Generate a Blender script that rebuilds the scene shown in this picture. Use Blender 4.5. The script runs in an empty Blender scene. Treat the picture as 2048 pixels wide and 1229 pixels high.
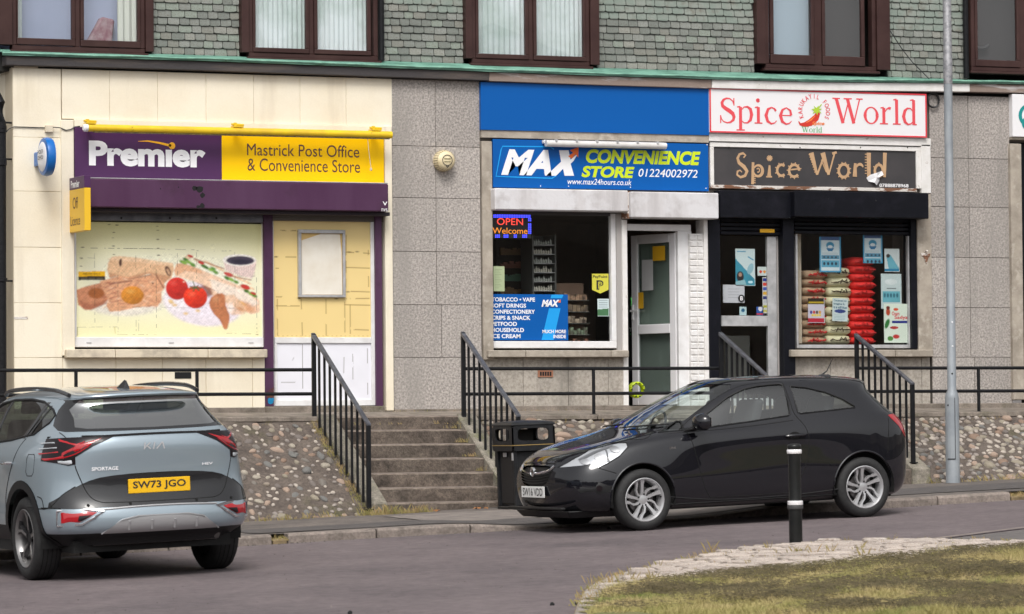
import bpy, bmesh, math, random
import numpy as np
from mathutils import Vector, Matrix, noise as mnoise
from mathutils.bvhtree import BVHTree
R_ = random.Random(7)
sc = bpy.context.scene
COL = sc.collection
# ---------------------------------------------------------------- camera
FPX = 8000.0
TH = math.radians(23.75)
PITCH = math.atan((870 - 614.5) / FPX)
ROLL = 0.009
DC = 8000 / 167.0
CAM = Vector((-DC * math.sin(TH), -DC * math.cos(TH), 0.0))
_fw = Vector((math.sin(TH) * math.cos(PITCH), math.cos(TH) * math.cos(PITCH), math.sin(PITCH)))
_r0 = Vector((math.cos(TH), -math.sin(TH), 0))
_u0 = _r0.cross(_fw)
_r = _r0 * math.cos(ROLL) - _u0 * math.sin(ROLL)
_u = _r.cross(_fw)
cd = bpy.data.cameras.new('camera')
cam = bpy.data.objects.new('camera', cd)
COL.objects.link(cam)
cd.sensor_width = 36; cd.lens = FPX / 2048 * 36
cd.clip_start = 1; cd.clip_end = 3000
cam.matrix_world = Matrix(((_r.x, _u.x, -_fw.x, CAM.x), (_r.y, _u.y, -_fw.y, CAM.y), (_r.z, _u.z, -_fw.z, CAM.z), (0, 0, 0, 1)))
cd.dof.use_dof = True; cd.dof.focus_distance = 46; cd.dof.aperture_fstop = 7.0
sc.camera = cam
# ---------------------------------------------------------------- light
SUN_EL = math.radians(52); SUN_AZ = math.radians(205)   # azimuth measured from +Y, clockwise
w = bpy.data.worlds.new('World'); sc.world = w; w.use_nodes = True
nt = w.node_tree
bg = nt.nodes['Background']
sky = nt.nodes.new('ShaderNodeTexSky'); sky.sky_type = 'NISHITA'; sky.sun_disc = False
sky.sun_elevation = SUN_EL; sky.sun_rotation = SUN_AZ
sky.air_density = 1.0; sky.dust_density = 4.0; sky.ozone_density = 1.0
hs = nt.nodes.new('ShaderNodeHueSaturation'); hs.inputs['Saturation'].default_value = 0.06; hs.inputs['Value'].default_value = 1.0
nt.links.new(sky.outputs[0], hs.inputs['Color']); nt.links.new(hs.outputs[0], bg.inputs['Color'])
bg.inputs['Strength'].default_value = 0.12
sl = bpy.data.lights.new('sun', 'SUN'); so = bpy.data.objects.new('sun', sl); COL.objects.link(so)
sl.energy = 1.45; sl.angle = math.radians(24); sl.color = (1.0, 0.95, 0.885)
sdir = Vector((math.sin(SUN_AZ) * math.cos(SUN_EL), math.cos(SUN_AZ) * math.cos(SUN_EL), math.sin(SUN_EL)))
so.rotation_euler = sdir.to_track_quat('Z', 'Y').to_euler()
sc.view_settings.view_transform = 'Standard'; sc.view_settings.look = 'None'
sc.view_settings.gamma = 1; sc.view_settings.exposure = 0.52
sc.view_settings.use_curve_mapping = False
# ---------------------------------------------------------------- helpers
def _ray(px, py):
    return _fw + _r * ((px - 1024) / FPX) + _u * ((614.5 - py) / FPX)
def P(px, py, Y=0.0):
    """survey of the facade: the point of the vertical plane at distance Y from the wall"""
    d = _ray(px, py); t = (Y - CAM.y) / d.y
    return CAM + d * t
def RC(x0, y0, x1, y1, Y=0.0):
    xm = (x0 + x1) / 2; ym = (y0 + y1) / 2
    return P(x0, ym, Y).x, P(x1, ym, Y).x, P(xm, y1, Y).z, P(xm, y0, Y).z   # X0,X1,Zbottom,Ztop
def zroad(x, y):
    xx = max(-40, min(40, x)); yy = max(-60, min(20, y))
    return -0.862 + 0.0362 * xx + 0.012 * (yy + 6.6)
def kerby(x):
    return -6.6 - 0.22 * math.exp(-((x + 0.9) / 2.6) ** 2) + 0.0
def kerbh(x):
    def s(a, b, t):
        t = max(0, min(1, (t - a) / (b - a))); return t * t * (3 - 2 * t)
    return 0.095 - 0.07 * s(-3.6, -2.6, x) * (1 - s(-1.0, 0.35, x))
def zpave(x, y):
    k = kerby(x); base = zroad(x, k) + kerbh(x)
    far = -0.757 + 0.0355 * max(-40, min(40, x))
    t = max(0, min(1, (y - k) / (-2.9 - k)))
    return base * (1 - t) + far * t
def setp(o, label=None, cat=None, group=None, kind=None):
    if label: o['label'] = label
    if cat: o['category'] = cat
    if group: o['group'] = group
    if kind: o['kind'] = kind
    return o
def thing(name, label, cat, loc=(0, 0, 0), group=None, rot=None):
    o = bpy.data.objects.new(name, None); COL.objects.link(o)
    o.location = loc; o.empty_display_size = 0.2
    if rot: o.rotation_euler = rot
    return setp(o, label, cat, group)
def rootloc(o):
    while o.parent: o = o.parent
    return Vector(o.location) if o.get('_w') is None else Vector((0, 0, 0))
def link_mesh(name, me, mats, parent=None, smooth=False, local=False):
    if not isinstance(mats, (list, tuple)): mats = [mats]
    for m in mats: me.materials.append(m)
    if parent is not None and not local:
        L = rootloc(parent)
        if L.length > 0: me.transform(Matrix.Translation(-L))
    o = bpy.data.objects.new(name, me); COL.objects.link(o)
    if parent is not None: o.parent = parent
    if smooth: me.polygons.foreach_set('use_smooth', [True] * len(me.polygons))
    me.update()
    return o
class B:
    def __init__(s): s.v = []; s.f = []; s.m = []; s.cm = 0
    def add(s, vs, fs):
        n = len(s.v); s.v += [tuple(p) for p in vs]
        s.f += [tuple(i + n for i in f) for f in fs]; s.m += [s.cm] * len(fs); return s
    def box(s, x0, x1, y0, y1, z0, z1):
        vs = [(x0, y0, z0), (x1, y0, z0), (x1, y1, z0), (x0, y1, z0), (x0, y0, z1), (x1, y0, z1), (x1, y1, z1), (x0, y1, z1)]
        return s.add(vs, [(0, 3, 2, 1), (4, 5, 6, 7), (0, 1, 5, 4), (1, 2, 6, 5), (2, 3, 7, 6), (3, 0, 4, 7)])
    def hexa(s, vs):
        return s.add(vs, [(0, 3, 2, 1), (4, 5, 6, 7), (0, 1, 5, 4), (1, 2, 6, 5), (2, 3, 7, 6), (3, 0, 4, 7)])
    def tube(s, pts, r, n=8, cap=True):
        pts = [Vector(p) for p in pts]; rs = r if isinstance(r, (list, tuple)) else [r] * len(pts)
        rings = []; up = Vector((0, 0, 1))
        for i, p in enumerate(pts):
            a = pts[max(0, i - 1)]; b = pts[min(len(pts) - 1, i + 1)]; t = (b - a).normalized()
            if abs(t.dot(up)) > 0.97: sx = t.cross(Vector((0, 1, 0))).normalized()
            else: sx = t.cross(up).normalized()
            sy = sx.cross(t)
            rings.append([p + sx * (rs[i] * math.cos(2 * math.pi * k / n)) + sy * (rs[i] * math.sin(2 * math.pi * k / n)) for k in range(n)])
        vs = [q for rg in rings for q in rg]; fs = []
        for i in range(len(pts) - 1):
            for k in range(n):
                k2 = (k + 1) % n; fs.append((i * n + k, i * n + k2, (i + 1) * n + k2, (i + 1) * n + k))
        if cap: fs += [tuple(range(n))[::-1], tuple((len(pts) - 1) * n + k for k in range(n))]
        return s.add(vs, fs)
    def lathe(s, prof, c=(0, 0, 0), n=24, axis='z'):
        vs = []; fs = []
        for (r, h) in prof:
            for k in range(n):
                a = 2 * math.pi * k / n; q = (r * math.cos(a), r * math.sin(a), h)
                if axis == 'y': q = (q[0], q[2], q[1])
                if axis == 'x': q = (q[2], q[0], q[1])
                vs.append((q[0] + c[0], q[1] + c[1], q[2] + c[2]))
        for i in range(len(prof) - 1):
            for k in range(n):
                k2 = (k + 1) % n; fs.append((i * n + k, i * n + k2, (i + 1) * n + k2, (i + 1) * n + k))
        fs += [tuple(range(n))[::-1], tuple((len(prof) - 1) * n + k for k in range(n))]
        return s.add(vs, fs)
    def prism(s, poly, y0, y1):          # poly in (x,z), extruded along y
        n = len(poly); vs = [(p[0], y0, p[1]) for p in poly] + [(p[0], y1, p[1]) for p in poly]
        fs = [tuple(range(n)), tuple(range(2 * n - 1, n - 1, -1))] + [(i, n + i, n + (i + 1) % n, (i + 1) % n) for i in range(n)]
        return s.add(vs, fs)
    def build(s, name, mat, parent=None, smooth=False, bevel=0, local=False, seg=1, fixn=True, kind=None):
        me = bpy.data.meshes.new(name); me.from_pydata(s.v, [], s.f)
        if any(s.m): me.polygons.foreach_set('material_index', s.m)
        if fixn:
            bm = bmesh.new(); bm.from_mesh(me); bmesh.ops.recalc_face_normals(bm, faces=bm.faces); bm.to_mesh(me); bm.free()
        o = link_mesh(name, me, mat, parent, smooth, local)
        if bevel:
            b = o.modifiers.new('bevel', 'BEVEL'); b.width = bevel; b.segments = seg; b.limit_method = 'ANGLE'; b.angle_limit = math.radians(40)
        if smooth:
            try: me.set_sharp_from_angle(angle=math.radians(42))
            except Exception: pass
        if kind: o['kind'] = kind
        return o
def box(name, x0, x1, y0, y1, z0, z1, mat, parent=None, bevel=0.004):
    return B().box(x0, x1, y0, y1, z0, z1).build(name, mat, parent, bevel=bevel)
def copy_tree(o, parent=None):
    c = o.copy(); COL.objects.link(c); c.parent = parent
    for ch in o.children: copy_tree(ch, c)
    return c
# ---------------------------------------------------------------- materials
_M = {}
def _node(nt, t, **k):
    n = nt.nodes.new(t)
    for a, b in k.items():
        if a in n.inputs: n.inputs[a].default_value = b
        else: setattr(n, a, b)
    return n
def M(name, c, rough=0.6, metal=0.0, c2=None, ns=6.0, lo=0.35, hi=0.65, bump=0.0, bs=60.0, rand=0.0, c3=None, s3=2.0, lo3=0.55, hi3=0.7,
      coat=0.0, streak=False, emis=None, es=1.0, spec=0.5, stretch=None, det=4.0, ramp=None, crough=0.03, grain=0.0, gs=40):
    if name in _M: return _M[name]
    m = bpy.data.materials.new(name); m.use_nodes = True; nt = m.node_tree; bs_ = nt.nodes['Principled BSDF']
    L = nt.links.new
    bs_.inputs['Roughness'].default_value = rough; bs_.inputs['Metallic'].default_value = metal
    bs_.inputs['Specular IOR Level'].default_value = spec
    if coat: bs_.inputs['Coat Weight'].default_value = coat; bs_.inputs['Coat Roughness'].default_value = crough
    col = None
    tc = _node(nt, 'ShaderNodeTexCoord')
    def coord(sc_=None):
        if sc_ is None: return tc.outputs['Object']
        mp = _node(nt, 'ShaderNodeMapping'); mp.inputs['Scale'].default_value = sc_; L(tc.outputs['Object'], mp.inputs[0]); return mp.outputs[0]
    oi = _node(nt, 'ShaderNodeObjectInfo') if (rand or ramp) else None
    def mix(a, b, fac):
        mx = _node(nt, 'ShaderNodeMix', data_type='RGBA')
        for s_, v in ((6, a), (7, b)):
            if isinstance(v, tuple): mx.inputs[s_].default_value = (*v, 1)
            else: L(v, mx.inputs[s_])
        L(fac, mx.inputs[0]); return mx.outputs[2]
    def nz(scale, a, b, stretch_=None, d=4.0):
        n = _node(nt, 'ShaderNodeTexNoise'); n.inputs['Scale'].default_value = scale; n.inputs['Detail'].default_value = d; n.inputs['Roughness'].default_value = 0.6
        L(coord(stretch_), n.inputs['Vector'])
        mr = _node(nt, 'ShaderNodeMapRange'); mr.inputs[1].default_value = a; mr.inputs[2].default_value = b
        L(n.outputs['Fac'], mr.inputs[0]); return mr.outputs[0]
    base = tuple(c)
    if ramp:
        cr = _node(nt, 'ShaderNodeValToRGB'); cr.color_ramp.interpolation = 'CONSTANT'
        els = cr.color_ramp.elements
        while len(els) < len(ramp): els.new(0.5)
        for i, q in enumerate(ramp): els[i].position = i / len(ramp); els[i].color = (*q, 1)
        L(oi.outputs['Random'], cr.inputs[0]); base = cr.outputs[0]
    if c2: base = mix(base, tuple(c2), nz(ns, lo, hi, stretch, det))
    if c3: base = mix(base, tuple(c3), nz(s3, lo3, hi3, (1, 1, 0.12) if streak else None, 5))
    if grain:
        hv = _node(nt, 'ShaderNodeHueSaturation'); n = _node(nt, 'ShaderNodeTexNoise'); n.inputs['Scale'].default_value = gs; n.inputs['Detail'].default_value = 5; n.inputs['Roughness'].default_value = .75; L(coord(), n.inputs['Vector'])
        mr = _node(nt, 'ShaderNodeMapRange'); mr.inputs[1].default_value = .3; mr.inputs[2].default_value = .7; mr.inputs[3].default_value = 1 - grain; mr.inputs[4].default_value = 1 + grain; L(n.outputs['Fac'], mr.inputs[0]); L(mr.outputs[0], hv.inputs['Value'])
        if isinstance(base, tuple): hv.inputs['Color'].default_value = (*base, 1)
        else: L(base, hv.inputs['Color'])
        base = hv.outputs[0]
    if rand:
        hv = _node(nt, 'ShaderNodeHueSaturation'); mr = _node(nt, 'ShaderNodeMapRange'); mr.inputs[3].default_value = 1 - rand; mr.inputs[4].default_value = 1 + rand
        L(oi.outputs['Random'], mr.inputs[0]); L(mr.outputs[0], hv.inputs['Value'])
        if isinstance(base, tuple): hv.inputs['Color'].default_value = (*base, 1)
        else: L(base, hv.inputs['Color'])
        base = hv.outputs[0]
    if isinstance(base, tuple): bs_.inputs['Base Color'].default_value = (*base, 1)
    else: L(base, bs_.inputs['Base Color'])
    if bump:
        n = _node(nt, 'ShaderNodeTexNoise'); n.inputs['Scale'].default_value = bs; n.inputs['Detail'].default_value = 3
        L(coord(), n.inputs['Vector'])
        bp = _node(nt, 'ShaderNodeBump'); bp.inputs['Strength'].default_value = bump; bp.inputs['Distance'].default_value = 0.01
        L(n.outputs['Fac'], bp.inputs['Height']); L(bp.outputs[0], bs_.inputs['Normal'])
    if emis:
        bs_.inputs['Emission Color'].default_value = (*emis, 1); bs_.inputs['Emission Strength'].default_value = es
    _M[name] = m
    return m
def glassmat(name, tint=(0.75, 0.8, 0.8), rough=0.0, ior=1.5, extra=0.0):
    if name in _M: return _M[name]
    m = bpy.data.materials.new(name); m.use_nodes = True; nt = m.node_tree
    for n in list(nt.nodes): nt.nodes.remove(n)
    L = nt.links.new
    out = _node(nt, 'ShaderNodeOutputMaterial'); tr = _node(nt, 'ShaderNodeBsdfTransparent'); gl = _node(nt, 'ShaderNodeBsdfGlossy')
    tr.inputs[0].default_value = (*tint, 1); gl.inputs['Roughness'].default_value = rough
    fr = _node(nt, 'ShaderNodeFresnel'); fr.inputs[0].default_value = ior
    ad = _node(nt, 'ShaderNodeMath', operation='ADD'); ad.inputs[1].default_value = extra; ad.use_clamp = True
    L(fr.outputs[0], ad.inputs[0])
    ge = _node(nt, 'ShaderNodeNewGeometry'); iv = _node(nt, 'ShaderNodeMath', operation='SUBTRACT'); iv.inputs[0].default_value = 1; L(ge.outputs['Backfacing'], iv.inputs[1])
    mu = _node(nt, 'ShaderNodeMath', operation='MULTIPLY'); L(ad.outputs[0], mu.inputs[0]); L(iv.outputs[0], mu.inputs[1])
    mx = _node(nt, 'ShaderNodeMixShader'); L(mu.outputs[0], mx.inputs[0]); L(tr.outputs[0], mx.inputs[1]); L(gl.outputs[0], mx.inputs[2]); L(mx.outputs[0], out.inputs[0])
    _M[name] = m
    return m
def vcolmat(name, rough=0.5, coat=0.0):
    if name in _M: return _M[name]
    m = bpy.data.materials.new(name); m.use_nodes = True; nt = m.node_tree; b = nt.nodes['Principled BSDF']
    a = _node(nt, 'ShaderNodeVertexColor'); a.layer_name = 'print'; nt.links.new(a.outputs[0], b.inputs['Base Color'])
    b.inputs['Roughness'].default_value = rough; b.inputs['Coat Weight'].default_value = coat
    _M[name] = m; return m
def lin(c):
    return tuple(((v / 255) / 12.92 if v / 255 <= 0.04045 else (((v / 255) + 0.055) / 1.055) ** 2.4) for v in c)
# ---------------------------------------------------------------- lettering
def text_mesh(s, bold=0.0, shear=0.0, res=4, ext=0.0):
    cu = bpy.data.curves.new('lettering', 'FONT'); cu.body = s; cu.size = 1; cu.offset = bold; cu.shear = shear
    cu.resolution_u = res; cu.extrude = ext
    o = bpy.data.objects.new('lettering', cu); COL.objects.link(o)
    dg = bpy.context.evaluated_depsgraph_get(); me = bpy.data.meshes.new_from_object(o.evaluated_get(dg))
    bpy.data.objects.remove(o); bpy.data.curves.remove(cu)
    me.polygons.foreach_set('use_smooth', [False] * len(me.polygons))
    return me
def text_fit(s, x0, x1, z0, z1, Y, mat, parent=None, bold=0.0, shear=0.0, name='lettering', thick=0, fn=None, res=4, keep=False):
    """letters fitted to the box x0..x1, z0..z1 on the plane Y (facing -Y)"""
    me = text_mesh(s, bold, shear, res)
    vs = np.array([v.co[:] for v in me.vertices]); mn = vs.min(0); mx = vs.max(0)
    sx = (x1 - x0) / max(1e-6, mx[0] - mn[0]); sz = (z1 - z0) / max(1e-6, mx[1] - mn[1])
    if keep: sx = min(sx, sz * keep)
    for v in me.vertices:
        a = x0 + (v.co.x - mn[0]) * sx; b = z0 + (v.co.y - mn[1]) * sz
        v.co = fn(a, b) if fn else (a, Y, b)
    bm = bmesh.new(); bm.from_mesh(me); bmesh.ops.recalc_face_normals(bm, faces=bm.faces)
    if not fn:
        for f in bm.faces:
            if f.normal.y > 0: f.normal_flip()
    if thick and not fn:
        g = bmesh.ops.extrude_face_region(bm, geom=bm.faces[:]); 
        bmesh.ops.translate(bm, vec=(0, -thick, 0), verts=[e for e in g['geom'] if isinstance(e, bmesh.types.BMVert)])
    bm.to_mesh(me); bm.free()
    return link_mesh(name, me, mat, parent, local=bool(fn))
def stroke(b, pts, w, Y, dy=0.0):
    """flat stroke along pts [(x,z)], w a width or list of widths; facing -Y"""
    n = len(pts); ws = w if isinstance(w, (list, tuple)) else [w] * n
    vs = []; 
    for i in range(n):
        a = pts[max(0, i - 1)]; c = pts[min(n - 1, i + 1)]; dx, dz = c[0] - a[0], c[1] - a[1]; l = math.hypot(dx, dz) or 1
        nx, nz = -dz / l, dx / l
        vs += [(pts[i][0] + nx * ws[i] / 2, Y, pts[i][1] + nz * ws[i] / 2), (pts[i][0] - nx * ws[i] / 2, Y, pts[i][1] - nz * ws[i] / 2)]
    b.add(vs, [(2 * i, 2 * i + 1, 2 * i + 3, 2 * i + 2) for i in range(n - 1)])
def arc(cx, cz, rx, rz, a0, a1, n=14):
    return [(cx + rx * math.cos(math.radians(a0 + (a1 - a0) * i / n)), cz + rz * math.sin(math.radians(a0 + (a1 - a0) * i / n))) for i in range(n + 1)]
# ---------------------------------------------------------------- flat print painter (colours only, on a fine grid)
class Paint:
    def __init__(s, u0, v0, u1, v1, nx, nz):
        s.u0, s.v0, s.u1, s.v1, s.nx, s.nz = u0, v0, u1, v1, nx, nz
        s.U, s.V = np.meshgrid(np.linspace(u0, u1, nx), np.linspace(v0, v1, nz))
        s.C = np.zeros((nz, nx, 3)); s.rng = np.random.RandomState(3)
    def fill(s, c): s.C[:] = lin(c)
    def grad(s, c0, c1, t): s.C[:] = np.array(lin(c0)) * (1 - t[..., None]) + np.array(lin(c1)) * t[..., None]
    def blend(s, m, c):
        m = np.clip(m, 0, 1)[..., None]; s.C = s.C * (1 - m) + np.array(c if isinstance(c, np.ndarray) else lin(c)) * m
    def nzf(s, sc, k=0):
        a = s.U * sc + 11 * k; b = s.V * sc + 7 * k
        return (np.sin(a + 1.7 * np.sin(b * .8 + k)) * np.cos(b * 1.3 + 1.1 * np.sin(a * .7)) + .5 * np.sin(a * 2.3 + b * 1.9 + k) + .3 * np.cos(a * 4.1 - b * 3.7)) / 1.8
    def ell(s, cx, cy, rx, ry, c, rot=0, soft=.06, op=1.0, shade=None, wob=0.0):
        a = math.radians(rot); dx = s.U - cx; dy = s.V - cy
        x = (dx * math.cos(a) + dy * math.sin(a)) / rx; y = (-dx * math.sin(a) + dy * math.cos(a)) / ry
        r = np.sqrt(x * x + y * y)
        if wob: r = r + wob * s.nzf(.03, cx)
        m = np.clip((1 - r) / soft, 0, 1) * op
        col = np.array(lin(c))[None, None, :] * np.ones_like(s.C)
        if shade is not None: col = col * (1 + shade * (-(x * .5 + y * .8)))[..., None]
        col = col * (1 + .12 * s.nzf(.06, cy) + 0.03 * s.rng.randn(*r.shape))[..., None]
        s.C = s.C * (1 - m[..., None]) + np.clip(col, 0, 1) * m[..., None]
    def poly(s, pts, c, op=1.0, var=.12, soft=0):
        x = s.U; y = s.V; ins = np.zeros(x.shape, bool); n = len(pts)
        for i in range(n):
            x0, y0 = pts[i]; x1, y1 = pts[(i + 1) % n]
            if y0 == y1: continue
            c_ = ((y0 > y) != (y1 > y)) & (x < (x1 - x0) * (y - y0) / (y1 - y0) + x0); ins ^= c_
        m = ins.astype(float)
        for _ in range(soft):
            m = (m + np.roll(m, 1, 0) + np.roll(m, -1, 0) + np.roll(m, 1, 1) + np.roll(m, -1, 1)) / 5
        m *= op
        col = np.array(lin(c))[None, None, :] * (1 + var * s.nzf(.05, len(pts)) + var * .2 * s.rng.randn(*x.shape))[..., None]
        s.C = s.C * (1 - m[..., None]) + np.clip(col, 0, 1) * m[..., None]
    def line(s, x0, y0, x1, y1, wd, c, op=1.0, broken=0.0):
        dx, dy = x1 - x0, y1 - y0; l2 = dx * dx + dy * dy or 1
        t = np.clip(((s.U - x0) * dx + (s.V - y0) * dy) / l2, 0, 1)
        d = np.hypot(s.U - x0 - t * dx, s.V - y0 - t * dy)
        m = np.clip(1.3 - d / wd, 0, 1) * op
        if broken: m = m * (s.nzf(.045, x0) > broken - .5)
        s.blend(m, c)
    def build(s, name, x0, x1, z0, z1, Y, parent=None, mat=None, local=False, edge=0.004):
        xs = np.linspace(x0, x1, s.nx + 1); zs = np.linspace(z1, z0, s.nz + 1)
        X, Z = np.meshgrid(xs, zs); n = s.nx + 1
        vs = np.stack([X.ravel(), np.full(X.size, Y), Z.ravel()], 1)
        i, j = np.meshgrid(np.arange(s.nx), np.arange(s.nz)); a = (j * n + i).ravel()
        fs = np.stack([a, a + n, a + n + 1, a + 1], 1)
        me = bpy.data.meshes.new(name); me.from_pydata(vs.tolist(), [], fs.tolist())
        ca = me.color_attributes.new('print', 'FLOAT_COLOR', 'CORNER')
        cc = np.repeat(np.concatenate([np.clip(s.C, 0, 1).reshape(-1, 3), np.ones((s.nx * s.nz, 1))], 1), 4, 0)
        ca.data.foreach_set('color', cc.ravel())
        return link_mesh(name, me, mat or vcolmat('printed_sheet'), parent, local=local)
# ================================================================ materials used by the setting
m_road = M('road_asphalt', (0.122, 0.098, 0.103), 0.85, c2=(0.155, 0.127, 0.130), ns=1.1, lo=0.3, hi=0.7, bump=0.5, bs=140, c3=(0.085, 0.070, 0.075), s3=0.35, lo3=0.5, hi3=0.72, grain=.3, gs=9)
m_road2 = M('old_asphalt', (0.15, 0.135, 0.13), 0.9, c2=(0.10, 0.092, 0.09), ns=14, bump=0.5, bs=120)
m_pave = M('pavement_asphalt', (0.115, 0.10, 0.092), 0.9, grain=.4, gs=14, c2=(0.17, 0.145, 0.128), ns=2.2, lo=0.35, hi=0.65, bump=0.6, bs=110, c3=(0.075, 0.067, 0.064), s3=1.1, lo3=0.5, hi3=0.7)
m_kerb = M('kerb_concrete', (0.245, 0.205, 0.18), 0.9, c2=(0.13, 0.11, 0.095), ns=9, lo=0.4, hi=0.75, bump=0.6, bs=60, rand=0.15, grain=.35, gs=35)
m_conc = M('weathered_concrete', (0.27, 0.23, 0.195), 0.92, grain=.35, c2=(0.13, 0.11, 0.09), ns=5, lo=0.35, hi=0.7, bump=0.7, bs=70, c3=(0.09, 0.085, 0.05), s3=3.0, lo3=0.55, hi3=0.75)
m_cheek = M('cheek_concrete', (0.28, 0.25, 0.21), 0.92, grain=.4, c2=(0.14, 0.13, 0.10), ns=7, bump=0.6, bs=60, c3=(0.16, 0.16, 0.08), s3=4, lo3=0.55, hi3=0.75)
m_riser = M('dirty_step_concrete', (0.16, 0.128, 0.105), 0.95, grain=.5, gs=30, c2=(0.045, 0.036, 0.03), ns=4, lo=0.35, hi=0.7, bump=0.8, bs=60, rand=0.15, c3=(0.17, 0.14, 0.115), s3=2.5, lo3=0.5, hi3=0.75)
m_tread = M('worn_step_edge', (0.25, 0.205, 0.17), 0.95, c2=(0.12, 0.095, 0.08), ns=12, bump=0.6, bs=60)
m_mortar = M('bank_mortar', (0.078, 0.062, 0.053), 0.95, grain=.45, gs=30, c2=(0.13, 0.105, 0.088), ns=4, bump=1.0, bs=40, c3=(0.075, 0.07, 0.035), s3=1.6, lo3=0.56, hi3=0.72)
m_cobble = M('bank_stone', (0.4, 0.37, 0.33), 0.75, ramp=[(0.31, 0.26, 0.21), (0.19, 0.17, 0.15), (0.37, 0.33, 0.27), (0.25, 0.17, 0.125), (0.15, 0.15, 0.145), (0.34, 0.25, 0.195), (0.25, 0.22, 0.17), (0.14, 0.12, 0.11)],
             grain=.3, gs=50, c2=(0.12, 0.09, 0.065), ns=26, lo=0.5, hi=0.75, bump=0.4, bs=80, rand=0.15)
m_sett = M('pale_sett', (0.52, 0.465, 0.425), 0.85, grain=.25, c2=(0.28, 0.22, 0.18), ns=18, bump=0.4, bs=70, rand=0.16)
m_soil = M('dry_soil', (0.16, 0.12, 0.07), 0.95, c2=(0.24, 0.18, 0.10), ns=10, bump=0.6, bs=50)
m_turf = M('mown_turf', (0.19, 0.16, 0.07), 0.95, c2=(0.10, 0.115, 0.035), ns=1.3, lo=0.4, hi=0.65, bump=0.8, bs=40)
m_grass = M('grass_blades', (0.30, 0.27, 0.095), 0.8, c2=(0.42, 0.33, 0.16), ns=1.7, lo=0.42, hi=0.62, c3=(0.15, 0.21, 0.04), s3=0.9, lo3=0.54, hi3=0.68)
m_hay = M('cut_grass', (0.12, 0.095, 0.05), 0.95, c2=(0.065, 0.055, 0.027), ns=8)
m_straw = M('dry_weeds', (0.34, 0.235, 0.115), 0.9, c2=(0.21, 0.20, 0.06), ns=5)
m_iron = M('black_paint', (0.008, 0.0085, 0.010), 0.45, c2=(0.014, 0.014, 0.016), ns=20, spec=.2)
m_railtop = M('worn_handrail_paint', (0.10, 0.105, 0.12), 0.28, c2=(0.05, 0.05, 0.06), ns=14)
m_sash = M('brown_window_frame', (0.040, 0.017, 0.0155), 0.5, spec=.3, c2=(0.058, 0.028, 0.025), ns=3, bump=0.05)
m_dark = M('dark_void', (0.008, 0.008, 0.009), 0.9)
# ================================================================ ground, road, pavement, kerb
def sheet(name, xs, ys, zf, mat, kind='structure', amp=0.0):
    vs = [(x, y, zf(x, y)) for y in ys for x in xs]; n = len(xs)
    fs = [(j * n + i, j * n + i + 1, (j + 1) * n + i + 1, (j + 1) * n + i) for j in range(len(ys) - 1) for i in range(n - 1)]
    me = bpy.data.meshes.new(name); me.from_pydata(vs, [], fs)
    o = link_mesh(name, me, mat, smooth=True); return setp(o, kind=kind)
far = [-900, -300, -120, -40]
xs = far + list(np.arange(-30, 30, 1.0)) + [40, 120, 300, 900]
sheet('ground', xs, [-900, -300, -120, -60, -30, -15, -8, 0, 20, 60, 300, 900], lambda x, y: zroad(x, y) - 0.05, m_road2)
xr = list(np.arange(-40, 40.1, 0.5))
def road_z(x, y):
    return zroad(x, y) + 0.006 * mnoise.noise(Vector((x * 0.5, y * 0.7, 0)))
rows = []
vs = []; n = len(xr)
ts = [0, .02, .05, .1, .2, .35, .5, .7, 1]
for t in ts:
    for x in xr:
        y = kerby(x) * (1 - t) + (-60) * t; vs.append((x, y, road_z(x, y)))
fs = [(j * n + i, (j + 1) * n + i, (j + 1) * n + i + 1, j * n + i + 1) for j in range(len(ts) - 1) for i in range(n - 1)]
me = bpy.data.meshes.new('road'); me.from_pydata(vs, [], fs); o = link_mesh('road', me, m_road, smooth=True); setp(o, kind='structure')
# pale band of older asphalt at the far side road
def rz(px, py, dz=0.0):
    """survey a pixel down to the road surface"""
    d = _ray(px, py); t = 30.0
    for _ in range(30):
        p = CAM + d * t; e = p.z - (zroad(p.x, p.y) + dz); sl_ = d.z - 0.0362 * d.x - 0.012 * d.y; t -= e / sl_
    return CAM + d * t
# pavement
vs = []; ts = np.linspace(0, 1, 9); xp = list(np.arange(-40, 40.1, 0.25)); n = len(xp)
KW = 0.13
for t in ts:
    for x in xp:
        y0 = kerby(x) + KW; y = y0 * (1 - t) + (-2.72) * t
        vs.append((x, y, zpave(x, y) + 0.006 * mnoise.noise(Vector((x * 1.1, y * 1.7, 3)))))
fs = [(j * n + i, j * n + i + 1, (j + 1) * n + i + 1, (j + 1) * n + i) for j in range(len(ts) - 1) for i in range(n - 1)]
me = bpy.data.meshes.new('pavement'); me.from_pydata(vs, [], fs); pavement = link_mesh('pavement', me, m_pave, smooth=True); setp(pavement, kind='structure')
# repaired patches in the pavement
def patch(pts, mat, dz=0.004):
    b = B(); x0_, x1_ = min(p[0] for p in pts), max(p[0] for p in pts); y0_, y1_ = min(p[1] for p in pts), max(p[1] for p in pts); nx, ny = int((x1_ - x0_) / .12) + 1, int((y1_ - y0_) / .12) + 1
    sx = lambda y: .12 * (y - y0_) + .03 * mnoise.noise(Vector((0, y * 4, x0_)))
    for j in range(ny + 1):
        for i in range(nx + 1):
            x = x0_ + (x1_ - x0_) * i / nx; y = y0_ + (y1_ - y0_) * j / ny; x += sx(y); y += .03 * mnoise.noise(Vector((x * 1.5, 0, y0_)))
            b.v.append((x, y, zpave(x, y) + 0.006 * mnoise.noise(Vector((x * 1.1, y * 1.7, 3))) + dz + .003))
    for j in range(ny):
        for i in range(nx): a = j * (nx + 1) + i; b.f.append((a, a + 1, a + nx + 2, a + nx + 1)); b.m.append(0)
    return b.build('asphalt_patch', mat, pavement, smooth=True, fixn=False)
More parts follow.
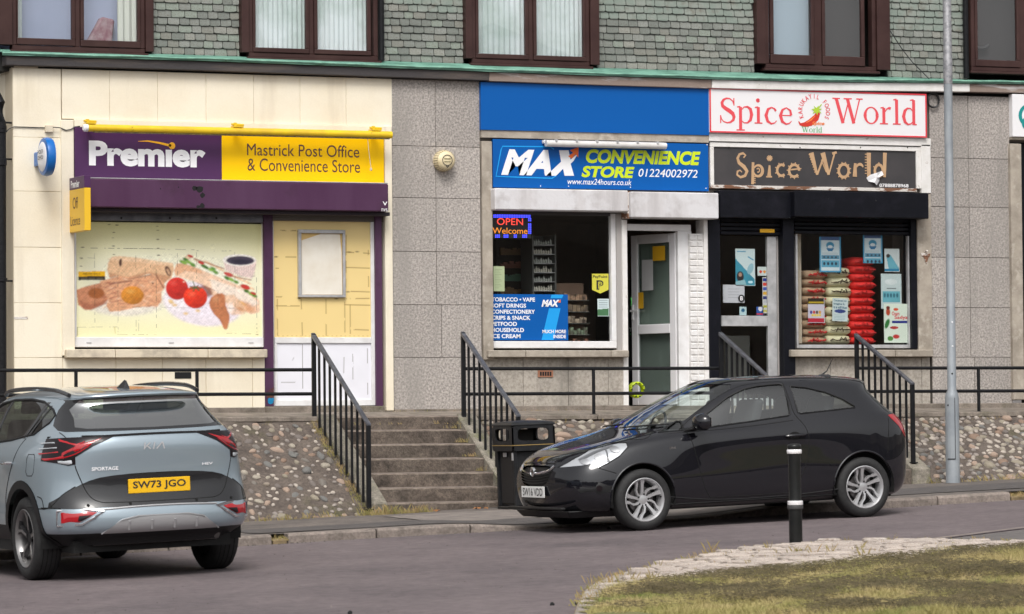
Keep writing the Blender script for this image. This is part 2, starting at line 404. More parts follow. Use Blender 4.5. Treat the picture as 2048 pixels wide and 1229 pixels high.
# kerb stones, each its own part
kerb = bpy.data.objects.new('kerb', None); COL.objects.link(kerb); setp(kerb, kind='structure')
x = -12.0; k = 0
joints = [-12, -11.1, -10.2, -9.3, -8.4, -7.5, -6.6, -5.52, -5.36, -4.42, -3.42, -2.5, -1.6, -0.7, 0.2, 1.1, 2.0, 2.92, 3.25, 4.1, 5.0, 5.9, 6.8, 7.7, 8.6, 9.5]
for a, c in zip(joints[:-1], joints[1:]):
    gap_ = abs(c - a) < 0.2 or abs(c - 3.25) < .01
    g = 0.008; xa, xc = a + g, c - g
    b = B(); N = 5; vs = []
    for i in range(N + 1):
        x = xa + (xc - xa) * i / N; y = kerby(x); zr = zroad(x, y); h = kerbh(x) * (.5 if gap_ else 1); j = 0.004 * mnoise.noise(Vector((x * 5, 1, 2)))
        vs += [(x, y - 0.004 + j, zr - 0.1), (x, y + j, zr + h * 0.75), (x, y + 0.018 + j, zr + h + j), (x, y + KW, zr + h + 0.004), (x, y + KW, zr - 0.1)]
    fs = [(i * 5 + q, (i + 1) * 5 + q, (i + 1) * 5 + q + 1, i * 5 + q + 1) for i in range(N) for q in range(4)]
    fs += [(0, 1, 2, 3, 4), tuple(N * 5 + q for q in (4, 3, 2, 1, 0))]
    b.add(vs, fs); b.build('soil_gap' if gap_ else 'kerb_stone', m_soil if gap_ else m_kerb, kerb, bevel=0.006)
m_patch1 = M('dark_patch', (0.072, 0.065, 0.064), 0.9, c2=(0.10, 0.09, 0.086), ns=6, bump=0.5, bs=120)
m_patch2 = M('pale_patch', (0.23, 0.20, 0.18), 0.9, c2=(0.16, 0.14, 0.13), ns=5, bump=0.5, bs=90)
patch([(-5.6, -6.0), (-3.4, -6.25), (-2.2, -6.3), (-2.2, -5.6), (-3.6, -5.3), (-5.6, -5.2)], m_patch1)
patch([(-3.3, -5.2), (-1.2, -5.2), (-1.0, -3.6), (-2.6, -3.5), (-3.2, -3.9)], m_patch2)
patch([(1.2, -5.9), (6.2, -5.9), (6.2, -4.3), (1.2, -4.2)], m_patch1)
patch([(-1.1, -6.4), (0.3, -6.35), (0.4, -5.3), (-1.0, -5.4)], m_patch2, 0.006)
# ================================================================ terrace, steps, cheek walls, cobbled banks
LIPY = -1.3
SX = [(P(690, 838, -1.3).x - 0.10, P(916, 832, -1.3).x), (P(1462, 838, -1.3).x, P(1700, 838, -1.3).x + 0.02)]
zl = 0.222; ST = [(0.1615, 0.25, 6), (0.134, 0.29, 5)]
def ztop(i, s=0): return zl - ST[s][0] * i
RISE, TREAD, NST = ST[0]
terr = bpy.data.objects.new('terrace', None); COL.objects.link(terr); setp(terr, kind='structure')
b = B()
b.hexa([(-12, LIPY + 0.1, -1), (14, LIPY + 0.1, -1), (14, 0.2, -1), (-12, 0.2, -1), (-12, LIPY + .1, zl), (14, LIPY + .1, zl), (14, 0.2, 0.30), (-12, 0.2, 0.30)])
b.build('terrace_floor', m_conc, terr)
# lip slabs in front of the banks
segs = [(-12, SX[0][0] - .24), (SX[0][1] + .24, SX[1][0] - .24), (SX[1][1] + .24, 14)]
for a, c in segs:
    n = max(1, int(round((c - a) / 1.25)))
    for i in range(n):
        u0 = a + (c - a) * i / n + 0.004; u1 = a + (c - a) * (i + 1) / n - 0.004
        box('coping_slab', u0, u1, LIPY - 0.04, LIPY + 0.16, zl - 0.055 , zl + 0.006 + 0.003 * (i % 2), m_conc, terr, bevel=0.01)
for si, (a, c) in enumerate(SX):
    RISE, TREAD, NST = ST[si]
    st = bpy.data.objects.new('steps', None); COL.objects.link(st); setp(st, kind='structure')
    for i in range(NST + 1):
        y = LIPY - TREAD * i; z = ztop(i, si); zb = z - RISE - 0.02 if i < NST else z - 0.35
        rs = random.Random(si * 10 + i); b = B(); N = 14; vs = []
        for q in range(N + 1):
            x = a + (c - a) * q / N; j = 0.007 * mnoise.noise(Vector((x * 4, i * 3.1, si))) ; j2 = 0.006 * mnoise.noise(Vector((x * 6, i * 5.1, si + 4)))
            vs += [(x, y + 0.012, zb), (x, y + j, z - 0.012), (x, y + 0.008 + j, z + j2), (x, y + TREAD + 0.03, z + 0.012)]
        fs = [(q * 4 + r, (q + 1) * 4 + r, (q + 1) * 4 + r + 1, q * 4 + r + 1) for q in range(N) for r in range(3)]
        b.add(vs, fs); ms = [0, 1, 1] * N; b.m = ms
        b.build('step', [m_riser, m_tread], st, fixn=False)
    for (u0, u1) in ((a - 0.24, a - 0.002), (c + 0.002, c + 0.24)):
        yb = LIPY - TREAD * NST - 0.04; zb = ztop(NST, si) + 0.0
        # sloping top, vertical front end
        b = B(); N = 8; vs = []
        for q in range(N + 1):
            t = q / N; y = LIPY + 0.06 + (yb - LIPY - 0.06) * t; z = zl + 0.035 + (zb + 0.01 - zl - 0.035) * t + 0.004 * mnoise.noise(Vector((u0, t * 9, 0)))
            vs += [(u0, y, -1.3), (u0, y, z), (u1, y, z), (u1, y, -1.3)]
        fs = [(q * 4 + r, (q + 1) * 4 + r, (q + 1) * 4 + r + 1, q * 4 + r + 1) for q in range(N) for r in range(3)] + [(0, 1, 2, 3), (N * 4 + 3, N * 4 + 2, N * 4 + 1, N * 4)]
        b.add(vs, fs); b.build('cheek_wall', m_cheek, st, bevel=0.012)
RISE, TREAD, NST = ST[0]
BY1, BZ0 = -2.9, 0.165
def bank(a, c, dens, smin, smax, seed, limit=300):
    rs = random.Random(seed)
    o = bpy.data.objects.new('cobbled_bank', None); COL.objects.link(o); setp(o, kind='structure')
    vs = []
    def pt(u, t, h=0.0):
        y = LIPY - 0.035 + (BY1 - LIPY + 0.035) * t; zb = zpave(u, BY1) - 0.02; z = BZ0 + (zb - BZ0) * t
        bul = 0.035 * mnoise.noise(Vector((u * 1.3, t * 2.2, seed))) + 0.012 * mnoise.noise(Vector((u * 9, t * 12, seed)))
        nx = Vector((0, -(BZ0 - zb), (LIPY - 0.035 - BY1))).normalized()
        nx = Vector((0, -abs(nx.y), abs(nx.z)))
        return Vector((u, y, z)) + nx * (bul + h), nx
    nu = int((c - a) / 0.06); nt_ = 34; vs = []
    for j in range(nt_ + 1):
        for i in range(nu + 1): vs.append(tuple(pt(a + (c - a) * i / nu, j / nt_)[0]))
    n = nu + 1
    fs = [(j * n + i, (j + 1) * n + i, (j + 1) * n + i + 1, j * n + i + 1) for j in range(nt_) for i in range(nu)]
    me = bpy.data.meshes.new('mortar'); me.from_pydata(vs, [], fs); link_mesh('mortar', me, m_mortar, o, smooth=True)
    protos = []
    for k in range(7):
        bm = bmesh.new(); bmesh.ops.create_icosphere(bm, subdivisions=2 if k < 7 else 1, radius=1)
        for v in bm.verts:
            f = 1 + 0.28 * mnoise.noise(v.co * 1.3 + Vector((k * 5, seed, 0))) + .1 * mnoise.noise(v.co * 3 + Vector((k * 9, 0, 0))); v.co = v.co * f
        me = bpy.data.meshes.new('stone'); bm.to_mesh(me); bm.free(); me.materials.append(m_cobble)
        me.polygons.foreach_set('use_smooth', [True] * len(me.polygons)); protos.append(me)
    L = 1.9; cell = dens; cnt = 0; stuff = B()
    nr = int(L / (cell * 0.8)); nc = int((c - a) / cell); cand = []
    for j in range(nr):
        for i in range(nc):
            u = a + (i + 0.5 + rs.uniform(-.42, .42) + (j % 2) * .5) * cell; t = (j + 0.5 + rs.uniform(-.4, .4)) / nr
            if u > c - .03 or u < a + .03: continue
            s = rs.uniform(smin, smax) * (1.5 if rs.random() < .12 else 1) ; cand.append((s, u, t))
    cand.sort(reverse=True)
    for idx, (s, u, t) in enumerate(cand):
        p, nn = pt(u, t, rs.uniform(-0.25, 0.1) * s)
        if idx < limit:
            q = bpy.data.objects.new('stone', protos[rs.randrange(7)]); COL.objects.link(q); q.parent = o
            q.location = p; q.scale = (s * rs.uniform(.8, 1.35), s * rs.uniform(.6, .95), s * rs.uniform(.45, .75))
            q.rotation_euler = (math.atan2(-nn.y, nn.z) , rs.uniform(-.9, .9), rs.uniform(-.9, .9))
            q.rotation_euler = (Matrix.Rotation(math.atan2(-nn.y, nn.z), 3, 'X') @ Matrix.Rotation(rs.uniform(0, 6.28), 3, 'Z') @ Matrix.Rotation(rs.uniform(-.3, .3), 3, 'X')).to_euler()
            cnt += 1
        else:
            me = protos[rs.randrange(7)]
            Rm = Matrix.Translation(p) @ Matrix.Rotation(math.atan2(-nn.y, nn.z), 4, 'X') @ Matrix.Rotation(rs.uniform(0, 6.28), 4, 'Z') @ Matrix.Diagonal((s, s * .8, s * .6, 1))
            stuff.add([tuple(Rm @ v.co) for v in me.vertices], [tuple(pp.vertices) for pp in me.polygons])
    if stuff.v:
        q = stuff.build('small_stones', M('bank_stone_small', (0.40, 0.35, 0.30), 0.8, c2=(0.24, 0.21, 0.19), ns=3, lo=.45, hi=.55), o, smooth=True, fixn=False); q['kind'] = 'stuff'
bank(-7.6, SX[0][0] - .242, 0.128, 0.020, 0.050, 11)
bank(SX[0][1] + .242, SX[1][0] - .242, 0.125, 0.030, 0.056, 12)
bank(SX[1][1] + .242, 8.2, 0.118, 0.030, 0.052, 13)
# dry weeds along the foot of the banks and other corners (uncountable)
def tuft(b, x, y, z, h, n, rs, spread=.05):
    for _ in range(n):
        a = rs.uniform(0, 6.28); l = h * rs.uniform(.4, 1.1); ox, oy = rs.uniform(-spread, spread), rs.uniform(-spread, spread)
        dx, dy = math.cos(a) * l * .6, math.sin(a) * l * .5; wv = 0.0028
        b.add([(x + ox - wv, y + oy, z), (x + ox + wv, y + oy, z), (x + ox + dx * .5 + wv * .6, y + oy + dy * .5, z + l * .7), (x + ox + dx, y + oy + dy, z + l)], [(0, 1, 2), (0, 2, 3)])
rs = random.Random(5); b = B()
for a, c, wt in ((-7.4, SX[0][0] - .2, 1.3), (SX[0][1] + .2, 1.9, 0.5), (3.9, 8, 1.5)):
    x = a
    while x < c:
        x += rs.uniform(.008, .05); y = -2.93 - abs(rs.gauss(0, .10)) * wt
        if rs.random() < .75: tuft(b, x, y, zpave(x, y), rs.uniform(.02, .08), rs.randint(3, 8), rs)
for _ in range(70):      # thicker clump at the foot of the left cheek
    tuft(b, rs.uniform(SX[0][0] - .35, SX[0][0] + .45), -2.95 + rs.uniform(-.12, .02), zpave(-3, -2.95), rs.uniform(.04, .12), 7, rs)
for _ in range(90):
    x = rs.uniform(-6, 6); tuft(b, x, LIPY - .05 - rs.uniform(0, .04), zl - .09, rs.uniform(.02, .06), 4, rs)
for _ in range(160):      # along the edge of the cheek
    t = rs.random(); tuft(b, SX[0][0] - .27 + rs.uniform(-.05, .01), LIPY + (BY1 - LIPY) * t, BZ0 + (-.85 - BZ0) * t + .01, rs.uniform(.02, .07), 5, rs)
for _ in range(34):       # step corners
    i = rs.randrange(0, 4); tuft(b, SX[0][1] - abs(rs.gauss(0, .07)), LIPY - TREAD * (i + 1) + .2, ztop(i + 1) + .02, rs.uniform(.02, .07), 4, rs)
for _ in range(22):
    tuft(b, rs.uniform(-5.53, -5.34), kerby(-5.4) + rs.uniform(.0, .1), zroad(-5.4, -6.6) + .03, rs.uniform(.03, .08), 4, rs)
for _ in range(60):
    tuft(b, rs.uniform(2.9, 3.3), kerby(3) + rs.uniform(.0, .1), zroad(3.1, -6.6) + .03, rs.uniform(.03, .07), 4, rs)
for _ in range(60):
    tuft(b, rs.uniform(-1.6, 1.3), -.04, .285, rs.uniform(.01, .03), 4, rs)
setp(b.build('dry_weeds', m_straw, fixn=False), label='dry straw coloured weeds along the foot of the stone banks', cat='weeds', kind='stuff')
# moss on the top edges of the banks
# ================================================================ the planted island in front
ISL = [(1151, 1240), (1163, 1208), (1185, 1192), (1226, 1174), (1300, 1155), (1400, 1134), (1490, 1119), (1588, 1110), (1700, 1106), (1850, 1105), (2060, 1106)]
outer = [rz(px, py) for px, py in ISL]
inner_px = [(1185, 1236), (1200, 1204), (1215, 1188), (1250, 1178), (1318, 1168), (1420, 1162), (1520, 1154), (1610, 1146), (1715, 1135), (1860, 1119), (2060, 1104)]
def zisl(x, y): return zroad(x, y) + 0.085
inner = [rz(px, py, 0.085) for px, py in inner_px]
def resample(pts, n):
    d = [0]
    for a, c in zip(pts[:-1], pts[1:]): d.append(d[-1] + (Vector(c) - Vector(a)).length)
    out = []
    for i in range(n):
        s = d[-1] * i / (n - 1); k = max(j for j in range(len(d)) if d[j] <= s + 1e-9); k = min(k, len(pts) - 2)
        f = (s - d[k]) / (d[k + 1] - d[k]); out.append(Vector(pts[k]).lerp(Vector(pts[k + 1]), f))
    return out
ext0 = [rz(1165, 1420), rz(1138, 1290)]
outer_c = resample(ext0 + outer + [Vector((12, -6.6 - 9, 0))], 80)
# grass mound
inn = [v for v in inner]
_e = [rz(1215, 1420), rz(1170, 1290)]; _c = rz(3200, 1420)
poly = [(v.x, v.y) for v in _e] + [(v.x, v.y) for v in inn] + [(12, -14.2), (_c.x, _c.y)]
def inpoly(x, y, pl):
    r = False
    for i in range(len(pl)):
        x0, y0 = pl[i]; x1, y1 = pl[(i + 1) % len(pl)]
        if (y0 > y) != (y1 > y) and x < (x1 - x0) * (y - y0) / (y1 - y0) + x0: r = not r
    return r
opoly = [(v.x, v.y) for v in outer_c] + [(_c.x, _c.y)]
def pdist(x, y, pl):
    best = 9
    for i in range(len(pl)):
        x0, y0 = pl[i]; x1, y1 = pl[(i + 1) % len(pl)]; dx, dy = x1 - x0, y1 - y0
        t = max(0, min(1, ((x - x0) * dx + (y - y0) * dy) / (dx * dx + dy * dy + 1e-9))); best = min(best, math.hypot(x - x0 - t * dx, y - y0 - t * dy))
    return best
b = B(); oc = [(v.x, v.y) for v in outer_c] + [(_c.x, _c.y)]
b.add([(x, y, zisl(x, y) - 0.01) for x, y in oc], [tuple(range(len(oc)))])
o = b.build('island_base', m_soil, fixn=False); setp(o, kind='structure')
bm = bmesh.new(); bm.from_mesh(o.data); bmesh.ops.triangulate(bm, faces=bm.faces)
for f in bm.faces:
    if f.normal.z < 0: f.normal_flip()
bm.to_mesh(o.data); bm.free()
m_ikerb = M('pale_kerb', (0.40, 0.36, 0.32), 0.9, c2=(0.27, 0.23, 0.20), ns=7, rand=.1, grain=.3)
ik = bpy.data.objects.new('island_kerb', None); COL.objects.link(ik); setp(ik, kind='structure')
oc2 = resample(ext0 + outer + [Vector((12, -15.6, 0))], 44)
for k in range(43):
    A, C_ = oc2[k], oc2[k + 1]; vs = []
    for s in (0.015, .5, .985):
        p = A.lerp(C_, s); t = (C_ - A).normalized(); nn = Vector((t.y, -t.x, 0)); 
        if nn.y > 0 or True: nn = Vector((t.y, -t.x, 0))
        z = zroad(p.x, p.y)
        for off, h in ((0, -.05), (0, .07), (.025, .098), (.15, .102), (.15, -.05)):
            q = p + nn * off; vs.append((q.x, q.y, z + h))
    fs = [(i * 5 + q, (i + 1) * 5 + q, (i + 1) * 5 + q + 1, i * 5 + q + 1) for i in range(2) for q in range(4)] + [(0, 1, 2, 3, 4), (14, 13, 12, 11, 10)]
    B().add(vs, fs).build('kerb_stone', m_ikerb, ik)
# setts: rows following the edge
sett = bpy.data.objects.new('sett_paving', None); COL.objects.link(sett); setp(sett, kind='structure')
rs = random.Random(8); sm = []
for k in range(5):
    bm = bmesh.new(); bmesh.ops.create_cube(bm, size=1); bmesh.ops.bevel(bm, geom=bm.edges[:], offset=.13, segments=1, affect='EDGES')
    for v in bm.verts: v.co += Vector([0.07 * mnoise.noise(v.co * 2 + Vector((k * 7, q * 3, 0))) for q in range(3)])
    me = bpy.data.meshes.new('sett'); bm.to_mesh(me); bm.free(); me.materials.append(m_sett); sm.append(me)
cand = []
ggx = -6.7
ys_ = np.arange(-24, -9, 0.125); 
for jy, y in enumerate(ys_):
    x = -9.5 + (jy % 2) * .1
    while x < 3.5:
        w_ = rs.uniform(.15, .25); xx = x + w_ / 2; x += w_ + .02
        if not inpoly(xx, y, opoly) or inpoly(xx, y - .08, poly): continue
        if pdist(xx, y, [(v.x, v.y) for v in outer_c]) < .15: continue
        cand.append((-(Vector((xx, y, 0)) - CAM).length, xx, y, w_))
cand.sort(reverse=True); stuff = B()
vis = []
for c in cand:
    v = Vector((c[1], c[2], zisl(c[1], c[2]))) - CAM; z = v.dot(_fw); px = 1024 + FPX * v.dot(_r) / z; py = 614.5 - FPX * v.dot(_u) / z
    vis.append((-20 < px < 2068 and py < 1240, c))
vis.sort(key=lambda q: not q[0])
for i, (ok, (d, x, y, w_)) in enumerate(vis):
    me = sm[rs.randrange(5)]; z = zisl(x, y) + rs.uniform(-.012, .012); rt = rs.uniform(-.08, .08)
    if i < 300:
        q = bpy.data.objects.new('sett', me); COL.objects.link(q); q.parent = sett; q.location = (x, y, z); q.scale = (w_ * .97, .105, .08); q.rotation_euler = (rs.uniform(-.05, .05), rs.uniform(-.05, .05), rt)
    else:
        Mx = Matrix.Translation((x, y, z)) @ Matrix.Rotation(rt, 4, 'Z') @ Matrix.Diagonal((w_, .112, .09, 1))
        stuff.add([tuple(Mx @ v.co) for v in me.vertices], [tuple(p.vertices) for p in me.polygons])
if stuff.v: stuff.build('far_setts', m_sett, sett, fixn=False)['kind'] = 'stuff'
# turf surface
def zturf(x, y):
    d = pdist(x, y, poly[2:13]) if inpoly(x, y, poly) else 0
    return zisl(x, y) + 0.02 + .05 * min(1, d / .6) + (0.05 * mnoise.noise(Vector((x * .8, y * .5, 1))) + .035 * mnoise.noise(Vector((x * 2.6, y * 1.6, 7))) + .02 * mnoise.noise(Vector((x * 7, y * 4, 2)))) * min(1, d)
gx = np.arange(-10, 6, .2); gy = np.arange(-24, -9, .2); b = B(); idx = {}; 
for yy in gy:
    for xx in gx:
        if inpoly(xx, yy, poly) or pdist(xx, yy, poly) < .15: idx[(round(xx, 2), round(yy, 2))] = len(b.v); b.v.append((xx, yy, zturf(xx, yy)))
for yy in gy:
    for xx in gx:
        ks = [(round(xx + a, 2), round(yy + c, 2)) for a, c in ((0, 0), (.2, 0), (.2, .2), (0, .2))]
        if all(q in idx for q in ks): b.f.append(tuple(idx[q] for q in ks)); b.m.append(0)
setp(b.build('turf', m_turf, smooth=True, fixn=False), kind='structure')
# grass blades + clumps of cut grass
rs = random.Random(21); b = B(); bh = B(); n = 0
while n < 90000:
    px = rs.uniform(1150, 2070); py = rs.uniform(1095, 1250); p = rz(px, py, .1)
    x, y = p.x, p.y
    if not inpoly(x, y, poly): 
        n += 1; continue
    n += 1; z = zturf(x, y) - .005; g = mnoise.noise(Vector((x * 2.2, y * 1.1, 5))); h = rs.uniform(.016, .055) * (1.2 + 1.3 * g)
    a = rs.uniform(0, 6.28); dx, dy = math.cos(a) * h * .9, math.sin(a) * h * .6; wv = .003
    b.v += [(x - wv, y, z), (x + wv, y, z), (x + dx, y + dy, z + h)]; k = len(b.v); b.f.append((k - 3, k - 2, k - 1)); b.m.append(0)
o = b.build('grass', m_grass, fixn=False); setp(o, 'rough mown grass on the traffic island in front', 'grass', kind='stuff')
for c in range(760):
    px = rs.uniform(1250, 2070); py = rs.uniform(1105, 1245); p = rz(px, py, .1)
    if mnoise.noise(Vector((p.x * 1.1, p.y * .8, 9))) < .02 or not inpoly(p.x, p.y - .2, poly): continue
    L_ = rs.uniform(.06, .22)
    for _ in range(90):
        x = p.x + rs.gauss(0, L_); y = p.y + rs.gauss(0, L_ * .5); 
        if not inpoly(x, y, poly): continue
        z = zturf(x, y) + rs.uniform(.0, .07); a = rs.uniform(0, 6.28); l = rs.uniform(.03, .08); dx, dy = math.cos(a) * l, math.sin(a) * l
        k = len(bh.v); bh.v += [(x, y, z), (x + .003, y + .002, z + .005), (x + dx, y + dy, z + rs.uniform(-.015, .02))]; bh.f.append((k, k + 1, k + 2)); bh.m.append(0)
setp(bh.build('cut_grass', m_hay, fixn=False), 'brown clumps of dried cut grass lying on the turf', 'cut grass', kind='stuff')
b = B(); rs = random.Random(4)
for v in resample(outer, 260):
    if rs.random() < .8:
        for _ in range(rs.randint(1, 3)):
            tuft(b, v.x + rs.uniform(-.05, .15), v.y - rs.uniform(-.02, .25), zisl(v.x, v.y), rs.uniform(.012, .05) * (1.7 if rs.random() < .12 else 1), 5, rs)
for px in (1225, 1240, 1260, 1300, 1310, 1425, 1540, 1575, 1590, 1600, 1617, 1660, 1720, 1730, 1740, 1970, 1985):
    p = rz(px + rs.uniform(-6, 6), 1100 + rs.uniform(0, 22) + (60 if px < 1330 else 0), .085)
    for _ in range(3): tuft(b, p.x, p.y, p.z, rs.uniform(.06, .13), 4, rs, .03)
for c in rs.sample(cand, min(len(cand), 200)): tuft(b, c[1] + c[3] / 2, c[2], zisl(c[1], c[2]) + .03, rs.uniform(.01, .04), 4, rs, .06)
setp(b.build('dry_weeds', m_straw, fixn=False), 'yellow weeds growing between the pale setts of the island', 'weeds', kind='stuff')
# older asphalt apron beyond the island
pl = [rz(px, py) for px, py in ((1800, 1089), (1925, 1075), (2060, 1059), (2060, 1092))]
b = B(); b.add([(p.x, p.y, road_z(p.x, p.y) + .006) for p in pl], [(0, 3, 2, 1)]); o = b.build('side_road', m_road2, fixn=False); setp(o, kind='structure')
for f in o.data.polygons: pass
bm = bmesh.new(); bm.from_mesh(o.data)
for f in bm.faces:
    if f.normal.z < 0: f.normal_flip()
bm.to_mesh(o.data); bm.free()
b = B(); a_, c_ = rz(1808, 1088), rz(2060, 1057); d_ = (c_ - a_).normalized(); nn = Vector((-d_.y, d_.x, 0)) * .07
b.add([(q.x, q.y, zroad(q.x, q.y) + .014) for q in (a_, c_, c_ + nn, a_ + nn)], [(0, 1, 2, 3)]); setp(b.build('road_joint', m_kerb), kind='structure')
# unseen ring, added to give glass and paint a dark skyline to mirror
b = B(); rs = random.Random(2); prev = None
ring = []
for i in range(73):
    a = math.radians(i * 5); R0 = 150; x = -10 + R0 * math.sin(a); y = -20 + R0 * math.cos(a)
    h = 15 + 9 * abs(mnoise.noise(Vector((i * .35, 0, 0)))) + 4 * (i % 5 == 0)
    ring.append((x, y, h))
vs = []
for x, y, h in ring: vs += [(x, y, -8), (x * .98, y * .98, h * .5), (x, y, h)]
fs = []
for i in range(72): fs += [(i * 3, i * 3 + 3, i * 3 + 4, i * 3 + 1), (i * 3 + 1, i * 3 + 4, i * 3 + 5, i * 3 + 2)]
b.add(vs, fs); setp(b.build('reflection_ring', M('reflection_ring_tone', (0.085, 0.085, 0.07), 0.95, c2=(0.16, 0.14, 0.12), ns=.06, lo=.45, hi=.55)), kind='structure')

b = B(); rs = random.Random(77)
for _ in range(420):
    px = rs.uniform(0, 2048); py = rs.uniform(1060, 1228); p = rz(px, py)
    if p.y > kerby(p.x) - .1 or inpoly(p.x, p.y, opoly): continue
    s_ = rs.uniform(.003, .008); a = rs.uniform(0, 3)
    b.add([(p.x - s_, p.y - s_ * .6, p.z), (p.x + s_, p.y - s_, p.z), (p.x + s_ * .3, p.y + s_, p.z), (p.x, p.y, p.z + s_ * 1.1)], [(0, 1, 3), (1, 2, 3), (2, 0, 3)])
for _ in range(260):
    x = rs.uniform(-7, 7); y = kerby(x) - abs(rs.gauss(0, .05)) - .01; s_ = rs.uniform(.005, .014)
    b.add([(x - s_, y - s_, zroad(x, y)), (x + s_, y - s_, zroad(x, y)), (x, y + s_, zroad(x, y)), (x, y, zroad(x, y) + s_)], [(0, 1, 3), (1, 2, 3), (2, 0, 3)])
o = b.build('road_grit', M('grit', (.07, .06, .055), .9, c2=(.20, .17, .15), ns=1.5, lo=.5, hi=.6), fixn=False); setp(o, 'loose grit and tiny stones scattered over the road', 'grit', kind='stuff')
# ================================================================ the building
m_gran = M('grey_granite', (0.48, 0.435, 0.40), 0.8, grain=.22, gs=30, c2=(0.24, 0.22, 0.208), ns=42, lo=0.38, hi=0.62, det=5, bump=0.25, bs=90, rand=0.09, c3=(0.28, 0.26, 0.24), s3=1.9, lo3=0.48, hi3=0.75, streak=True)
m_gran2 = M('low_granite', (0.44, 0.40, 0.35), 0.85, c2=(0.29, 0.26, 0.225), ns=30, lo=0.4, hi=0.66, bump=0.3, bs=90, rand=0.08, c3=(0.18, 0.165, 0.145), s3=2.2, lo3=0.5, hi3=0.75, streak=True)
m_cream = M('cream_paint', (0.83, 0.76, 0.62), 0.7, grain=.03, c2=(0.77, 0.69, 0.54), ns=1.6, lo=0.4, hi=0.7, bump=0.12, bs=50, rand=0.02, c3=(0.60, 0.52, 0.40), s3=2.4, lo3=0.56, hi3=0.85, streak=True)
m_surr = M('stone_surround', (0.42, 0.37, 0.31), 0.88, c2=(0.26, 0.225, 0.185), ns=4, lo=0.4, hi=0.7, bump=0.4, bs=50, c3=(0.47, 0.42, 0.36), s3=9, lo3=0.55, hi3=0.7)
m_back = M('joint_mortar', (0.14, 0.125, 0.11), 0.95)
m_backc = M('cream_joint', (0.60, 0.52, 0.39), 0.9)
m_whitep = M('peeling_white_paint', (0.80, 0.78, 0.77), 0.6, c2=(0.70, 0.68, 0.65), ns=6, bump=0.3, bs=40, c3=(0.33, 0.24, 0.19), s3=9, lo3=0.64, hi3=0.70)
m_upvc = M('white_upvc', (0.80, 0.80, 0.81), 0.35, c2=(0.68, 0.67, 0.67), ns=5)
m_alu = M('grey_aluminium', (0.52, 0.52, 0.53), 0.38, metal=0.2, c2=(0.36, 0.36, 0.37), ns=7)
m_slate = M('green_slate', (0.3, 0.33, 0.3), 0.7, ramp=[(0.20, 0.22, 0.20), (0.225, 0.245, 0.222), (0.185, 0.205, 0.185), (0.22, 0.235, 0.215), (0.24, 0.255, 0.235), (0.205, 0.21, 0.185), (0.22, 0.255, 0.22), (0.235, 0.24, 0.215)],
            c2=(0.135, 0.125, 0.10), ns=9, lo=0.50, hi=0.72, bump=0.5, bs=45, rand=0.14, c3=(0.33, 0.25, 0.17), s3=14, lo3=0.68, hi3=0.78)
m_copper = M('verdigris_copper', (0.15, 0.32, 0.25), 0.65, c2=(0.07, 0.17, 0.13), ns=5, lo=0.4, hi=0.7, bump=0.5, bs=30, c3=(0.035, 0.035, 0.035), s3=11, lo3=0.66, hi3=0.73, stretch=(0.6, 1, 3))
m_fdark = M('blackened_fascia', (0.045, 0.04, 0.042), 0.7, c2=(0.11, 0.085, 0.07), ns=3, lo=.5, hi=.75, stretch=(.3, 1, 3), bump=.4, bs=30)
m_fwood = M('bare_fascia', (0.26, 0.20, 0.17), 0.85, c2=(0.50, 0.47, 0.46), ns=4, lo=.52, hi=.6, stretch=(.35, 1, 2.2), bump=.6, bs=30)
m_purple = M('purple_paint', (0.066, 0.022, 0.062), 0.5, spec=.3, c2=(0.095, 0.042, 0.092), ns=1.6, lo=.4, hi=.75, stretch=(1, 1, .15), bump=.15, bs=30, c3=(0.03, 0.012, 0.02), s3=1.2, lo3=.55, hi3=.75)
m_purpsign = M('purple_sign', (0.072, 0.024, 0.088), 0.4, spec=.3)
m_yellow = M('yellow_sign', (0.95, 0.57, 0.001), 0.45, spec=.2)
m_yelpanel = M('yellow_door_panel', (0.80, 0.60, 0.27), 0.55, c2=(0.76, 0.56, 0.24), ns=2, bump=.1, bs=20)
m_shut = M('white_shutter_box', (0.60, 0.58, 0.59), 0.5, c2=(0.46, 0.44, 0.445), ns=3.5, lo=.4, hi=.72, stretch=(2.5, 1, .3), bump=.25, bs=30, c3=(0.66, 0.65, 0.67), s3=2, lo3=.5, hi3=.6)
m_black = M('black_shutter_paint', (0.006, 0.0065, 0.010), 0.4, spec=.16, c2=(0.012, 0.012, 0.018), ns=5, lo=.5, hi=.75, bump=.2, bs=20, c3=(0.28, 0.27, 0.25), s3=22, lo3=.735, hi3=.76)
m_rust = M('rusty_strip', (0.20, 0.095, 0.055), 0.9, c2=(0.66, 0.62, 0.58), ns=9, lo=.47, hi=.53, stretch=(.5, 1, 1.6), bump=.6, bs=50)
m_blue = M('blue_sign', (0.0, 0.095, 0.38), 0.4, spec=.25)
m_redl = M('red_print', (0.72, 0.045, 0.065), 0.45)
m_whites = M('white_sign', (0.80, 0.79, 0.81), 0.4)
m_wprint = M('white_print', (0.84, 0.84, 0.86), 0.45)
m_lime = M('lime_print', (0.60, 0.74, 0.01), 0.45)
m_cyan = M('cyan_print', (0.005, 0.33, 0.80), 0.45)
m_orange = M('orange_print', (0.86, 0.16, 0.02), 0.45)
m_blackp = M('black_print', (0.02, 0.02, 0.022), 0.5)
m_brownp = M('brown_print', (0.10, 0.04, 0.03), 0.5)
m_glass = glassmat('shop_glass', (0.95, 0.96, 0.955), extra=0.055)
m_glassu = glassmat('upper_glass', (1, 1, 1), extra=0.10)
m_netc = M('net_curtain', (0.66, 0.74, 0.76), 0.8, c2=(.46, .56, .54), ns=1.4, lo=.4, hi=.6)
m_room = M('dark_room', (0.24, 0.19, 0.155), 0.9, c2=(0.34, 0.27, 0.21), ns=1.5)
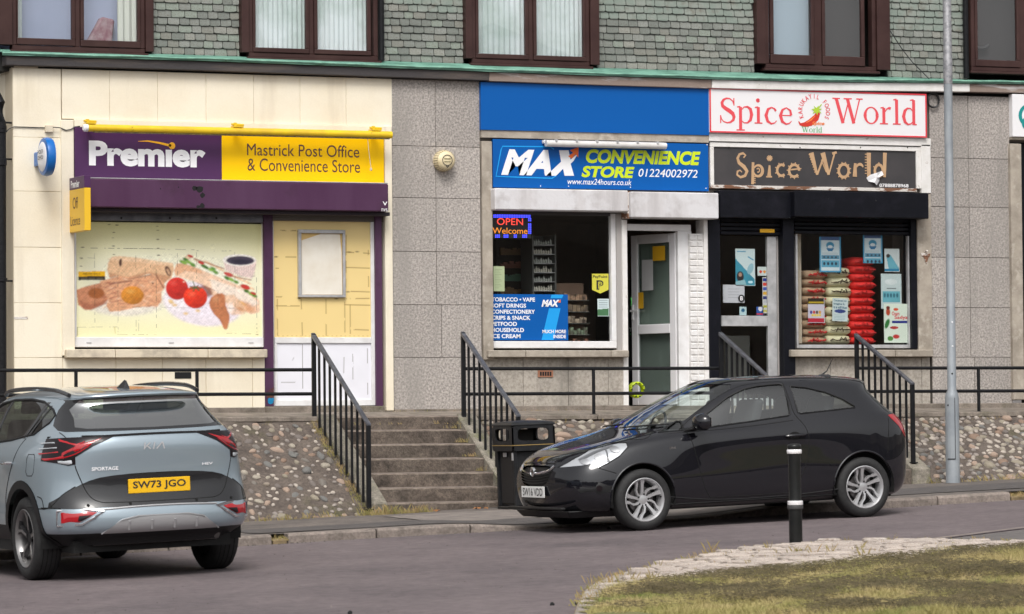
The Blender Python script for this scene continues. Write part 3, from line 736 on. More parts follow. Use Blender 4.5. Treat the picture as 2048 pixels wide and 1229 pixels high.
ZC = [4.104, 3.436, 2.820, 2.182, 1.550, 0.925, 0.296]
bld = thing('shop_building', 'long shop row with cream, grey granite and green slate fronts above the steps', 'building', (0, 0, 0.0))
XL = P(27, 480).x; XR = 14.0
def blocks(name, x0, x1, zt, zb, joints, mat, back, y=0.0, th=0.035, g=0.003, rnd=0.0):
    b = B(); b.box(x0, x1, y + 0.009, y + 0.30, zb, zt); b.build('wall', back, bld)
    zs = [zt] + [z for z in ZC[1:] if zb + .02 < z < zt - .02] + [zb]
    for r in range(len(zs) - 1):
        js = [x0] + [j for j in (joints(r, zs[r]) if callable(joints) else joints) if x0 + .03 < j < x1 - .03] + [x1]
        for k in range(len(js) - 1):
            e = R_.uniform(0, .003)
            box(name, js[k] + g, js[k + 1] - g, y - e, y + th, zs[r + 1] + g, zs[r] - g, mat, bld, bevel=0.003)
# --- granite pier between the shops
xa, xb = P(785, 500).x, P(962, 500).x
xj = P(872, 400).x
blocks('stone_block', xa, xb, 4.23, 0.285, lambda r, z: [xj] if z > 2.0 else ([xj + .06] if z < 1.7 and z > 1.2 else []), m_gran, m_back)
# --- granite pier to the right
xc, xd = P(1862, 500).x, P(2022, 500).x
xj2 = P(1938, 400).x
blocks('stone_block', xc, xd, 4.23, 0.285, lambda r, z: [xj2] if r not in (3, 5) or z > 2 else [xj2 + .05], m_gran, m_back)
# --- under the two shop windows on the right
x0, x1 = P(962, 770).x, P(1250, 770).x
blocks('stone_block', x0, x1, 0.99, 0.285, [P(q, 770).x for q in (1048, 1138, 1218)], m_gran2, m_back, y=0.02)
x2, x3 = P(1590, 730).x, P(1862, 730).x
blocks('stone_block', x2, x3, 0.97, 0.285, [P(q, 740).x for q in (1662, 1718, 1790, 1845)], m_gran2, m_back, y=0.02)
# --- cream painted blocks: left pier, band over the shop, under the window
xp0, xp1 = XL, P(124, 480).x
blocks('painted_block', xp0, xp1, 4.23, 0.285, [], m_cream, m_backc)
bx = [P(q, 190).x for q in (124, 219, 315, 412, 507, 600, 692, 784)]
blocks('painted_block', bx[0], bx[-1], 4.23, P(450, 246).z, bx[1:-1], m_cream, m_cream, g=.0016)
wx1 = P(530, 760).x
blocks('painted_block', xp1, wx1, P(340, 716).z, 0.285, [P(q, 760).x for q in (232, 325, 412, 505)], m_cream, m_backc)
# grey plinth strip under everything
for (u0, u1) in ((XL, P(532, 800).x), (xa, xb), (x0, P(1256, 800).x), (x2, XR)):
    box('plinth', u0, u1, -0.045, 0.03, 0.20, 0.345 if u0 != xa else 0.315, m_conc, bld, bevel=.006)
# left return of the corner and the neighbouring recessed wall
b = B(); b.box(XL, XL + .3, 0.301, 0.9, 0.25, 4.26); b.build('wall', m_cream, bld)
b = B(); b.box(-14, XL + .29, 0.62, 0.9, 0.2, 4.26); b.build('wall', M('dark_side_wall', (0.16, 0.15, 0.14), 0.9, c2=(0.10, 0.09, 0.085), ns=3, bump=.5), bld)
b = B(); b.box(XL + .02, XL + .3, 0.0, 0.3, 0.285, 4.26); b.build('wall', m_backc, bld)
# --- surrounds
sy = -0.035
def surr(x0, y0, x1, y1, mat, Y0=sy, Y1=0.12, name='surround', z=None, xs=None):
    r = RC(x0, y0, x1, y1, Y0)
    return box(name, r[0], r[1], Y0, Y1, r[2], r[3], mat, bld, bevel=0.006)
surr(124, 240, 149, 712, m_cream); 
r = RC(149, 241, 771, 264, sy); box('surround', r[0], r[1], sy, .12, P(460, 262, sy).z, P(460, 246, sy).z, m_cream, bld)
surr(771, 252, 786, 822, m_cream)
surr(966, 283, 986, 720, m_surr)
b1 = P(1418, 280, sy).x
r = RC(963, 262, 1418, 281, sy); box('surround', r[0], b1, sy, .12, r[2], r[3], m_surr, bld)
r = RC(1418, 272, 1862, 288, sy); box('surround', b1 + .002, r[1], sy, .12, r[2], r[3], m_whitep, bld)
surr(1843, 289, 1862, 387, m_whitep); surr(1836, 389, 1864, 707, m_surr)
# pilaster at the far right and the next unit
surr(2024, 288, 2046, 800, m_surr, Y0=-.06)
surr(2024, 277, 2700, 288, m_surr, Y0=-.06)
b = B(); r = RC(2046, 292, 2900, 780, .12); b.box(r[0], r[1], .12, .2, .3, r[3]); b.build('shopfront_panel', m_black, bld)
b = B(); b.box(xd, XR, 0.03, 0.3, P(2040, 190).z - .6, 4.24); b.build('wall', m_back, bld)
# backing walls behind signs
def backing(x0, x1, z0, z1, y=0.03, mat=None):
    b = B(); b.box(x0, x1, y, y + .3, z0, z1); b.build('wall', mat or m_back, bld)
backing(P(960, 220).x, P(1864, 220).x, P(1400, 385).z, 4.24)
backing(P(149, 300).x, P(786, 300).x, P(460, 440).z, P(460, 250).z)
# --- sills
def sill(x0, y0, x1, y1, Y0, mat, joints=()):
    r = RC(x0, y0, x1, y1, Y0); js = [r[0]] + [P(j, (y0 + y1) / 2, Y0).x for j in joints] + [r[1]]
    for k in range(len(js) - 1): box('sill', js[k] + .003, js[k + 1] - .003, Y0 + .002 * k, 0.14, r[2], r[3], mat, bld, bevel=.008)
m_sillc = M('cream_sill', (0.66, 0.58, 0.45), 0.85, c2=(0.36, 0.31, 0.25), ns=4, lo=.45, hi=.72, bump=.4, bs=50)
sill(133, 699, 536, 716, -.11, m_sillc, (232, 417))
sill(977, 701, 1259, 715, -.10, m_surr, (1052, 1223))
sill(1582, 700, 1868, 714, -.10, m_surr, (1722, 1792))
# --- cornice: dark fascia board and verdigris copper edge
def fbot(x):
    return float(np.interp(x, [-6.2, -3.9, -1.6, -.1, 1.4, 2.8, 4.2, 5.7, 7.1], [4.246, 4.252, 4.238, 4.229, 4.222, 4.222, 4.230, 4.262, 4.28]))
def fascia(xa_, xb_, mat, dz=0.0, ya=-.10):
    b = B(); n = 8; vs = []
    for i in range(n + 1):
        x = xa_ + (xb_ - xa_) * i / n; zb = fbot(x) + dz + .003 * mnoise.noise(Vector((x * 5, 0, 0)))
        vs += [(x, ya, zb), (x, ya, fbot(x) + .105), (x, .1, fbot(x) + .105), (x, .1, zb)]
    b.add(vs, [(i * 4 + q, (i + 1) * 4 + q, (i + 1) * 4 + (q + 1) % 4, i * 4 + (q + 1) % 4) for i in range(n) for q in range(4)] + [(0, 1, 2, 3), (n * 4 + 3, n * 4 + 2, n * 4 + 1, n * 4)])
    b.build('fascia', mat, bld, bevel=.006)
fascia(XL - .10, P(1000, 150, -.1).x - .14, m_fdark); xq = P(886, 152, -.1).x
fascia(P(886, 152, -.1).x + .003 if False else P(1000, 150, -.1).x - .137, P(1424, 170, -.1).x, m_fwood, -.005, -.095)
fascia(P(1424, 170, -.1).x + .003, P(1940, 180, -.1).x, m_whitep, -.0, -.10)
fascia(P(1940, 180, -.1).x + .003, XR, m_fwood, 0, -.095)
# copper capping, slightly wavy
b = B(); N = 200; vs = []
x0_, x1_ = XL - .16, XR
for i in range(N + 1):
    x = x0_ + (x1_ - x0_) * i / N; j = .008 * mnoise.noise(Vector((x * 1.7, 0, 0))) + .004 * mnoise.noise(Vector((x * 7, 0, 3)))
    z = fbot(x) + .105
    vs += [(x, -.115 + j, z + .001 + j * .3), (x, -.13 + j, z + .006 + j), (x, -.13 + j, z + .035 + j), (x, -.11, z + .045 + j), (x, -.02, z + .055 + j), (x, .0, 4.42 + j * .5), (x, .08, 4.445)]
b.add(vs, [(i * 7 + q, (i + 1) * 7 + q, (i + 1) * 7 + q + 1, i * 7 + q + 1) for i in range(N) for q in range(6)])
b.build('copper_gutter_edge', m_copper, bld, smooth=True)
b = B(); b.tube([(x, -.135 + .005 * mnoise.noise(Vector((x * 3, 0, 0))), fbot(x) + .135 + .007 * mnoise.noise(Vector((x * 2, 5, 0)))) for x in np.arange(x0_, x1_, .1)], .012, 6)
b.build('copper_roll', M('bright_copper_roll', (0.24, 0.48, 0.37), 0.6, c2=(0.11, 0.26, 0.20), ns=6), bld, smooth=True)
# --- upper storey
UY = 0.10
b = B(); b.box(XL - .12, XR, UY + .03, UY + .4, 4.2, 4.4); b.box(XL - .12, XR, UY + .7, UY + 1, 4.2, 7.2); b.build('upper_wall', M('slate_backing', (0.035, 0.035, 0.032), 0.95), bld)
wins = []
def uwin(xo0, xo1, g1, g2, yb_out, yb_g, xside, cover, open_=0):
    """outer frame px, two panes px, bottoms px"""
    Y = UY - .06; yg = yb_g
    X0, X1 = P(xo0, 60, Y).x, P(xo1, 60, Y).x; zb = P((xo0 + xo1) / 2, yb_out, Y).z; zt = zb + 1.62
    w = thing('tmp', '', '') if False else bpy.data.objects.new('window', None); 
    COL.objects.link(w); w.parent = bld
    wins.append((X0, X1))
    lin_ = .045
    sx0, sx1 = (P(xside[0], 60, Y).x if xside[0] else X0), (P(xside[1], 60, Y).x if xside[1] else X1)
    ga = [P(v, 60, Y).x for v in (*g1, *g2)]; zg = P((g1[0] + g2[1]) / 2, yg, Y).z
    # side boards
    if xside[0]: box('side_board', X0, sx0 - .002, Y - .03, UY + .05, zb + .05, zt, m_sash, w)
    if xside[1]: box('side_board', sx1 + .002, X1, Y - .03, UY + .05, zb + .02, zt, m_sash, w)
    b = B(); b.box(sx0, sx1, Y, UY + .05, zb, zb + .055); b.box(sx0, sx1, Y, UY + .05, zt - .055, zt)
    b.box(sx0, sx0 + .055, Y, UY + .05, zb + .055, zt - .055); b.box(sx1 - .055, sx1, Y, UY + .05, zb + .055, zt - .055)
    xm0, xm1 = ga[1] + .045, ga[2] - .045
    if xm1 - xm0 < .03: c = (xm0 + xm1) / 2; xm0, xm1 = c - .015, c + .015
    b.box(xm0, xm1, Y + .004, UY + .05, zb + .055, zt - .055)
    b.build('frame', m_sash, w, bevel=.006)
    for k, (a, c) in enumerate(((ga[0], ga[1]), (ga[2], ga[3]))):
        b = B(); o0 = max(a - .048, sx0 + .055) if k == 0 else xm1 + .002; o1 = xm0 - .002 if k == 0 else min(c + .048, sx1 - .055)
        yy = Y - .012
        z0 = zb + .058; z1 = zt - .058; 
        b.box(o0, o1, yy, yy + .05, z0, zg - .004); b.box(o0, o1, yy, yy + .05, z1 - .05, z1)
        b.box(o0, a, yy, yy + .05, zg - .004, z1 - .05); b.box(c, o1, yy, yy + .05, zg - .004, z1 - .05)
        b.build('sash', m_sash, w, bevel=.008, seg=2)
        b = B(); b.box(a - .01, c + .01, yy + .03, yy + .034, zg - .01, z1 - .04); b.build('pane', m_glassu, w)
    b = B(); b.box(sx0 - .03, sx1 + .03, Y - .045, UY + .03, zb - .035, zb - .002); b.build('sill', m_sash, w, bevel=.006)
    # room behind
    b = B(); b.box(ga[0] - .2, ga[3] + .2, UY + .30, UY + .34, zb, zt); b.build('room', cover, w)
    return w, ga, zg, zt, zb
bm_back = M('blue_grey_room', (0.34, 0.40, 0.56), 0.9, c2=(0.28, 0.34, 0.50), ns=.8)
bm_dark = M('unlit_room', (0.035, 0.032, 0.034), 0.9)
W = []
W.append(uwin(-18, 306, (36, 143), (168, 275), 103, 79, (24, 290), bm_back))
W.append(uwin(482, 756, (511, 611), (635, 734), 118, 98, (497, None), bm_dark))
W.append(uwin(930, 1197, (957, 1050), (1073, 1166), 130, 110, (943, 1179), bm_dark))
W.append(uwin(1512, 1778, (1547, 1622), (1650, 1722), 140, 111, (1530, 1752), bm_dark))
W.append(uwin(1942, 2200, (1955, 2033), (2060, 2140), 146, 122, (None, None), bm_dark))
# pleated vertical blinds
def blind(w, x0, x1, zb, zt, y, mat, pitch=.045, depth=.02):
    vs = []; n = max(2, int((x1 - x0) / pitch * 4)); 
    for i in range(n + 1):
        x = x0 + (x1 - x0) * i / n; yy = y + depth * (.5 * math.sin(2 * math.pi * i / 4) + .3 * mnoise.noise(Vector((x * 30, 0, 0)))); vs += [(x, yy, zb), (x, yy, zt)]
    b = B(); b.add(vs, [(2 * i, 2 * i + 2, 2 * i + 3, 2 * i + 1) for i in range(n)]); return b.build('blind', mat, w, fixn=False)
for k in (1, 2):
    w, ga, zg, zt, zb = W[k]
    blind(w, ga[0] - .05, ga[1] + .05, zg - .05, zt, UY + .03, m_netc, .05 + .01 * k, .022); blind(w, ga[2] - .05, ga[3] + .05, zg - .05, zt, UY + .03 + .02 * k, m_netc, .06, .02)
w, ga, zg, zt, zb = W[0]
blind(w, ga[0] - .05, ga[0] + .10, zg - .05, zt, UY + .1, m_netc, .06, .03); blind(w, ga[3] - .19, ga[3] + .05, zg - .05, zt, UY + .1, M('cream_curtain', (0.60, 0.64, 0.58), .8), .08, .03)
b = B(); b.hexa([(ga[2] + .10, UY + .2, zg - .05), (ga[2] + .42, UY + .2, zg - .05), (ga[2] + .42, UY + .4, zg - .05), (ga[2] + .10, UY + .4, zg - .05), (ga[2] + .30, UY + .2, zg + .30), (ga[2] + .46, UY + .2, zg + .27), (ga[2] + .46, UY + .4, zg + .27), (ga[2] + .30, UY + .4, zg + .30)])
b.build('folded_textile', M('maroon_cloth', (0.20, 0.04, 0.075), .8, c2=(0.35, 0.25, 0.27), ns=9), w, bevel=.02)
w, ga, zg, zt, zb = W[3]
b = B(); b.box(ga[0] - .05, ga[1] + .05, UY + .1, UY + .105, zg - .05, zt); b.build('blind', M('blue_roller_blind', (0.34, 0.44, 0.52), .8), w)
w, ga, zg, zt, zb = W[4]
b = B(); b.tube(arc3 := [(ga[0] + .02 + .2 * (1 - math.cos(t)), UY + .25, zg + .42 - .25 * math.sin(t)) for t in np.linspace(0, 2.2, 12)], .025, 8); b.build('hose', m_blackp, w, smooth=True)
# down pipe pieces beside upper windows
for px in (764, 1933):
    b = B(); p = P(px, 60, 0.0); b.tube([(p.x, .02, P(px, 122 if px < 900 else 156, 0).z), (p.x, .02, 7)], .035, 10)
    o = b.build('drain_pipe', m_iron, smooth=True); setp(o, 'dark drainpipe between second upper window and slates' if px < 900 else 'black drainpipe beside the rightmost upper window', 'drainpipe')
# --- slates
SY = UY - .015
b0 = bmesh.new()
def slate_mesh(k):
    rs = random.Random(k); c1, c2 = rs.uniform(.05, .2), rs.uniform(.05, .2); j = lambda: rs.uniform(-.035, .035)
    pts = [(-.5, .5), (-.5, -.5 + c1 + j()), (-.5 + c1 * .8, -.5 + j()), (0.05 + j(), -.5 + j()), (.5 - c2 * .8, -.5 + j()), (.5, -.5 + c2 + j()), (.5, .5)]
    n = len(pts); vs = [(p[0], 0, p[1]) for p in pts] + [(p[0], 1, p[1]) for p in pts]
    vs = [(x, y + (-0.9 if z < 0 else 0) * 1.0, z) for x, y, z in vs]
    fs = [tuple(range(n))] + [tuple(range(2 * n - 1, n - 1, -1))] + [(i, n + i, n + (i + 1) % n, (i + 1) % n) for i in range(n)]
    me = bpy.data.meshes.new('slate'); me.from_pydata(vs, [], fs)
    bm = bmesh.new(); bm.from_mesh(me); bmesh.ops.recalc_face_normals(bm, faces=bm.faces); bm.to_mesh(me); bm.free()
    me.materials.append(m_slate); return me
slm = [slate_mesh(k) for k in range(10)]
RH = .0862; zs0 = 4.44
segx = []
edges = sorted(wins); 
xs_ = [(edges[i][1], edges[i + 1][0]) for i in range(4)] + [(edges[4][1], XR)]
xs_[0] = (edges[0][1], edges[1][0]); xs_[1] = (edges[1][1] + .08, edges[2][0]); xs_[3] = (edges[3][1], edges[4][0] - .02)
b = B()
for a, c in [(XL - .12, wins[0][0])] + [(edges[i][1], edges[i + 1][0]) for i in range(4)] + [(edges[4][1], XR)]: b.box(a - .01, c + .01, UY + .012, UY + .4, 4.401, 7.2)
for a, c in wins: b.box(a, c, UY + .06, UY + .4, 6.12, 7.2)
b.build('slate_battens', M('slate_backing', (0.035, 0.035, 0.032), 0.95), bld)
cnt = 0; stuff = B(); rs = random.Random(31)
lst = []
for si, (a, c) in enumerate(xs_):
    zmax = 7.1
    nr = int((zmax - zs0) / RH)
    for r in range(nr):
        z = zs0 + r * RH; x = a - rs.uniform(0, .1)
        while x < c:
            w_ = rs.uniform(.115, .165); xa_, xb_ = max(a, x), min(c, x + w_); x += w_
            if xb_ - xa_ < .03: continue
            lst.append((z, xa_, xb_, si))
lst.sort(key=lambda q: (q[0] > 5.32, q[3] == 4, q[0]))
for k, (z, xa_, xb_, si) in enumerate(lst):
    me = slm[rs.randrange(10)]; loc = ((xa_ + xb_) / 2, SY, z + RH * .55); s = (xb_ - xa_ - .008, .020, RH * .925); rz_ = rs.uniform(-.012, .012)
    e = rs.uniform(-.003, .003); loc = (loc[0], loc[1] + .022, loc[2] + rs.uniform(-.002, .002))
    if k < 300:
        q = bpy.data.objects.new('slate', me); COL.objects.link(q); q.parent = bld; q.location = (loc[0], loc[1] + e, loc[2]); q.scale = s; q.rotation_euler = (0.06, rz_, 0)
    else:
        Mx = Matrix.Translation((loc[0], loc[1] + e, loc[2])) @ Matrix.Rotation(.06, 4, 'X') @ Matrix.Rotation(rz_, 4, 'Y') @ Matrix.Diagonal((*s, 1))
        stuff.add([tuple(Mx @ v.co) for v in me.vertices], [tuple(p.vertices) for p in me.polygons])
m_slate2 = M('green_slate_rest', (0.225, 0.25, 0.222), 0.7, c2=(0.14, 0.13, 0.105), ns=9, lo=.5, hi=.72, bump=.4, bs=45, c3=(0.19, 0.23, 0.20), s3=5, lo3=.45, hi3=.6)
stuff.build('upper_slates', m_slate2, bld, fixn=False)['kind'] = 'stuff'
# eaves far above the frame
b = B(); b.box(XL - .5, XR, -.45, 6, 7.2, 7.35); b.build('eaves', m_fdark, bld)
b = B(); b.add([(XL - .5, -.45, 7.36), (XR, -.45, 7.36), (XR, 4.5, 10.2), (XL - .5, 4.5, 10.2)], [(0, 1, 2, 3)]); b.build('roof', m_fdark, bld)
# ================================================================ cream shop front
# shutter housing
YS = -.27
r = RC(181, 356, 777, 418, YS)
hx0, hx1 = P(137, 385, 0).x + .088, P(777, 395, YS).x
z1_ = P(480, 363, YS).z; z0_ = P(480, 419, YS).z
box('shutter_box', hx0, hx1, YS, .05, z0_, z1_, m_purple, bld, bevel=.01)
box('shutter_box_lip', hx0, hx1, YS + .01, .02, z1_ + .002, z1_ + .014, m_alu, bld)
b = B(); 
for px, py, s in ((399, 379, .06), (405, 391, .042), (389, 377, .045), (404, 412, .045), (396, 414, .03), (321, 378, .012), (357, 375, .012)):
    p = P(px, py, YS); vs = [(p.x + s * (.7 + .4 * mnoise.noise(Vector((a, px, 0)))) * math.cos(a), YS - .0015, p.z + s * .9 * (.7 + .5 * mnoise.noise(Vector((a, py, 5)))) * math.sin(a)) for a in np.linspace(0, 6.28, 13)[:-1]]
    b.add(vs, [tuple(range(12))])
b.build('flaked_paint', m_dark, bld)
p = P(770, 408, YS); text_fit('v', p.x - .03, p.x + .03, p.z - .02, p.z + .025, YS - .001, m_wprint, bld, name='scratched_mark')
text_fit('nvs', p.x - .045, p.x + .03, p.z - .09, p.z - .055, YS - .001, m_wprint, bld, name='scratched_mark')
box('soffit_board', hx0, P(768, 425, .02).x, YS + .1, .1, z0_ - .045, z0_ - .002, M('dark_soffit', (0.03, 0.022, 0.03), .7), bld)
# purple posts
for a, c in ((529, 547), (752, 765)):
    rr = RC(a, 428, c, 815, -.005); box('post', rr[0], rr[1], -.005, .14, rr[2] + .01, z0_ - .004, m_purple, bld)
# the poster window
wy = .07
win = bpy.data.objects.new('window', None); COL.objects.link(win); win.parent = bld
rr = RC(150, 431, 527, 694, wy); gx0, gx1 = P(152, 560, wy).x, P(524, 560, wy).x; gz0, gz1 = P(338, 675, wy).z, P(338, 446, wy).z
ft = P(338, 431, wy).z; fb = P(338, 695, wy).z
b = B(); b.box(gx0 - .03, gx1 + .04, wy - .03, wy + .05, fb, gz0); b.box(gx1, gx1 + .045, wy - .03, wy + .05, gz0, gz1 + .01); b.box(gx0 - .03, gx0 - .002, wy - .03, wy + .05, gz0, gz1)
b.build('frame', m_upvc, win, bevel=.006)
box('shutter_rail', gx0 - .03, gx1 + .045, wy - .05, wy + .05, gz1 + .012, ft + .02, M('dull_steel', (0.14, 0.14, 0.155), .45, metal=.4, c2=(.07, .07, .08), ns=6), win)
b = B()
for px in (240, 337, 430): p = P(px, 437, wy); b.lathe([(.0, -.002), (.012, -.002), (.014, 0)], (p.x, wy - .05, p.z), 8, 'y')
b.build('bolt', m_dark, win)
b = B()
for px in (176, 341, 500): p = P(px, 686, wy); b.box(p.x - .03, p.x + .03, wy - .036, wy - .03, p.z - .004, p.z + .004)
b.build('drain_cap', m_alu, win)
backing(gx0 - .1, gx1 + .1, fb - .1, ft + .1, y=.13, mat=m_dark)
# food print on the closed window: painted in the print's own units
pt = Paint(210, 112, 1728, 1040, 340, 208)
base = np.array(lin((216, 211, 150)))[None, None] * np.ones_like(pt.C)
t = np.clip((pt.V - 150) / 350, 0, 1)[..., None]
base = base * (1 - t) + np.array(lin((238, 234, 196))) * t
pt.C = base * (1 + .03 * pt.nzf(.01, 2))[..., None]
w0 = np.exp(-((pt.V - 560) / 260) ** 2 - ((pt.U - 1000) / 700) ** 4)
pt.blend(.75 * w0, (228, 228, 218))
pt.blend(np.clip((pt.V - 850) / 150, 0, 1) * .6, (236, 230, 178))
# plates
pt.ell(600, 760, 360, 125, (222, 215, 205), soft=.25, op=.9); pt.ell(590, 735, 340, 105, (235, 228, 214), soft=.3, op=.9)
pt.ell(1240, 770, 345, 190, (226, 216, 226), rot=8, soft=.12, op=.95); pt.ell(1260, 750, 300, 160, (231, 222, 232), rot=8, soft=.3)
pt.ell(1030, 700, 120, 160, (235, 228, 232), soft=.3, op=.8)
# sausage roll at the back
pt.poly([(470, 440), (500, 392), (560, 385), (700, 398), (860, 425), (1000, 440), (1005, 490), (985, 560), (940, 590), (905, 625), (860, 545), (800, 525), (680, 570), (620, 580), (540, 545), (480, 560), (462, 500)], (219, 178, 140), soft=1)
pt.poly([(500, 392), (700, 398), (1000, 440), (990, 462), (700, 432), (495, 420)], (233, 200, 165), op=.8, soft=3)
pt.poly([(480, 520), (620, 555), (800, 510), (985, 548), (905, 622), (860, 545), (800, 525), (620, 580), (480, 560)], (170, 112, 78), op=.6, soft=3)
pt.ell(570, 438, 15, 38, (75, 42, 34), rot=8, soft=.3); pt.ell(957, 503, 24, 50, (88, 58, 46), rot=-22, soft=.25); pt.ell(962, 508, 12, 34, (180, 140, 110), rot=-22, soft=.3)
for i in range(40):
    pt.ell(480 + (i * 67) % 500, 410 + (i * 31) % 130, 22, 10, (236, 196, 160) if i % 2 else (190, 140, 104), rot=i * 31, soft=.9, op=.45)
# pastries with apricot
pt.poly([(212, 660), (300, 630), (420, 600), (470, 640), (470, 740), (420, 780), (330, 822), (280, 822), (225, 780)], (196, 132, 98), soft=1)
pt.ell(372, 688, 72, 48, (160, 92, 48), soft=.2); pt.poly([(230, 740), (330, 780), (460, 735), (470, 770), (330, 822), (270, 815)], (150, 88, 66), op=.7, soft=3)
pt.poly([(400, 590), (560, 550), (720, 555), (830, 530), (900, 570), (935, 630), (900, 680), (905, 740), (870, 790), (700, 800), (560, 832), (480, 835), (452, 790), (470, 740), (430, 660)], (213, 158, 122), soft=1)
for i in range(60):
    pt.ell(440 + (i * 83) % 470, 560 + (i * 47) % 240, 34, 9, [(236, 206, 180), (176, 100, 74), (150, 78, 58), (228, 180, 140)][i % 4], rot=-30 + (i * 13) % 60, soft=.8, op=.55)
for i in range(5): pt.line(450 + i * 10, 640 + i * 30, 520 + i * 12, 600 + i * 36, 5, (150, 70, 60), .6)
pt.line(480, 610, 660, 585, 9, (110, 60, 50), .7); pt.line(640, 570, 820, 535, 8, (130, 80, 60), .6); pt.line(860, 540, 920, 640, 8, (120, 70, 52), .8)
pt.ell(665, 702, 98, 80, (198, 128, 44), soft=.12, shade=.35, wob=.04); pt.ell(650, 670, 50, 26, (226, 172, 90), soft=.9, op=.7); pt.ell(700, 730, 40, 20, (176, 98, 24), soft=.9, op=.6)
pt.ell(832, 604, 9, 9, (60, 30, 24), soft=.5)
# sandwich bread
pt.poly([(1005, 500), (1030, 440), (1090, 440), (1230, 490), (1400, 560), (1600, 640), (1712, 740), (1712, 835), (1640, 850), (1500, 790), (1300, 690), (1240, 610), (1100, 565), (1020, 540)], (231, 196, 168), soft=1)
pt.poly([(1300, 560), (1600, 660), (1705, 760), (1640, 800), (1480, 760), (1320, 650)], (238, 224, 210), op=.9, soft=3)
pt.poly([(1005, 500), (1030, 440), (1090, 440), (1230, 490), (1240, 520), (1100, 500), (1020, 545)], (214, 160, 122), op=.8, soft=2)
pt.ell(1600, 790, 110, 50, (205, 140, 95), rot=25, soft=.6, op=.8); pt.ell(1560, 760, 60, 18, (214, 160, 60), rot=30, soft=.7, op=.7)
# filling
for i, (x, y) in enumerate(((1070, 425), (1100, 405), (1130, 430), (1160, 450), (1270, 470), (1310, 490), (1350, 510), (1440, 555), (1480, 570), (1520, 590), (1600, 660), (1640, 685), (1670, 700), (1250, 460), (1090, 430), (1330, 480))):
    pt.ell(x, y, 32, 17, [(92, 140, 50), (60, 110, 34), (128, 168, 70)][i % 3], rot=25, soft=.5, wob=.2)
for x, y, s in ((1140, 380, 30), (1228, 432, 34), (1460, 528, 46), (1595, 628, 52), (1660, 680, 30), (1440, 520, 30)): pt.ell(x, y, s, s * .42, (188, 52, 44), rot=18, soft=.3)
for x, y, s in ((1120, 392, 30), (1190, 410, 24), (1300, 440, 70), (1380, 480, 60), (1540, 560, 70), (1610, 590, 50), (1650, 640, 30)): pt.ell(x, y, s, 12, (226, 196, 160), rot=26, soft=.4)
pt.line(1170, 400, 1420, 480, 6, (150, 80, 60), .8); pt.line(1500, 545, 1640, 570, 6, (160, 90, 70), .8)
# cup
pt.poly([(1410, 405), (1690, 405), (1672, 500), (1650, 560), (1560, 540), (1500, 520), (1430, 490)], (226, 206, 200), soft=1)
for i in range(14): pt.line(1432 + i * 19, 440 + 30 * math.sin(math.pi * i / 13), 1446 + i * 17, 545, 3, (178, 128, 122), .55)
pt.ell(1546, 408, 142, 50, (238, 232, 226), soft=.06); pt.ell(1553, 412, 122, 39, (66, 58, 76), soft=.1); pt.ell(1560, 420, 100, 25, (44, 38, 56), soft=.5)
# tomatoes
pt.ell(1030, 645, 96, 96, (192, 42, 34), soft=.08, shade=.3); pt.ell(1085, 590, 12, 8, (250, 210, 190), soft=.8); pt.ell(1000, 600, 40, 30, (222, 90, 78), soft=.9, op=.6); pt.ell(1040, 690, 40, 20, (150, 24, 20), soft=.9, op=.6)
pt.ell(1265, 665, 70, 46, (120, 64, 52), rot=30, soft=.3, op=.85)
pt.ell(1180, 715, 101, 94, (214, 52, 28), soft=.06, shade=.35); pt.ell(1150, 690, 46, 34, (240, 110, 80), soft=.9, op=.6); pt.ell(1190, 780, 60, 20, (160, 26, 16), soft=.9, op=.6)
for a in (0, 50, 110, 160, 210, 300): pt.line(1180, 636, 1180 + 46 * math.cos(math.radians(a)), 640 + 24 * math.sin(math.radians(a)), 7, (70, 92, 54), .95)
pt.line(1180, 640, 1160, 585, 5, (78, 104, 60)); pt.line(1200, 600, 1340, 660, 4, (150, 84, 70), .8)
# crust in front
pt.poly([(1292, 760), (1310, 712), (1360, 685), (1400, 680), (1430, 700), (1430, 780), (1460, 850), (1462, 900), (1440, 975), (1415, 975), (1380, 900), (1330, 850), (1300, 800)], (184, 116, 78), soft=1)
pt.ell(1350, 730, 40, 40, (206, 148, 106), soft=.9, op=.7); pt.poly([(1420, 700), (1500, 690), (1600, 800), (1590, 850), (1480, 860), (1450, 820), (1430, 760)], (222, 182, 150), op=.8, soft=3); pt.ell(1470, 800, 36, 60, (240, 228, 222), soft=.6, op=.8)
pt.ell(1550, 810, 50, 22, (196, 130, 80), rot=20, soft=.7, op=.7)
# crumbs and yellow label
for x, y in ((985, 760), (1100, 848), (1200, 825), (1010, 780), (975, 745)): pt.ell(x, y, 28, 16, (226, 186, 110), soft=.6, op=.8)
pt.poly([(230, 512), (445, 510), (445, 550), (230, 552)], (236, 180, 0), var=0); pt.poly([(230, 552), (445, 550), (445, 580), (230, 583)], (24, 22, 20), var=0)
for i in range(20): 
    pt.line(268 + i * 7, 531, 271 + i * 7, 531, 4, (60, 40, 0), .8 * (i % 6 != 5)); pt.line(252 + i * 9, 567, 256 + i * 9, 567, 3.4, (150, 140, 110), .7 * (i % 7 != 6))
for _ in range(2): pt.C = (pt.C * 2 + np.roll(pt.C, 1, 0) + np.roll(pt.C, -1, 0) + np.roll(pt.C, 1, 1) + np.roll(pt.C, -1, 1)) / 6
yel = (np.abs(pt.C - base).sum(2) > .12)[..., None]
pt.C = np.clip(pt.C * (1 + yel * (.13 * pt.nzf(.13, 4) + .05 * pt.nzf(.27, 9) + .12 * pt.nzf(.06, 5))[..., None] + .02 * pt.rng.randn(*pt.U.shape)[..., None]), 0, 1)
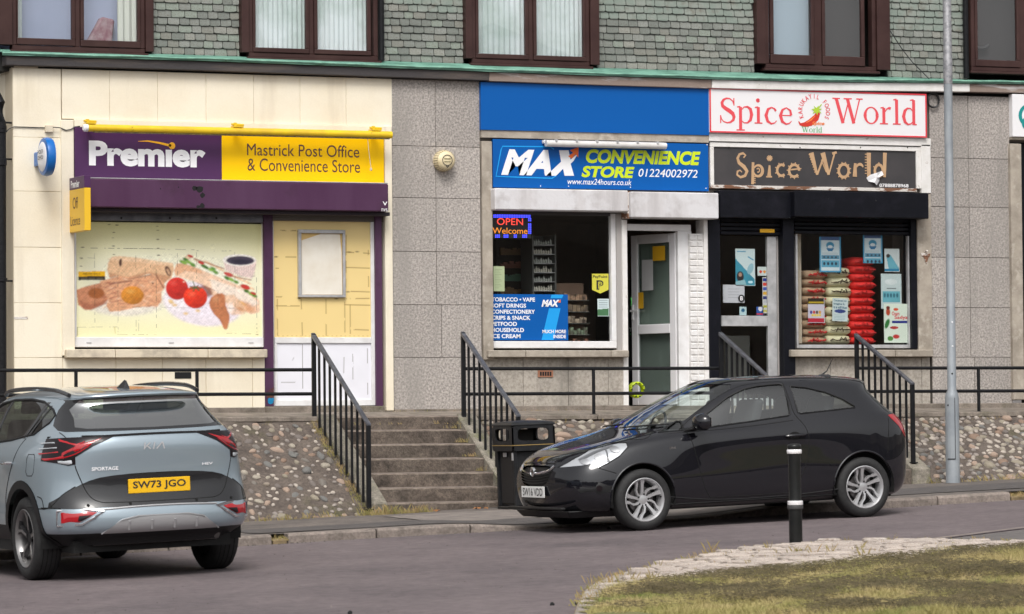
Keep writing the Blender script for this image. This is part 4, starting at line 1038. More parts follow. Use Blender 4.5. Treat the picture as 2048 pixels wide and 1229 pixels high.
# scratches, seams and crinkles of the old film
dk = (70, 62, 40)
for a in ((330, 322, 1180, 326), (540, 322, 880, 322), (1320, 335, 1500, 333)): pt.line(*a, 2.4, dk, .75, .45)
for a in ((360, 360, 360, 940), (548, 520, 548, 1000), (695, 370, 695, 480), (695, 850, 695, 990), (860, 430, 860, 1000), (1192, 330, 1192, 560), (1367, 560, 1367, 800), (1507, 345, 1507, 830), (1035, 330, 1035, 620), (1688, 540, 1688, 1000), (815, 440, 815, 500), (770, 480, 770, 560), (714, 880, 714, 990)): pt.line(*a, 2.6, dk, .6, .40)
for a in ((880, 800, 1500, 803), (530, 800, 770, 796), (1240, 575, 1420, 578), (1400, 540, 1690, 540), (220, 962, 540, 960), (1370, 1008, 1640, 1014), (540, 1020, 860, 1024), (220, 400, 360, 402)): pt.line(*a, 2.4, dk, .55, .42)
pt.line(218, 965, 218, 1030, 4, dk, .6); pt.line(520, 962, 524, 1010, 4, (200, 190, 120), .8)
for x, y in ((516, 194), (508, 238), (514, 304), (516, 373), (256, 408), (252, 470), (870, 140), (876, 172), (876, 246), (882, 375), (480, 130), (545, 134), (880, 318), (1040, 245), (1200, 335), (262, 318), (1690, 1020), (272, 317)): pt.ell(x, y, 18, 7, (96, 88, 66), soft=.8, op=.8, wob=.4)
fo = pt.build('poster', gx0, gx1, gz0, gz1, wy + .012, win, vcolmat('poster_print', .35, .25))
# ================================================================ boarded door of the cream shop
door = bpy.data.objects.new('door', None); COL.objects.link(door); door.parent = bld
dy = .06
q0, q1 = P(548, 600, dy).x, P(752, 600, dy).x; qa = P(741, 600, dy).x
zt_, zm1, zm2, zb_ = P(646, 434, dy).z, P(646, 675, dy).z, P(646, 687, dy).z, P(650, 812, dy).z
pd = Paint(548, 434, 742, 675, 150, 186); pd.C[:] = np.array(lin((232, 206, 142))); pd.C *= (1 + .02 * pd.nzf(.03, 1))[..., None]
bc = (150, 118, 62)
for a in ((550, 515, 592, 515), (694, 504, 741, 506), (694, 535, 741, 536), (552, 595, 592, 595), (695, 583, 741, 584), (552, 613, 598, 613), (690, 610, 741, 611), (702, 660, 740, 661), (694, 598, 740, 597), (549, 462, 592, 462), (552, 538, 572, 539)): pd.line(*a, 1.3, bc, .75, .3)
for a in ((602, 600, 604, 672), (652, 600, 652, 672), (690, 605, 690, 665), (701, 598, 701, 668), (554, 600, 554, 672), (694, 470, 692, 580), (739, 500, 739, 590)): pd.line(*a, 1.3, bc, .65, .3)
for x in np.arange(556, 740, 9): pd.ell(x, 672 + (x * 7) % 3, 3, 1.6, (180, 150, 90), soft=.8, op=.6)
for a in ((552, 515), (700, 504), (716, 503), (673, 598), (598, 598), (697, 584)): pd.ell(a[0], a[1], 6, 2, (96, 74, 44), soft=.8, op=.8)
pd.build('door_panel', q0, qa, zm1, zt_, dy, door, vcolmat('painted_board', .5))
b = B(); b.box(q0 - .02, q1, dy + .003, dy + .06, zb_, zt_ + .03); b.build('door_backing', m_upvc, door)
b = B(); b.box(qa, q1, dy - .02, dy + .002, zb_, zt_); b.box(q0, qa - .001, dy - .02, dy + .002, zm2, zm1 - .002); b.box(q0, qa - .001, dy - .02, dy + .002, zb_, zb_ + .07); b.box(q0, q0 + .03, dy - .018, dy + .002, zb_ + .071, zm2 - .001)
b.build('door_frame', m_upvc, door, bevel=.004)
pd = Paint(552, 690, 741, 800, 120, 70); pd.C[:] = np.array(lin((228, 228, 236))); pd.C *= (1 + .03 * pd.nzf(.05, 1))[..., None]
for a in ((603, 692, 603, 778), (687, 700, 686, 748), (705, 710, 705, 760), (560, 766, 600, 766), (735, 700, 735, 790)): pd.line(*a, 1.0, (120, 112, 108), .7, .3)
pd.ell(584, 720, 6, 1.5, (150, 145, 150), rot=-60, soft=.7, op=.6)
pd.build('kick_panel', q0 + .03, qa - .001, zb_ + .07, zm2, dy - .001, door, vcolmat('painted_board'))
box('door_threshold', P(535, 820, -.12).x, P(770, 820, -.12).x, -.12, .05, .26, P(650, 813, -.1).z, m_conc, bld, bevel=.01)
pb = P(541, 803, -.006); b = B()
for k, (dx, dz, s) in enumerate(((0, 0, .035), (.025, .02, .02), (-.01, .015, .025))): b.add([(pb.x + dx + s * (1 + .3 * mnoise.noise(Vector((a * 2, k, 0)))) * math.cos(a), -.0075 - .001 * k, pb.z + dz + s * math.sin(a)) for a in np.linspace(0, 6.28, 13)[:-1]], [tuple(range(12))])
b.build('blue_paint_splash', M('blue_splash', (0.0, 0.20, 0.42), .5), bld)
pb = P(541, 790, -.006); b = B(); b.add([(pb.x - .045, -.0065, pb.z - .03), (pb.x + .04, -.0065, pb.z - .06), (pb.x + .045, -.0065, pb.z + .09), (pb.x - .045, -.0065, pb.z + .04)], [(0, 1, 2, 3)]); b.build('rust_patch', M('rust', (0.12, 0.045, 0.02), .9, c2=(.06, .02, .04), ns=20), bld)
# frame with blank cream sheet on the door
nf = thing('notice_board', 'silver frame holding a blank cream sheet, mounted on the boarded yellow door', 'notice board', (P(644, 595, .03).x, .03, P(644, 595, .03).z))
rr = RC(597, 460, 691, 595, .02); ri = RC(603, 467, 686, 590, .02)
b = B(); Y0, Y1 = .015, .058
b.box(rr[0], rr[1], Y0, Y1, rr[2], ri[2]); b.box(rr[0], rr[1], Y0, Y1, ri[3], rr[3]); b.box(rr[0], ri[0], Y0, Y1, ri[2], ri[3]); b.box(ri[1], rr[1], Y0, Y1, ri[2], ri[3])
b.build('frame', m_alu, nf, bevel=.003)
box('backing', ri[0], ri[1], .045, .05, ri[2], ri[3], M('ochre_card', (0.62, 0.42, 0.16), .7), nf, bevel=0)
b = B(); w_, h_ = ri[1] - ri[0], ri[3] - ri[2]
b.add([(ri[0] + .01, .042, ri[2] + .005), (ri[1] - .004, .042, ri[2] + .005), (ri[1] - .012, .036, ri[3] - h_ * .3), (ri[1] - .03, .04, ri[3] - .01), (ri[0] + w_ * .5, .042, ri[3] - .004), (ri[0] + .012, .042, ri[3] - .085)], [(0, 1, 2, 3, 4, 5)])
b.build('paper_sheet', M('aged_paper', (0.78, 0.74, 0.66), .8, c2=(.70, .64, .54), ns=3), nf)
# ================================================================ signs of the cream shop
def sgn(name, label, cat, x, y, Y=0): 
    p = P(x, y, Y); return thing(name, label, cat, (p.x, Y, p.z))
s1 = sgn('shop_sign', 'purple and yellow fascia sign over the cream painted shop', 'sign', 460, 365, -.05)
zt1 = P(460, 262, -.06).z; zb1 = P(460, 361, -.06).z; sxm = P(443.5, 310, -.06).x; sx0, sx1 = P(150, 310, -.06).x, P(768, 310, -.06).x
box('purple_panel', sx0, sxm, -.06, .02, zb1, zt1, m_purpsign, s1, bevel=.002); box('yellow_panel', sxm + .001, sx1, -.06, .02, zb1, zt1, m_yellow, s1, bevel=.002)
box('sign_rail', sx0, sx1, -.075, .02, zb1 - .022, zb1 - .002, M('rail_grey', (0.16, 0.14, 0.16), .5), s1, bevel=.002)
def tpx(s, x0, y0, x1, y1, Y, mat, parent, **k):
    r = RC(x0, y0, x1, y1, Y); return text_fit(s, r[0], r[1], r[2], r[3], Y, mat, parent, **k)
tpx('Premıer', 178, 284, 411, 334, -.0615, m_wprint, s1, bold=.045)
tpx('Mastrick Post Office', 494, 289.5, 718.5, 313.5, -.0615, m_brownp, s1, bold=.0); tpx('& Convenience Store', 495, 319, 720, 344, -.0615, m_brownp, s1, bold=.0)
b = B(); a = P(344, 292, -.0625); e = P(276, 283, -.0625); b.add([(a.x + .04 * math.cos(t), -.0625, a.z + .04 * math.sin(t)) for t in np.linspace(0, 6.28, 17)[:-1]], [tuple(range(16))])
stroke(b, [(e.x, e.z), (e.x + .12, e.z + .005), (e.x + .25, e.z - .012), (a.x - .01, a.z + .0)], [.004, .016, .022, .03], -.0625); b.build('comet_mark', M('amber_print', (0.86, 0.42, 0.01), .45), s1)
# yellow trough light
tl = sgn('trough_light', 'long yellow tube light above the purple and yellow fascia sign', 'light', 470, 265, -.2)
YT = -.24; pa, pb = P(170, 256, YT), P(783, 270, YT); m_yt = M('yellow_tube_paint', (0.80, 0.55, 0.01), .45, c2=(.66, .42, .02), ns=4, c3=(.10, .07, .02), s3=16, lo3=.66, hi3=.75)
b = B(); b.tube([(pa.x, YT, pa.z), (pb.x, YT, pa.z)], .043, 14); b.build('tube_housing', m_yt, tl, smooth=True)
b = B(); b.lathe([(.0, -.02), (.03, -.022), (.046, -.005), (.046, .03)], (pa.x, YT, pa.z), 14, 'x'); b.build('end_cap', m_whites, tl, smooth=True)
b = B(); b.box(pa.x + .1, pb.x - .03, YT - .02, YT + .02, pa.z - .052, pa.z - .04); b.build('lamp_slot', M('dirty_slot', (.25, .18, .05), .8, c2=(.05, .05, .04), ns=30), tl)
for px in (181, 476, 752):
    p = P(px, 250, YT); b = B(); b.box(p.x - .06, p.x + .06, YT - .03, YT + .03, pa.z + .045, pa.z + .065); b.tube([(p.x - .08, YT, pa.z + .08), (p.x + .07, YT, pa.z + .075)], .014, 6); b.box(p.x - .015, p.x + .015, YT, .01, pa.z + .05, pa.z + .075); b.box(p.x - .05, p.x - .02, YT - .02, YT + .02, pa.z + .065, pa.z + .10)
    b.build('bracket', m_yt, tl)
p = P(736, 280, YT); b = B(); b.tube([(p.x - .005, YT, pa.z - .045), (p.x + .01, YT, pa.z - .2), (p.x + .035, YT, pa.z - .4)], .004, 5); b.lathe([(.0, -.02), (.014, -.012), (.014, .012), (0, .02)], (p.x + .035, YT, pa.z - .41), 8); b.build('pull_cord', m_sillc, tl)
# projecting off licence sign
ol = sgn('projecting_sign', 'small yellow and purple projecting sign reading Off Licence beside the poster window', 'sign', 158, 465, -.3)
ox = P(137, 420, 0).x; zt2 = P(137, 357, -.05).z; zb2 = P(137, 466, -.05).z; zm = P(137, 381.5, -.05).z; PO = -.60; tw = .075
box('lower_panel', ox, ox + tw, PO, -.04, zb2, zm, M('yellow_lightbox', (0.78, 0.47, 0.02), .4), ol, bevel=.004); box('upper_panel', ox, ox + tw, PO, -.04, zm + .001, zt2, m_purpsign, ol, bevel=.004)
for z in (zb2 + .1, zt2 - .08): box('bracket', ox + .02, ox + .05, -.04, .02, z, z + .04, m_alu, ol)
def side_text(s, y0, y1, z0, z1, X, mat, parent, **k): return text_fit(s, y0, y1, z0, z1, 0, mat, parent, fn=lambda a, b_: (X, -a, b_), **k)
side_text('Off', .17, .36, zm - .22, zm - .09, ox - .002, m_brownp, ol, bold=0).matrix_basis.identity()
for ch in list(ol.children):
    if ch.name.startswith('lettering'): ch.location = (-ol.location.x, -ol.location.y, -ol.location.z)
def st2(*a, **k):
    o = side_text(*a, **k); o.location = (-ol.location.x, -ol.location.y, -ol.location.z); return o
st2('Licence', .08, .44, zm - .41, zm - .30, ox - .002, m_brownp, ol); st2('Premier', .10, .42, zt2 - .12, zt2 - .035, ox - .002, m_wprint, ol, bold=.03)
# round blue sign seen nearly edge on
po = sgn('post_office_sign', 'round blue and white projecting sign on the cream corner pier', 'sign', 90, 355, -.25)
cx_, cz_ = P(76, 320, 0).x, P(76, 318, 0).z; cyy = -.34; RR = .222
b = B(); b.lathe([(RR * .78, -.052), (RR * .95, -.045), (RR, 0), (RR * .95, .045), (RR * .78, .052)], (cx_, cyy, cz_), 32, 'x'); b.build('rim', M('post_blue', (0.006, 0.13, 0.45), .3), po, smooth=True)
b = B(); b.lathe([(0, -.075), (RR * .4, -.073), (RR * .68, -.065), (RR * .76, -.054)], (cx_, cyy, cz_), 32, 'x'); b.build('face', m_whites, po, smooth=True)
b = B(); b.box(cx_ - .05, cx_ + .05, -.16, .0, cz_ - .09, cz_ + .07); b.build('bracket', M('post_blue', (0.006, 0.13, 0.45), .3), po, bevel=.01)
for s, z, h in (('POST', .055, .045), ('OFFICE', -.01, .045)):
    o = text_fit(s, -cyy - .10, -cyy + .10, cz_ + z - h / 2, cz_ + z + h / 2, 0, m_blackp, po, fn=lambda a, b_: (cx_ - .078, -a, b_)); o.location = (-po.location.x, -po.location.y, -po.location.z)
# cable and junction box
b = B(); pts = [P(-14, 300, .1)] + [P(px, py, -.012) for px, py in ((8, 270), (18, 258), (28, 254), (60, 255), (92, 256))]; b.tube(pts, .006, 6)
b.tube([P(px, py, -.045) for px, py in ((106, 255), (120, 256), (132, 261), (142, 259), (150, 254), (160, 253))], .006, 6); o = b.build('cable', m_blackp, smooth=True); setp(o, 'thin black cable looping from the corner pipe to the yellow tube light', 'cable')
p = P(98, 258, -.02); o = box('junction_box', p.x - .045, p.x + .045, -.045, 0, p.z - .04, p.z + .04, m_sillc); setp(o, 'small cream junction box on the pier above the round blue sign', 'junction box')
# drain pipe at the left corner
dp = thing('drain_pipe', 'thick black drainpipe in the recess at the left corner', 'drainpipe', (P(2, 800, -.02).x, .0, .3))
b = B(); X = P(3, 600, -.02).x; pts = [(X + .02, .05, 4.1), (X - .02, .05, 3.86), (X - .01, .0, 3.6), (X, -.0, 3.3), (X, 0, .31)]
b.tube([(X - .06, .12, 4.2), (X - .05, .1, 3.98), (X + .01, .03, 3.82), (X + .01, 0, 3.6), (X, 0, .31)], .058, 16); b.build('pipe', m_iron, dp, smooth=True)
for py in (255, 262, 322, 328, 560): 
    p = P(3, py, 0); b = B(); b.lathe([(.062, -.02), (.072, -.018), (.072, .018), (.062, .02)], (X + .003, 0, p.z), 16); b.build('collar', m_iron, dp, smooth=True)
for py in (245, 318, 562): p = P(3, py, 0); b = B(); b.tube([(X, .02, p.z), (X + .2, .06, p.z)], .012, 6); b.build('bracket', m_iron, dp)
# pipe stub scar on the pier + vents
p = P(42, 636, -.004); b = B(); b.box(p.x - .08, p.x + .08, -.006, .01, p.z - .015, p.z + .012); b.build('rust_scar', m_rust, bld)
def vent(px, py, w_, h_, label, mat, y=-.002):
    p = P(px, py, y); t = thing('air_vent', label, 'vent', (p.x, y, p.z)); 
    b = B(); b.box(p.x - w_ / 2, p.x + w_ / 2, y - .004, y + .03, p.z - h_ / 2, p.z + h_ / 2); b.build('frame', mat, t)
    for k in range(5):
        x = p.x + (k - 2) * w_ * .16; b = B(); b.box(x - w_ * .055, x + w_ * .055, y - .007, y + .01, p.z - h_ * .3, p.z + h_ * .3); b.build('slot', m_dark, t)
    return t
vent(366, 751, .20, .075, 'open rectangular vent low in the cream wall', m_dark, -.003); vent(1091, 748, .20, .08, 'terracotta air brick under the window with the lit LED sign', M('terracotta', (.33, .15, .09), .9), .012)
# bell box
bb = sgn('alarm_bell', 'round cream alarm bell box on the grey granite pier', 'alarm bell', 890, 342, 0)
p = P(888, 322, -.05); b = B(); prof = [(.0, -.135), (.07, -.133), (.085, -.12)]; b.lathe([(.123, .05), (.125, .0), (.118, -.05), (.10, -.085), (.07, -.10), (.001, -.103)], (p.x, -.05, p.z), 32, 'y'); b.build('cover', M('old_cream_plastic', (.80, .70, .47), .55, c2=(.66, .55, .34), ns=8), bb, smooth=True)
for k in range(26):
    a = 2 * math.pi * k / 26; b = B(); b.tube([(p.x + .126 * math.cos(a), -.03, p.z + .126 * math.sin(a)), (p.x + .112 * math.cos(a), -.12, p.z + .112 * math.sin(a))], .007, 5); b.build('rib', M('brown_rib', (.42, .35, .22), .6), bb)  # ribs browner than the cream cover
b = B(); stroke(b, arc(p.x, p.z + .0, .062, .062, 0, 360, 24), .008, -.156); stroke(b, [(p.x - .015, p.z - .068), (p.x, p.z - .085), (p.x + .015, p.z - .068)], .012, -.156); b.build('crest', m_blackp, bb)
b = B(); stroke(b, [(p.x - .042, p.z + .017), (p.x + .042, p.z + .017)], .012, -.156); stroke(b, [(p.x - .04, p.z - .017), (p.x + .04, p.z - .017)], .010, -.156); b.build('worn_text_line', M('faded_print', (.25, .22, .12), .6), bb)
# ================================================================ blue shop
bp_ = sgn('fascia_panel', 'plain blue fascia panel without lettering above the convenience store sign', 'sign panel', 1190, 266, -.03)
r = RC(962, 166, 1418, 265, -.05); box('panel', r[0], r[1], -.05, .02, P(1190, 265.5, -.05).z, P(1190, 171, -.05).z, m_blue, bp_, bevel=.002)
ms = sgn('shop_sign', 'blue convenience store sign with white and lime lettering and orange arrow', 'sign', 1200, 380, -.05)
Y = -.03; r = RC(986, 280, 1417, 379, Y); box('panel', r[0], r[1], Y, .02, P(1200, 379, Y).z, P(1200, 283.5, Y).z, m_blue, ms, bevel=.002)
Yt = Y - .0015
def q(px, py, Yq=None): v = P(px, py, Y if Yq is None else Yq); return (v.x, v.z)
tpx('MA', 1002, 299.5, 1103, 351, Yt - .001, m_wprint, ms, bold=.05, shear=.32)
b = B(); b.add([(*(q(a, c)[0],), Yt - .001, q(a, c)[1]) for a, c in ((1118, 301), (1137, 301), (1141, 320), (1157, 306), (1147, 322), (1141, 328), (1148, 352), (1129, 352), (1126, 338), (1112, 352), (1092, 352), (1122, 324))], [tuple(range(12))])
b.build('lettering', m_wprint, ms)
b = B(); b.add([(q(a, c)[0], Yt - .002, q(a, c)[1]) for a, c in ((1136, 313), (1146, 306), (1140, 301), (1157, 295), (1156, 315), (1151, 309), (1143, 318))], [tuple(range(7))]); b.build('arrow_mark', m_orange, ms)
b = B(); stroke(b, [q(1108, 299), q(1100, 294), q(1005, 293), q(1002, 300), q(992, 353), q(1040, 355), q(1104, 357), q(1112, 352)], .014, Yt - .0005); b.build('outline_mark', m_cyan, ms)
tpx('CONVENIENCE', 1172, 301, 1401, 329, Yt, m_lime, ms, bold=.045, shear=.2); tpx('STORE', 1163, 333, 1269, 356, Yt, m_lime, ms, bold=.045, shear=.2)
tpx('01224002972', 1277, 339, 1395, 355, Yt, m_wprint, ms, bold=.005, shear=.2); tpx('www.max24hours.co.uk', 1135, 358.5, 1263, 370, Yt, m_wprint, ms, bold=.005, shear=.2)
b = B()
for px, py in ((1081, 372.5), (1137, 373), (1261, 375), (1412, 377), (1414, 290)): a = q(px, py); b.lathe([(0, -.003), (.007, -.002), (.007, 0)], (a[0], Y, a[1]), 8, 'y')
b.build('screw', m_wprint, ms)
fl = sgn('batten_light', 'white sealed fluorescent batten light fixed over the blue lettered sign', 'light', 1210, 290, -.1)
Yb = -.13; pa, pb = P(1090, 287, Yb), P(1333, 291, Yb); b = B(); b.box(pa.x, pb.x, -.10, -.03, pa.z + .0, pa.z + .045); b.build('housing', m_upvc, fl, bevel=.01)
b = B(); b.tube([(pa.x + .01, Yb, pa.z), (pb.x - .01, Yb, pa.z)], .04, 12); b.build('diffuser', M('diffuser', (.70, .69, .68), .25, c2=(.6, .58, .56), ns=6), fl, smooth=True)
for k in range(6):
    x = pa.x + (pb.x - pa.x) * (k + .5) / 6; b = B(); b.box(x - .012, x + .012, Yb - .045, Yb, pa.z + .02, pa.z + .05); b.build('clip', m_alu, fl)
def shutter_box(px0, px1, yt, yb, Y0, mat, name='shutter_box', back=.05):
    r = RC(px0, yt, px1, yb, Y0); return box(name, r[0], r[1], Y0, back, r[2], r[3], mat, bld, bevel=.012)
shutter_box(990, 1257, 379, 422, -.16, m_shut); shutter_box(1262, 1438, 385, 437, -.22, m_shut)
b = B(); p = P(1270, 410, -.2); r = RC(1257, 383, 1262, 437, -.17); b.box(r[0] - .003, r[1] + .003, -.155, .05, r[2], r[3]); b.build('rusty_edge', m_rust, bld)
# --- interior rooms
IX0, IX1, IXM = P(986, 560, .16).x, P(1836, 560, .16).x, P(1430, 560, .16).x
def room(x0, x1, name):
    b = B(); z0, z1, y0, y1 = .3, 2.75, .16, 3.6
    b.add([(x0, y0, z0), (x1, y0, z0), (x1, y1, z0), (x0, y1, z0), (x0, y0, z1), (x1, y0, z1), (x1, y1, z1), (x0, y1, z1)], [(0, 1, 2, 3), (4, 7, 6, 5), (0, 3, 7, 4), (1, 5, 6, 2), (3, 2, 6, 7)])
    b.build(name, m_room, bld, fixn=False)
room(IX0 - .3, IXM - .01, 'interior'); room(IXM + .01, IX1 + .25, 'interior')
# --- window of the blue shop
gy = .09
w2 = bpy.data.objects.new('window', None); COL.objects.link(w2); w2.parent = bld
r = RC(986, 426, 1234, 697, gy); gz0 = P(1104, 683, gy).z; gz1 = P(1104, 431, gy).z; gx0 = r[0]; gx1 = P(1221, 560, gy).x
b = B(); b.box(gx0 - .03, r[1] + .0, gy - .03, gy + .05, r[2], gz0); b.box(gx1, r[1], gy - .03, gy + .05, gz0, gz1 + .03); b.build('frame', m_upvc, w2, bevel=.006)
box('frame_head', gx0 - .03, gx1 - .002, gy - .02, gy + .05, gz1, gz1 + .06, M('dark_head', (.05, .045, .045), .5), w2)
b = B(); b.box(gx0 - .03, gx1 + .01, gy + .02, gy + .026, gz0 - .01, gz1 + .01); b.build('pane', m_glass, w2)
for a, c, y0, mt, d in ((1234, 1246, 427, M('grey_jamb', (.36, .34, .33), .6), .03), (1246, 1256, 440, m_whitep, .0)):
    rr = RC(a, y0, c, 800 if a > 1240 else 702, d); box('jamb', rr[0] + .001, rr[1], d, .15, rr[2] if a < 1240 else .33, rr[3], mt, bld)
# --- blue shop open door
dr = bpy.data.objects.new('door', None); COL.objects.link(dr); dr.parent = bld
r = RC(1256, 450, 1384, 803, .06)
b = B(); zt_ = P(1320, 449, .06).z; zl_ = P(1320, 462, .06).z; b.box(r[0], r[1], .06, .14, zl_, zt_); xf0 = P(1357, 620, .06).x; xf1 = P(1385, 620, .06).x; b.box(xf0, xf1, .06, .14, .32, zl_); b.build('door_frame', m_upvc, dr, bevel=.006)
box('door_threshold', r[0] - .05, P(1414, 800, 0).x, -.06, .2, .26, .335, m_conc, bld)
# leaf hinged at right, swung inwards
hxx = xf0 - .01; LW = .80; ang = math.radians(73)
def leafp(u, v, z): return (hxx - u * math.cos(ang) + v * math.sin(ang), .12 + u * math.sin(ang) + v * math.cos(ang), z)
def lbox(b, u0, u1, z0, z1, v0=0, v1=.05):
    b.hexa([leafp(u0, v0, z0), leafp(u1, v0, z0), leafp(u1, v1, z0), leafp(u0, v1, z0), leafp(u0, v0, z1), leafp(u1, v0, z1), leafp(u1, v1, z1), leafp(u0, v1, z1)])
LZ0, LZ1 = .35, zl_ - .02; zr1 = P(1320, 648, .3).z; zr0 = P(1320, 667, .3).z
b = B(); lbox(b, 0, .11, LZ0, LZ1); lbox(b, LW - .11, LW, LZ0, LZ1); lbox(b, .11, LW - .11, LZ1 - .11, LZ1); lbox(b, .11, LW - .11, zr0, zr1); lbox(b, .11, LW - .11, LZ0, LZ0 + .13); b.build('leaf_frame', M('pale_door_frame', (.72, .71, .73), .4), dr, bevel=.006)
b = B(); lbox(b, .1, LW - .1, LZ0 + .12, zr0 + .01, .02, .026); b.build('lower_pane', glassmat('frosted', (.74, .78, .77), .15, extra=.16), dr)
b = B(); lbox(b, .1, LW - .1, zr1 - .01, LZ1 - .1, .02, .026); b.build('upper_pane', glassmat('door_glass', (.8, .85, .83), extra=.16), dr)
b = B(); lbox(b, LW - .16, LW - .02, zr1 + .16, zr1 + .185, -.05, -.03); lbox(b, LW - .05, LW - .02, zr1 + .06, zr1 + .25, -.02, -.001); b.build('handle', m_upvc, dr, bevel=.004)
b = B(); lbox(b, .05, LW - .05, LZ0, LZ1, .075, .085); b.build('inner_panel', M('pale_inner_wall', (.50, .52, .49), .8), dr)
def leaf_sheet(u0, u1, z0, z1, mat, name, label, v=-.004):
    b = B(); lbox(b, u0, u1, z0, z1, v, v + .003); o = b.build(name, mat); return setp(o, label, 'notice')
leaf_sheet(.2, .42, zr1 + .78, zr1 + .96, M('yellow_notice', (.75, .42, .02), .5), 'notice', 'small yellow and black notice high on the open door glass', .015)
leaf_sheet(.42, .62, zr1 + .42, zr1 + .80, M('grey_sheet', (.55, .55, .55), .6), 'notice', 'white paper list taped inside the open door glass', .015)
leaf_sheet(.60, .70, zr1 + .2, zr1 + .40, M('yellow_notice', (.75, .42, .02), .5), 'notice', 'small yellow sticker above the door handle', .015)
# white brick reveal between the doors, seen from the left
rv = bpy.data.objects.new('brick_reveal', None); COL.objects.link(rv); rv.parent = bld
bx0 = P(1411, 620, 0).x; m_wbrick = M('white_brick', (.78, .77, .77), .6, c2=(.62, .60, .58), ns=8, bump=.5, bs=40, rand=.04)
yb0 = 0.0; box('core', bx0 - .20, bx0, .012, .5, .3, 2.44, m_whitep, rv)
zz = .33; k = 0
while zz < 2.38:
    for j in range(2):
        x_0 = bx0 - .205 + j * .105 ; box('brick', x_0 + .004, x_0 + .10, .0, .1, zz, zz + .068, m_wbrick, rv, bevel=.008)
    box('brick', bx0 - .212, bx0 - .19, .0 + .005 + (k % 2) * .02, .11, zz, zz + .068, m_wbrick, rv, bevel=.006) if False else None
    zz += .078; k += 1
for a, c, mt in ((1411, 1419, m_whitep), (1419, 1442, m_black)):
    rr = RC(a, 440, c, 790, -.05); box('post', rr[0], rr[1] - .001, -.05 if mt is m_black else -.03, .2, .3, rr[3], mt, bld)
# --- black shop shutters, posts
shutter_box(1440, 1584, 382, 437, -.14, m_black); shutter_box(1590, 1858, 384, 436, -.26, m_black)
rr = RC(1584, 383, 1590, 436, -.14); box('shutter_box_end', rr[0] - .002, rr[1] + .02, -.14, .05, rr[2], rr[3], m_black, bld)
rr = RC(1568, 438, 1590, 790, -.04); box('post', rr[0], rr[1], -.04, .2, .3, rr[3] + .02, m_black, bld)
rr = RC(1823, 440, 1836, 698, -.01); box('post', rr[0], rr[1], -.01, .2, rr[2], rr[3], m_black, bld)
for (a, c, y0, y1, n) in ((1442, 1568, 437, 471, 4), (1590, 1824, 437, 470, 4)):
    rr = RC(a, y0, c, y1, .02)
    for k in range(n):
        h_ = (rr[3] - rr[2]) / n; box('shutter_slat', rr[0], rr[1], .02 + (.012 if k == n - 1 else .02), .08, rr[3] - (k + 1) * h_ + .004, rr[3] - k * h_ - .004, m_black, bld, bevel=.008)
b = B(); p = P(1535, 462, .02); b.box(p.x - .1, p.x + .1, .026, .031, p.z - .022, p.z + .022); o = b.build('sticker', M('amber_label', (.80, .42, .01), .5)); setp(o, 'small orange label on the black shutter above the right hand shop door', 'label')
# door of black shop
d3 = bpy.data.objects.new('door', None); COL.objects.link(d3); d3.parent = bld
dyy = .07
r = RC(1443, 472, 1553, 790, dyy); zt_ = P(1500, 473, dyy).z; za, zb2_ = P(1500, 632, dyy).z, P(1500, 653, dyy).z; xs0, xs1 = P(1536, 620, dyy).x, P(1554, 620, dyy).x
b = B(); b.box(xs0, xs1, dyy, dyy + .06, .33, zt_); b.box(r[0], xs0 - .001, dyy + .002, dyy + .05, zb2_, za); b.box(r[0], xs0 - .001, dyy, dyy + .05, .33, .42); b.build('door_frame', m_alu, d3, bevel=.005)
b = B(); b.box(r[0], xs0, dyy + .02, dyy + .026, za, zt_); b.build('upper_pane', m_glass, d3)
b = B(); b.box(r[0], xs0, dyy + .02, dyy + .026, .42, zb2_); b.build('lower_pane', m_glass, d3)
rr = RC(1554, 472, 1568, 790, .1); box('jamb', rr[0] + .001, rr[1] + .01, .1, .2, .33, rr[3], M('grey_jamb', (.36, .34, .33), .6), bld)
rr = RC(1450, 672, 1500, 750, .9); box('crate_shelf', rr[0], rr[1], .9, 1.2, .35, rr[3], M('grey_cabinet', (.22, .22, .21), .7), bld)
box('door_threshold', P(1420, 790, 0).x, P(1590, 790, 0).x, -.06, .2, .26, .33, m_conc, bld)
# window of black shop
w3 = bpy.data.objects.new('window', None); COL.objects.link(w3); w3.parent = bld
gy3 = .06; r = RC(1591, 471, 1824, 697, gy3); g3z0 = P(1708, 690, gy3).z; g3x0, g3x1 = P(1595, 580, gy3).x, P(1816, 580, gy3).x
b = B(); b.box(r[0], r[1], gy3 - .02, gy3 + .05, r[2], g3z0); b.box(r[0], g3x0, gy3 - .02, gy3 + .05, g3z0, r[3]); b.box(g3x1, r[1], gy3 - .02, gy3 + .05, g3z0, r[3]); b.build('frame', m_alu, w3, bevel=.004)
b = B(); b.box(g3x0, g3x1, gy3 + .02, gy3 + .026, g3z0 - .01, r[3] + .02); b.build('pane', m_glass, w3)
blind(w3, g3x0 + .01, g3x0 + .13, g3z0 + .02, r[3] + .02, gy3 + .14, M('beige_blind', (.60, .52, .42), .8), .04, .015)
box('side_panel', P(1786, 560, .5).x, P(1850, 560, .5).x, .5, .52, .9, 2.5, M('pale_panel', (.30, .27, .24), .8), w3)
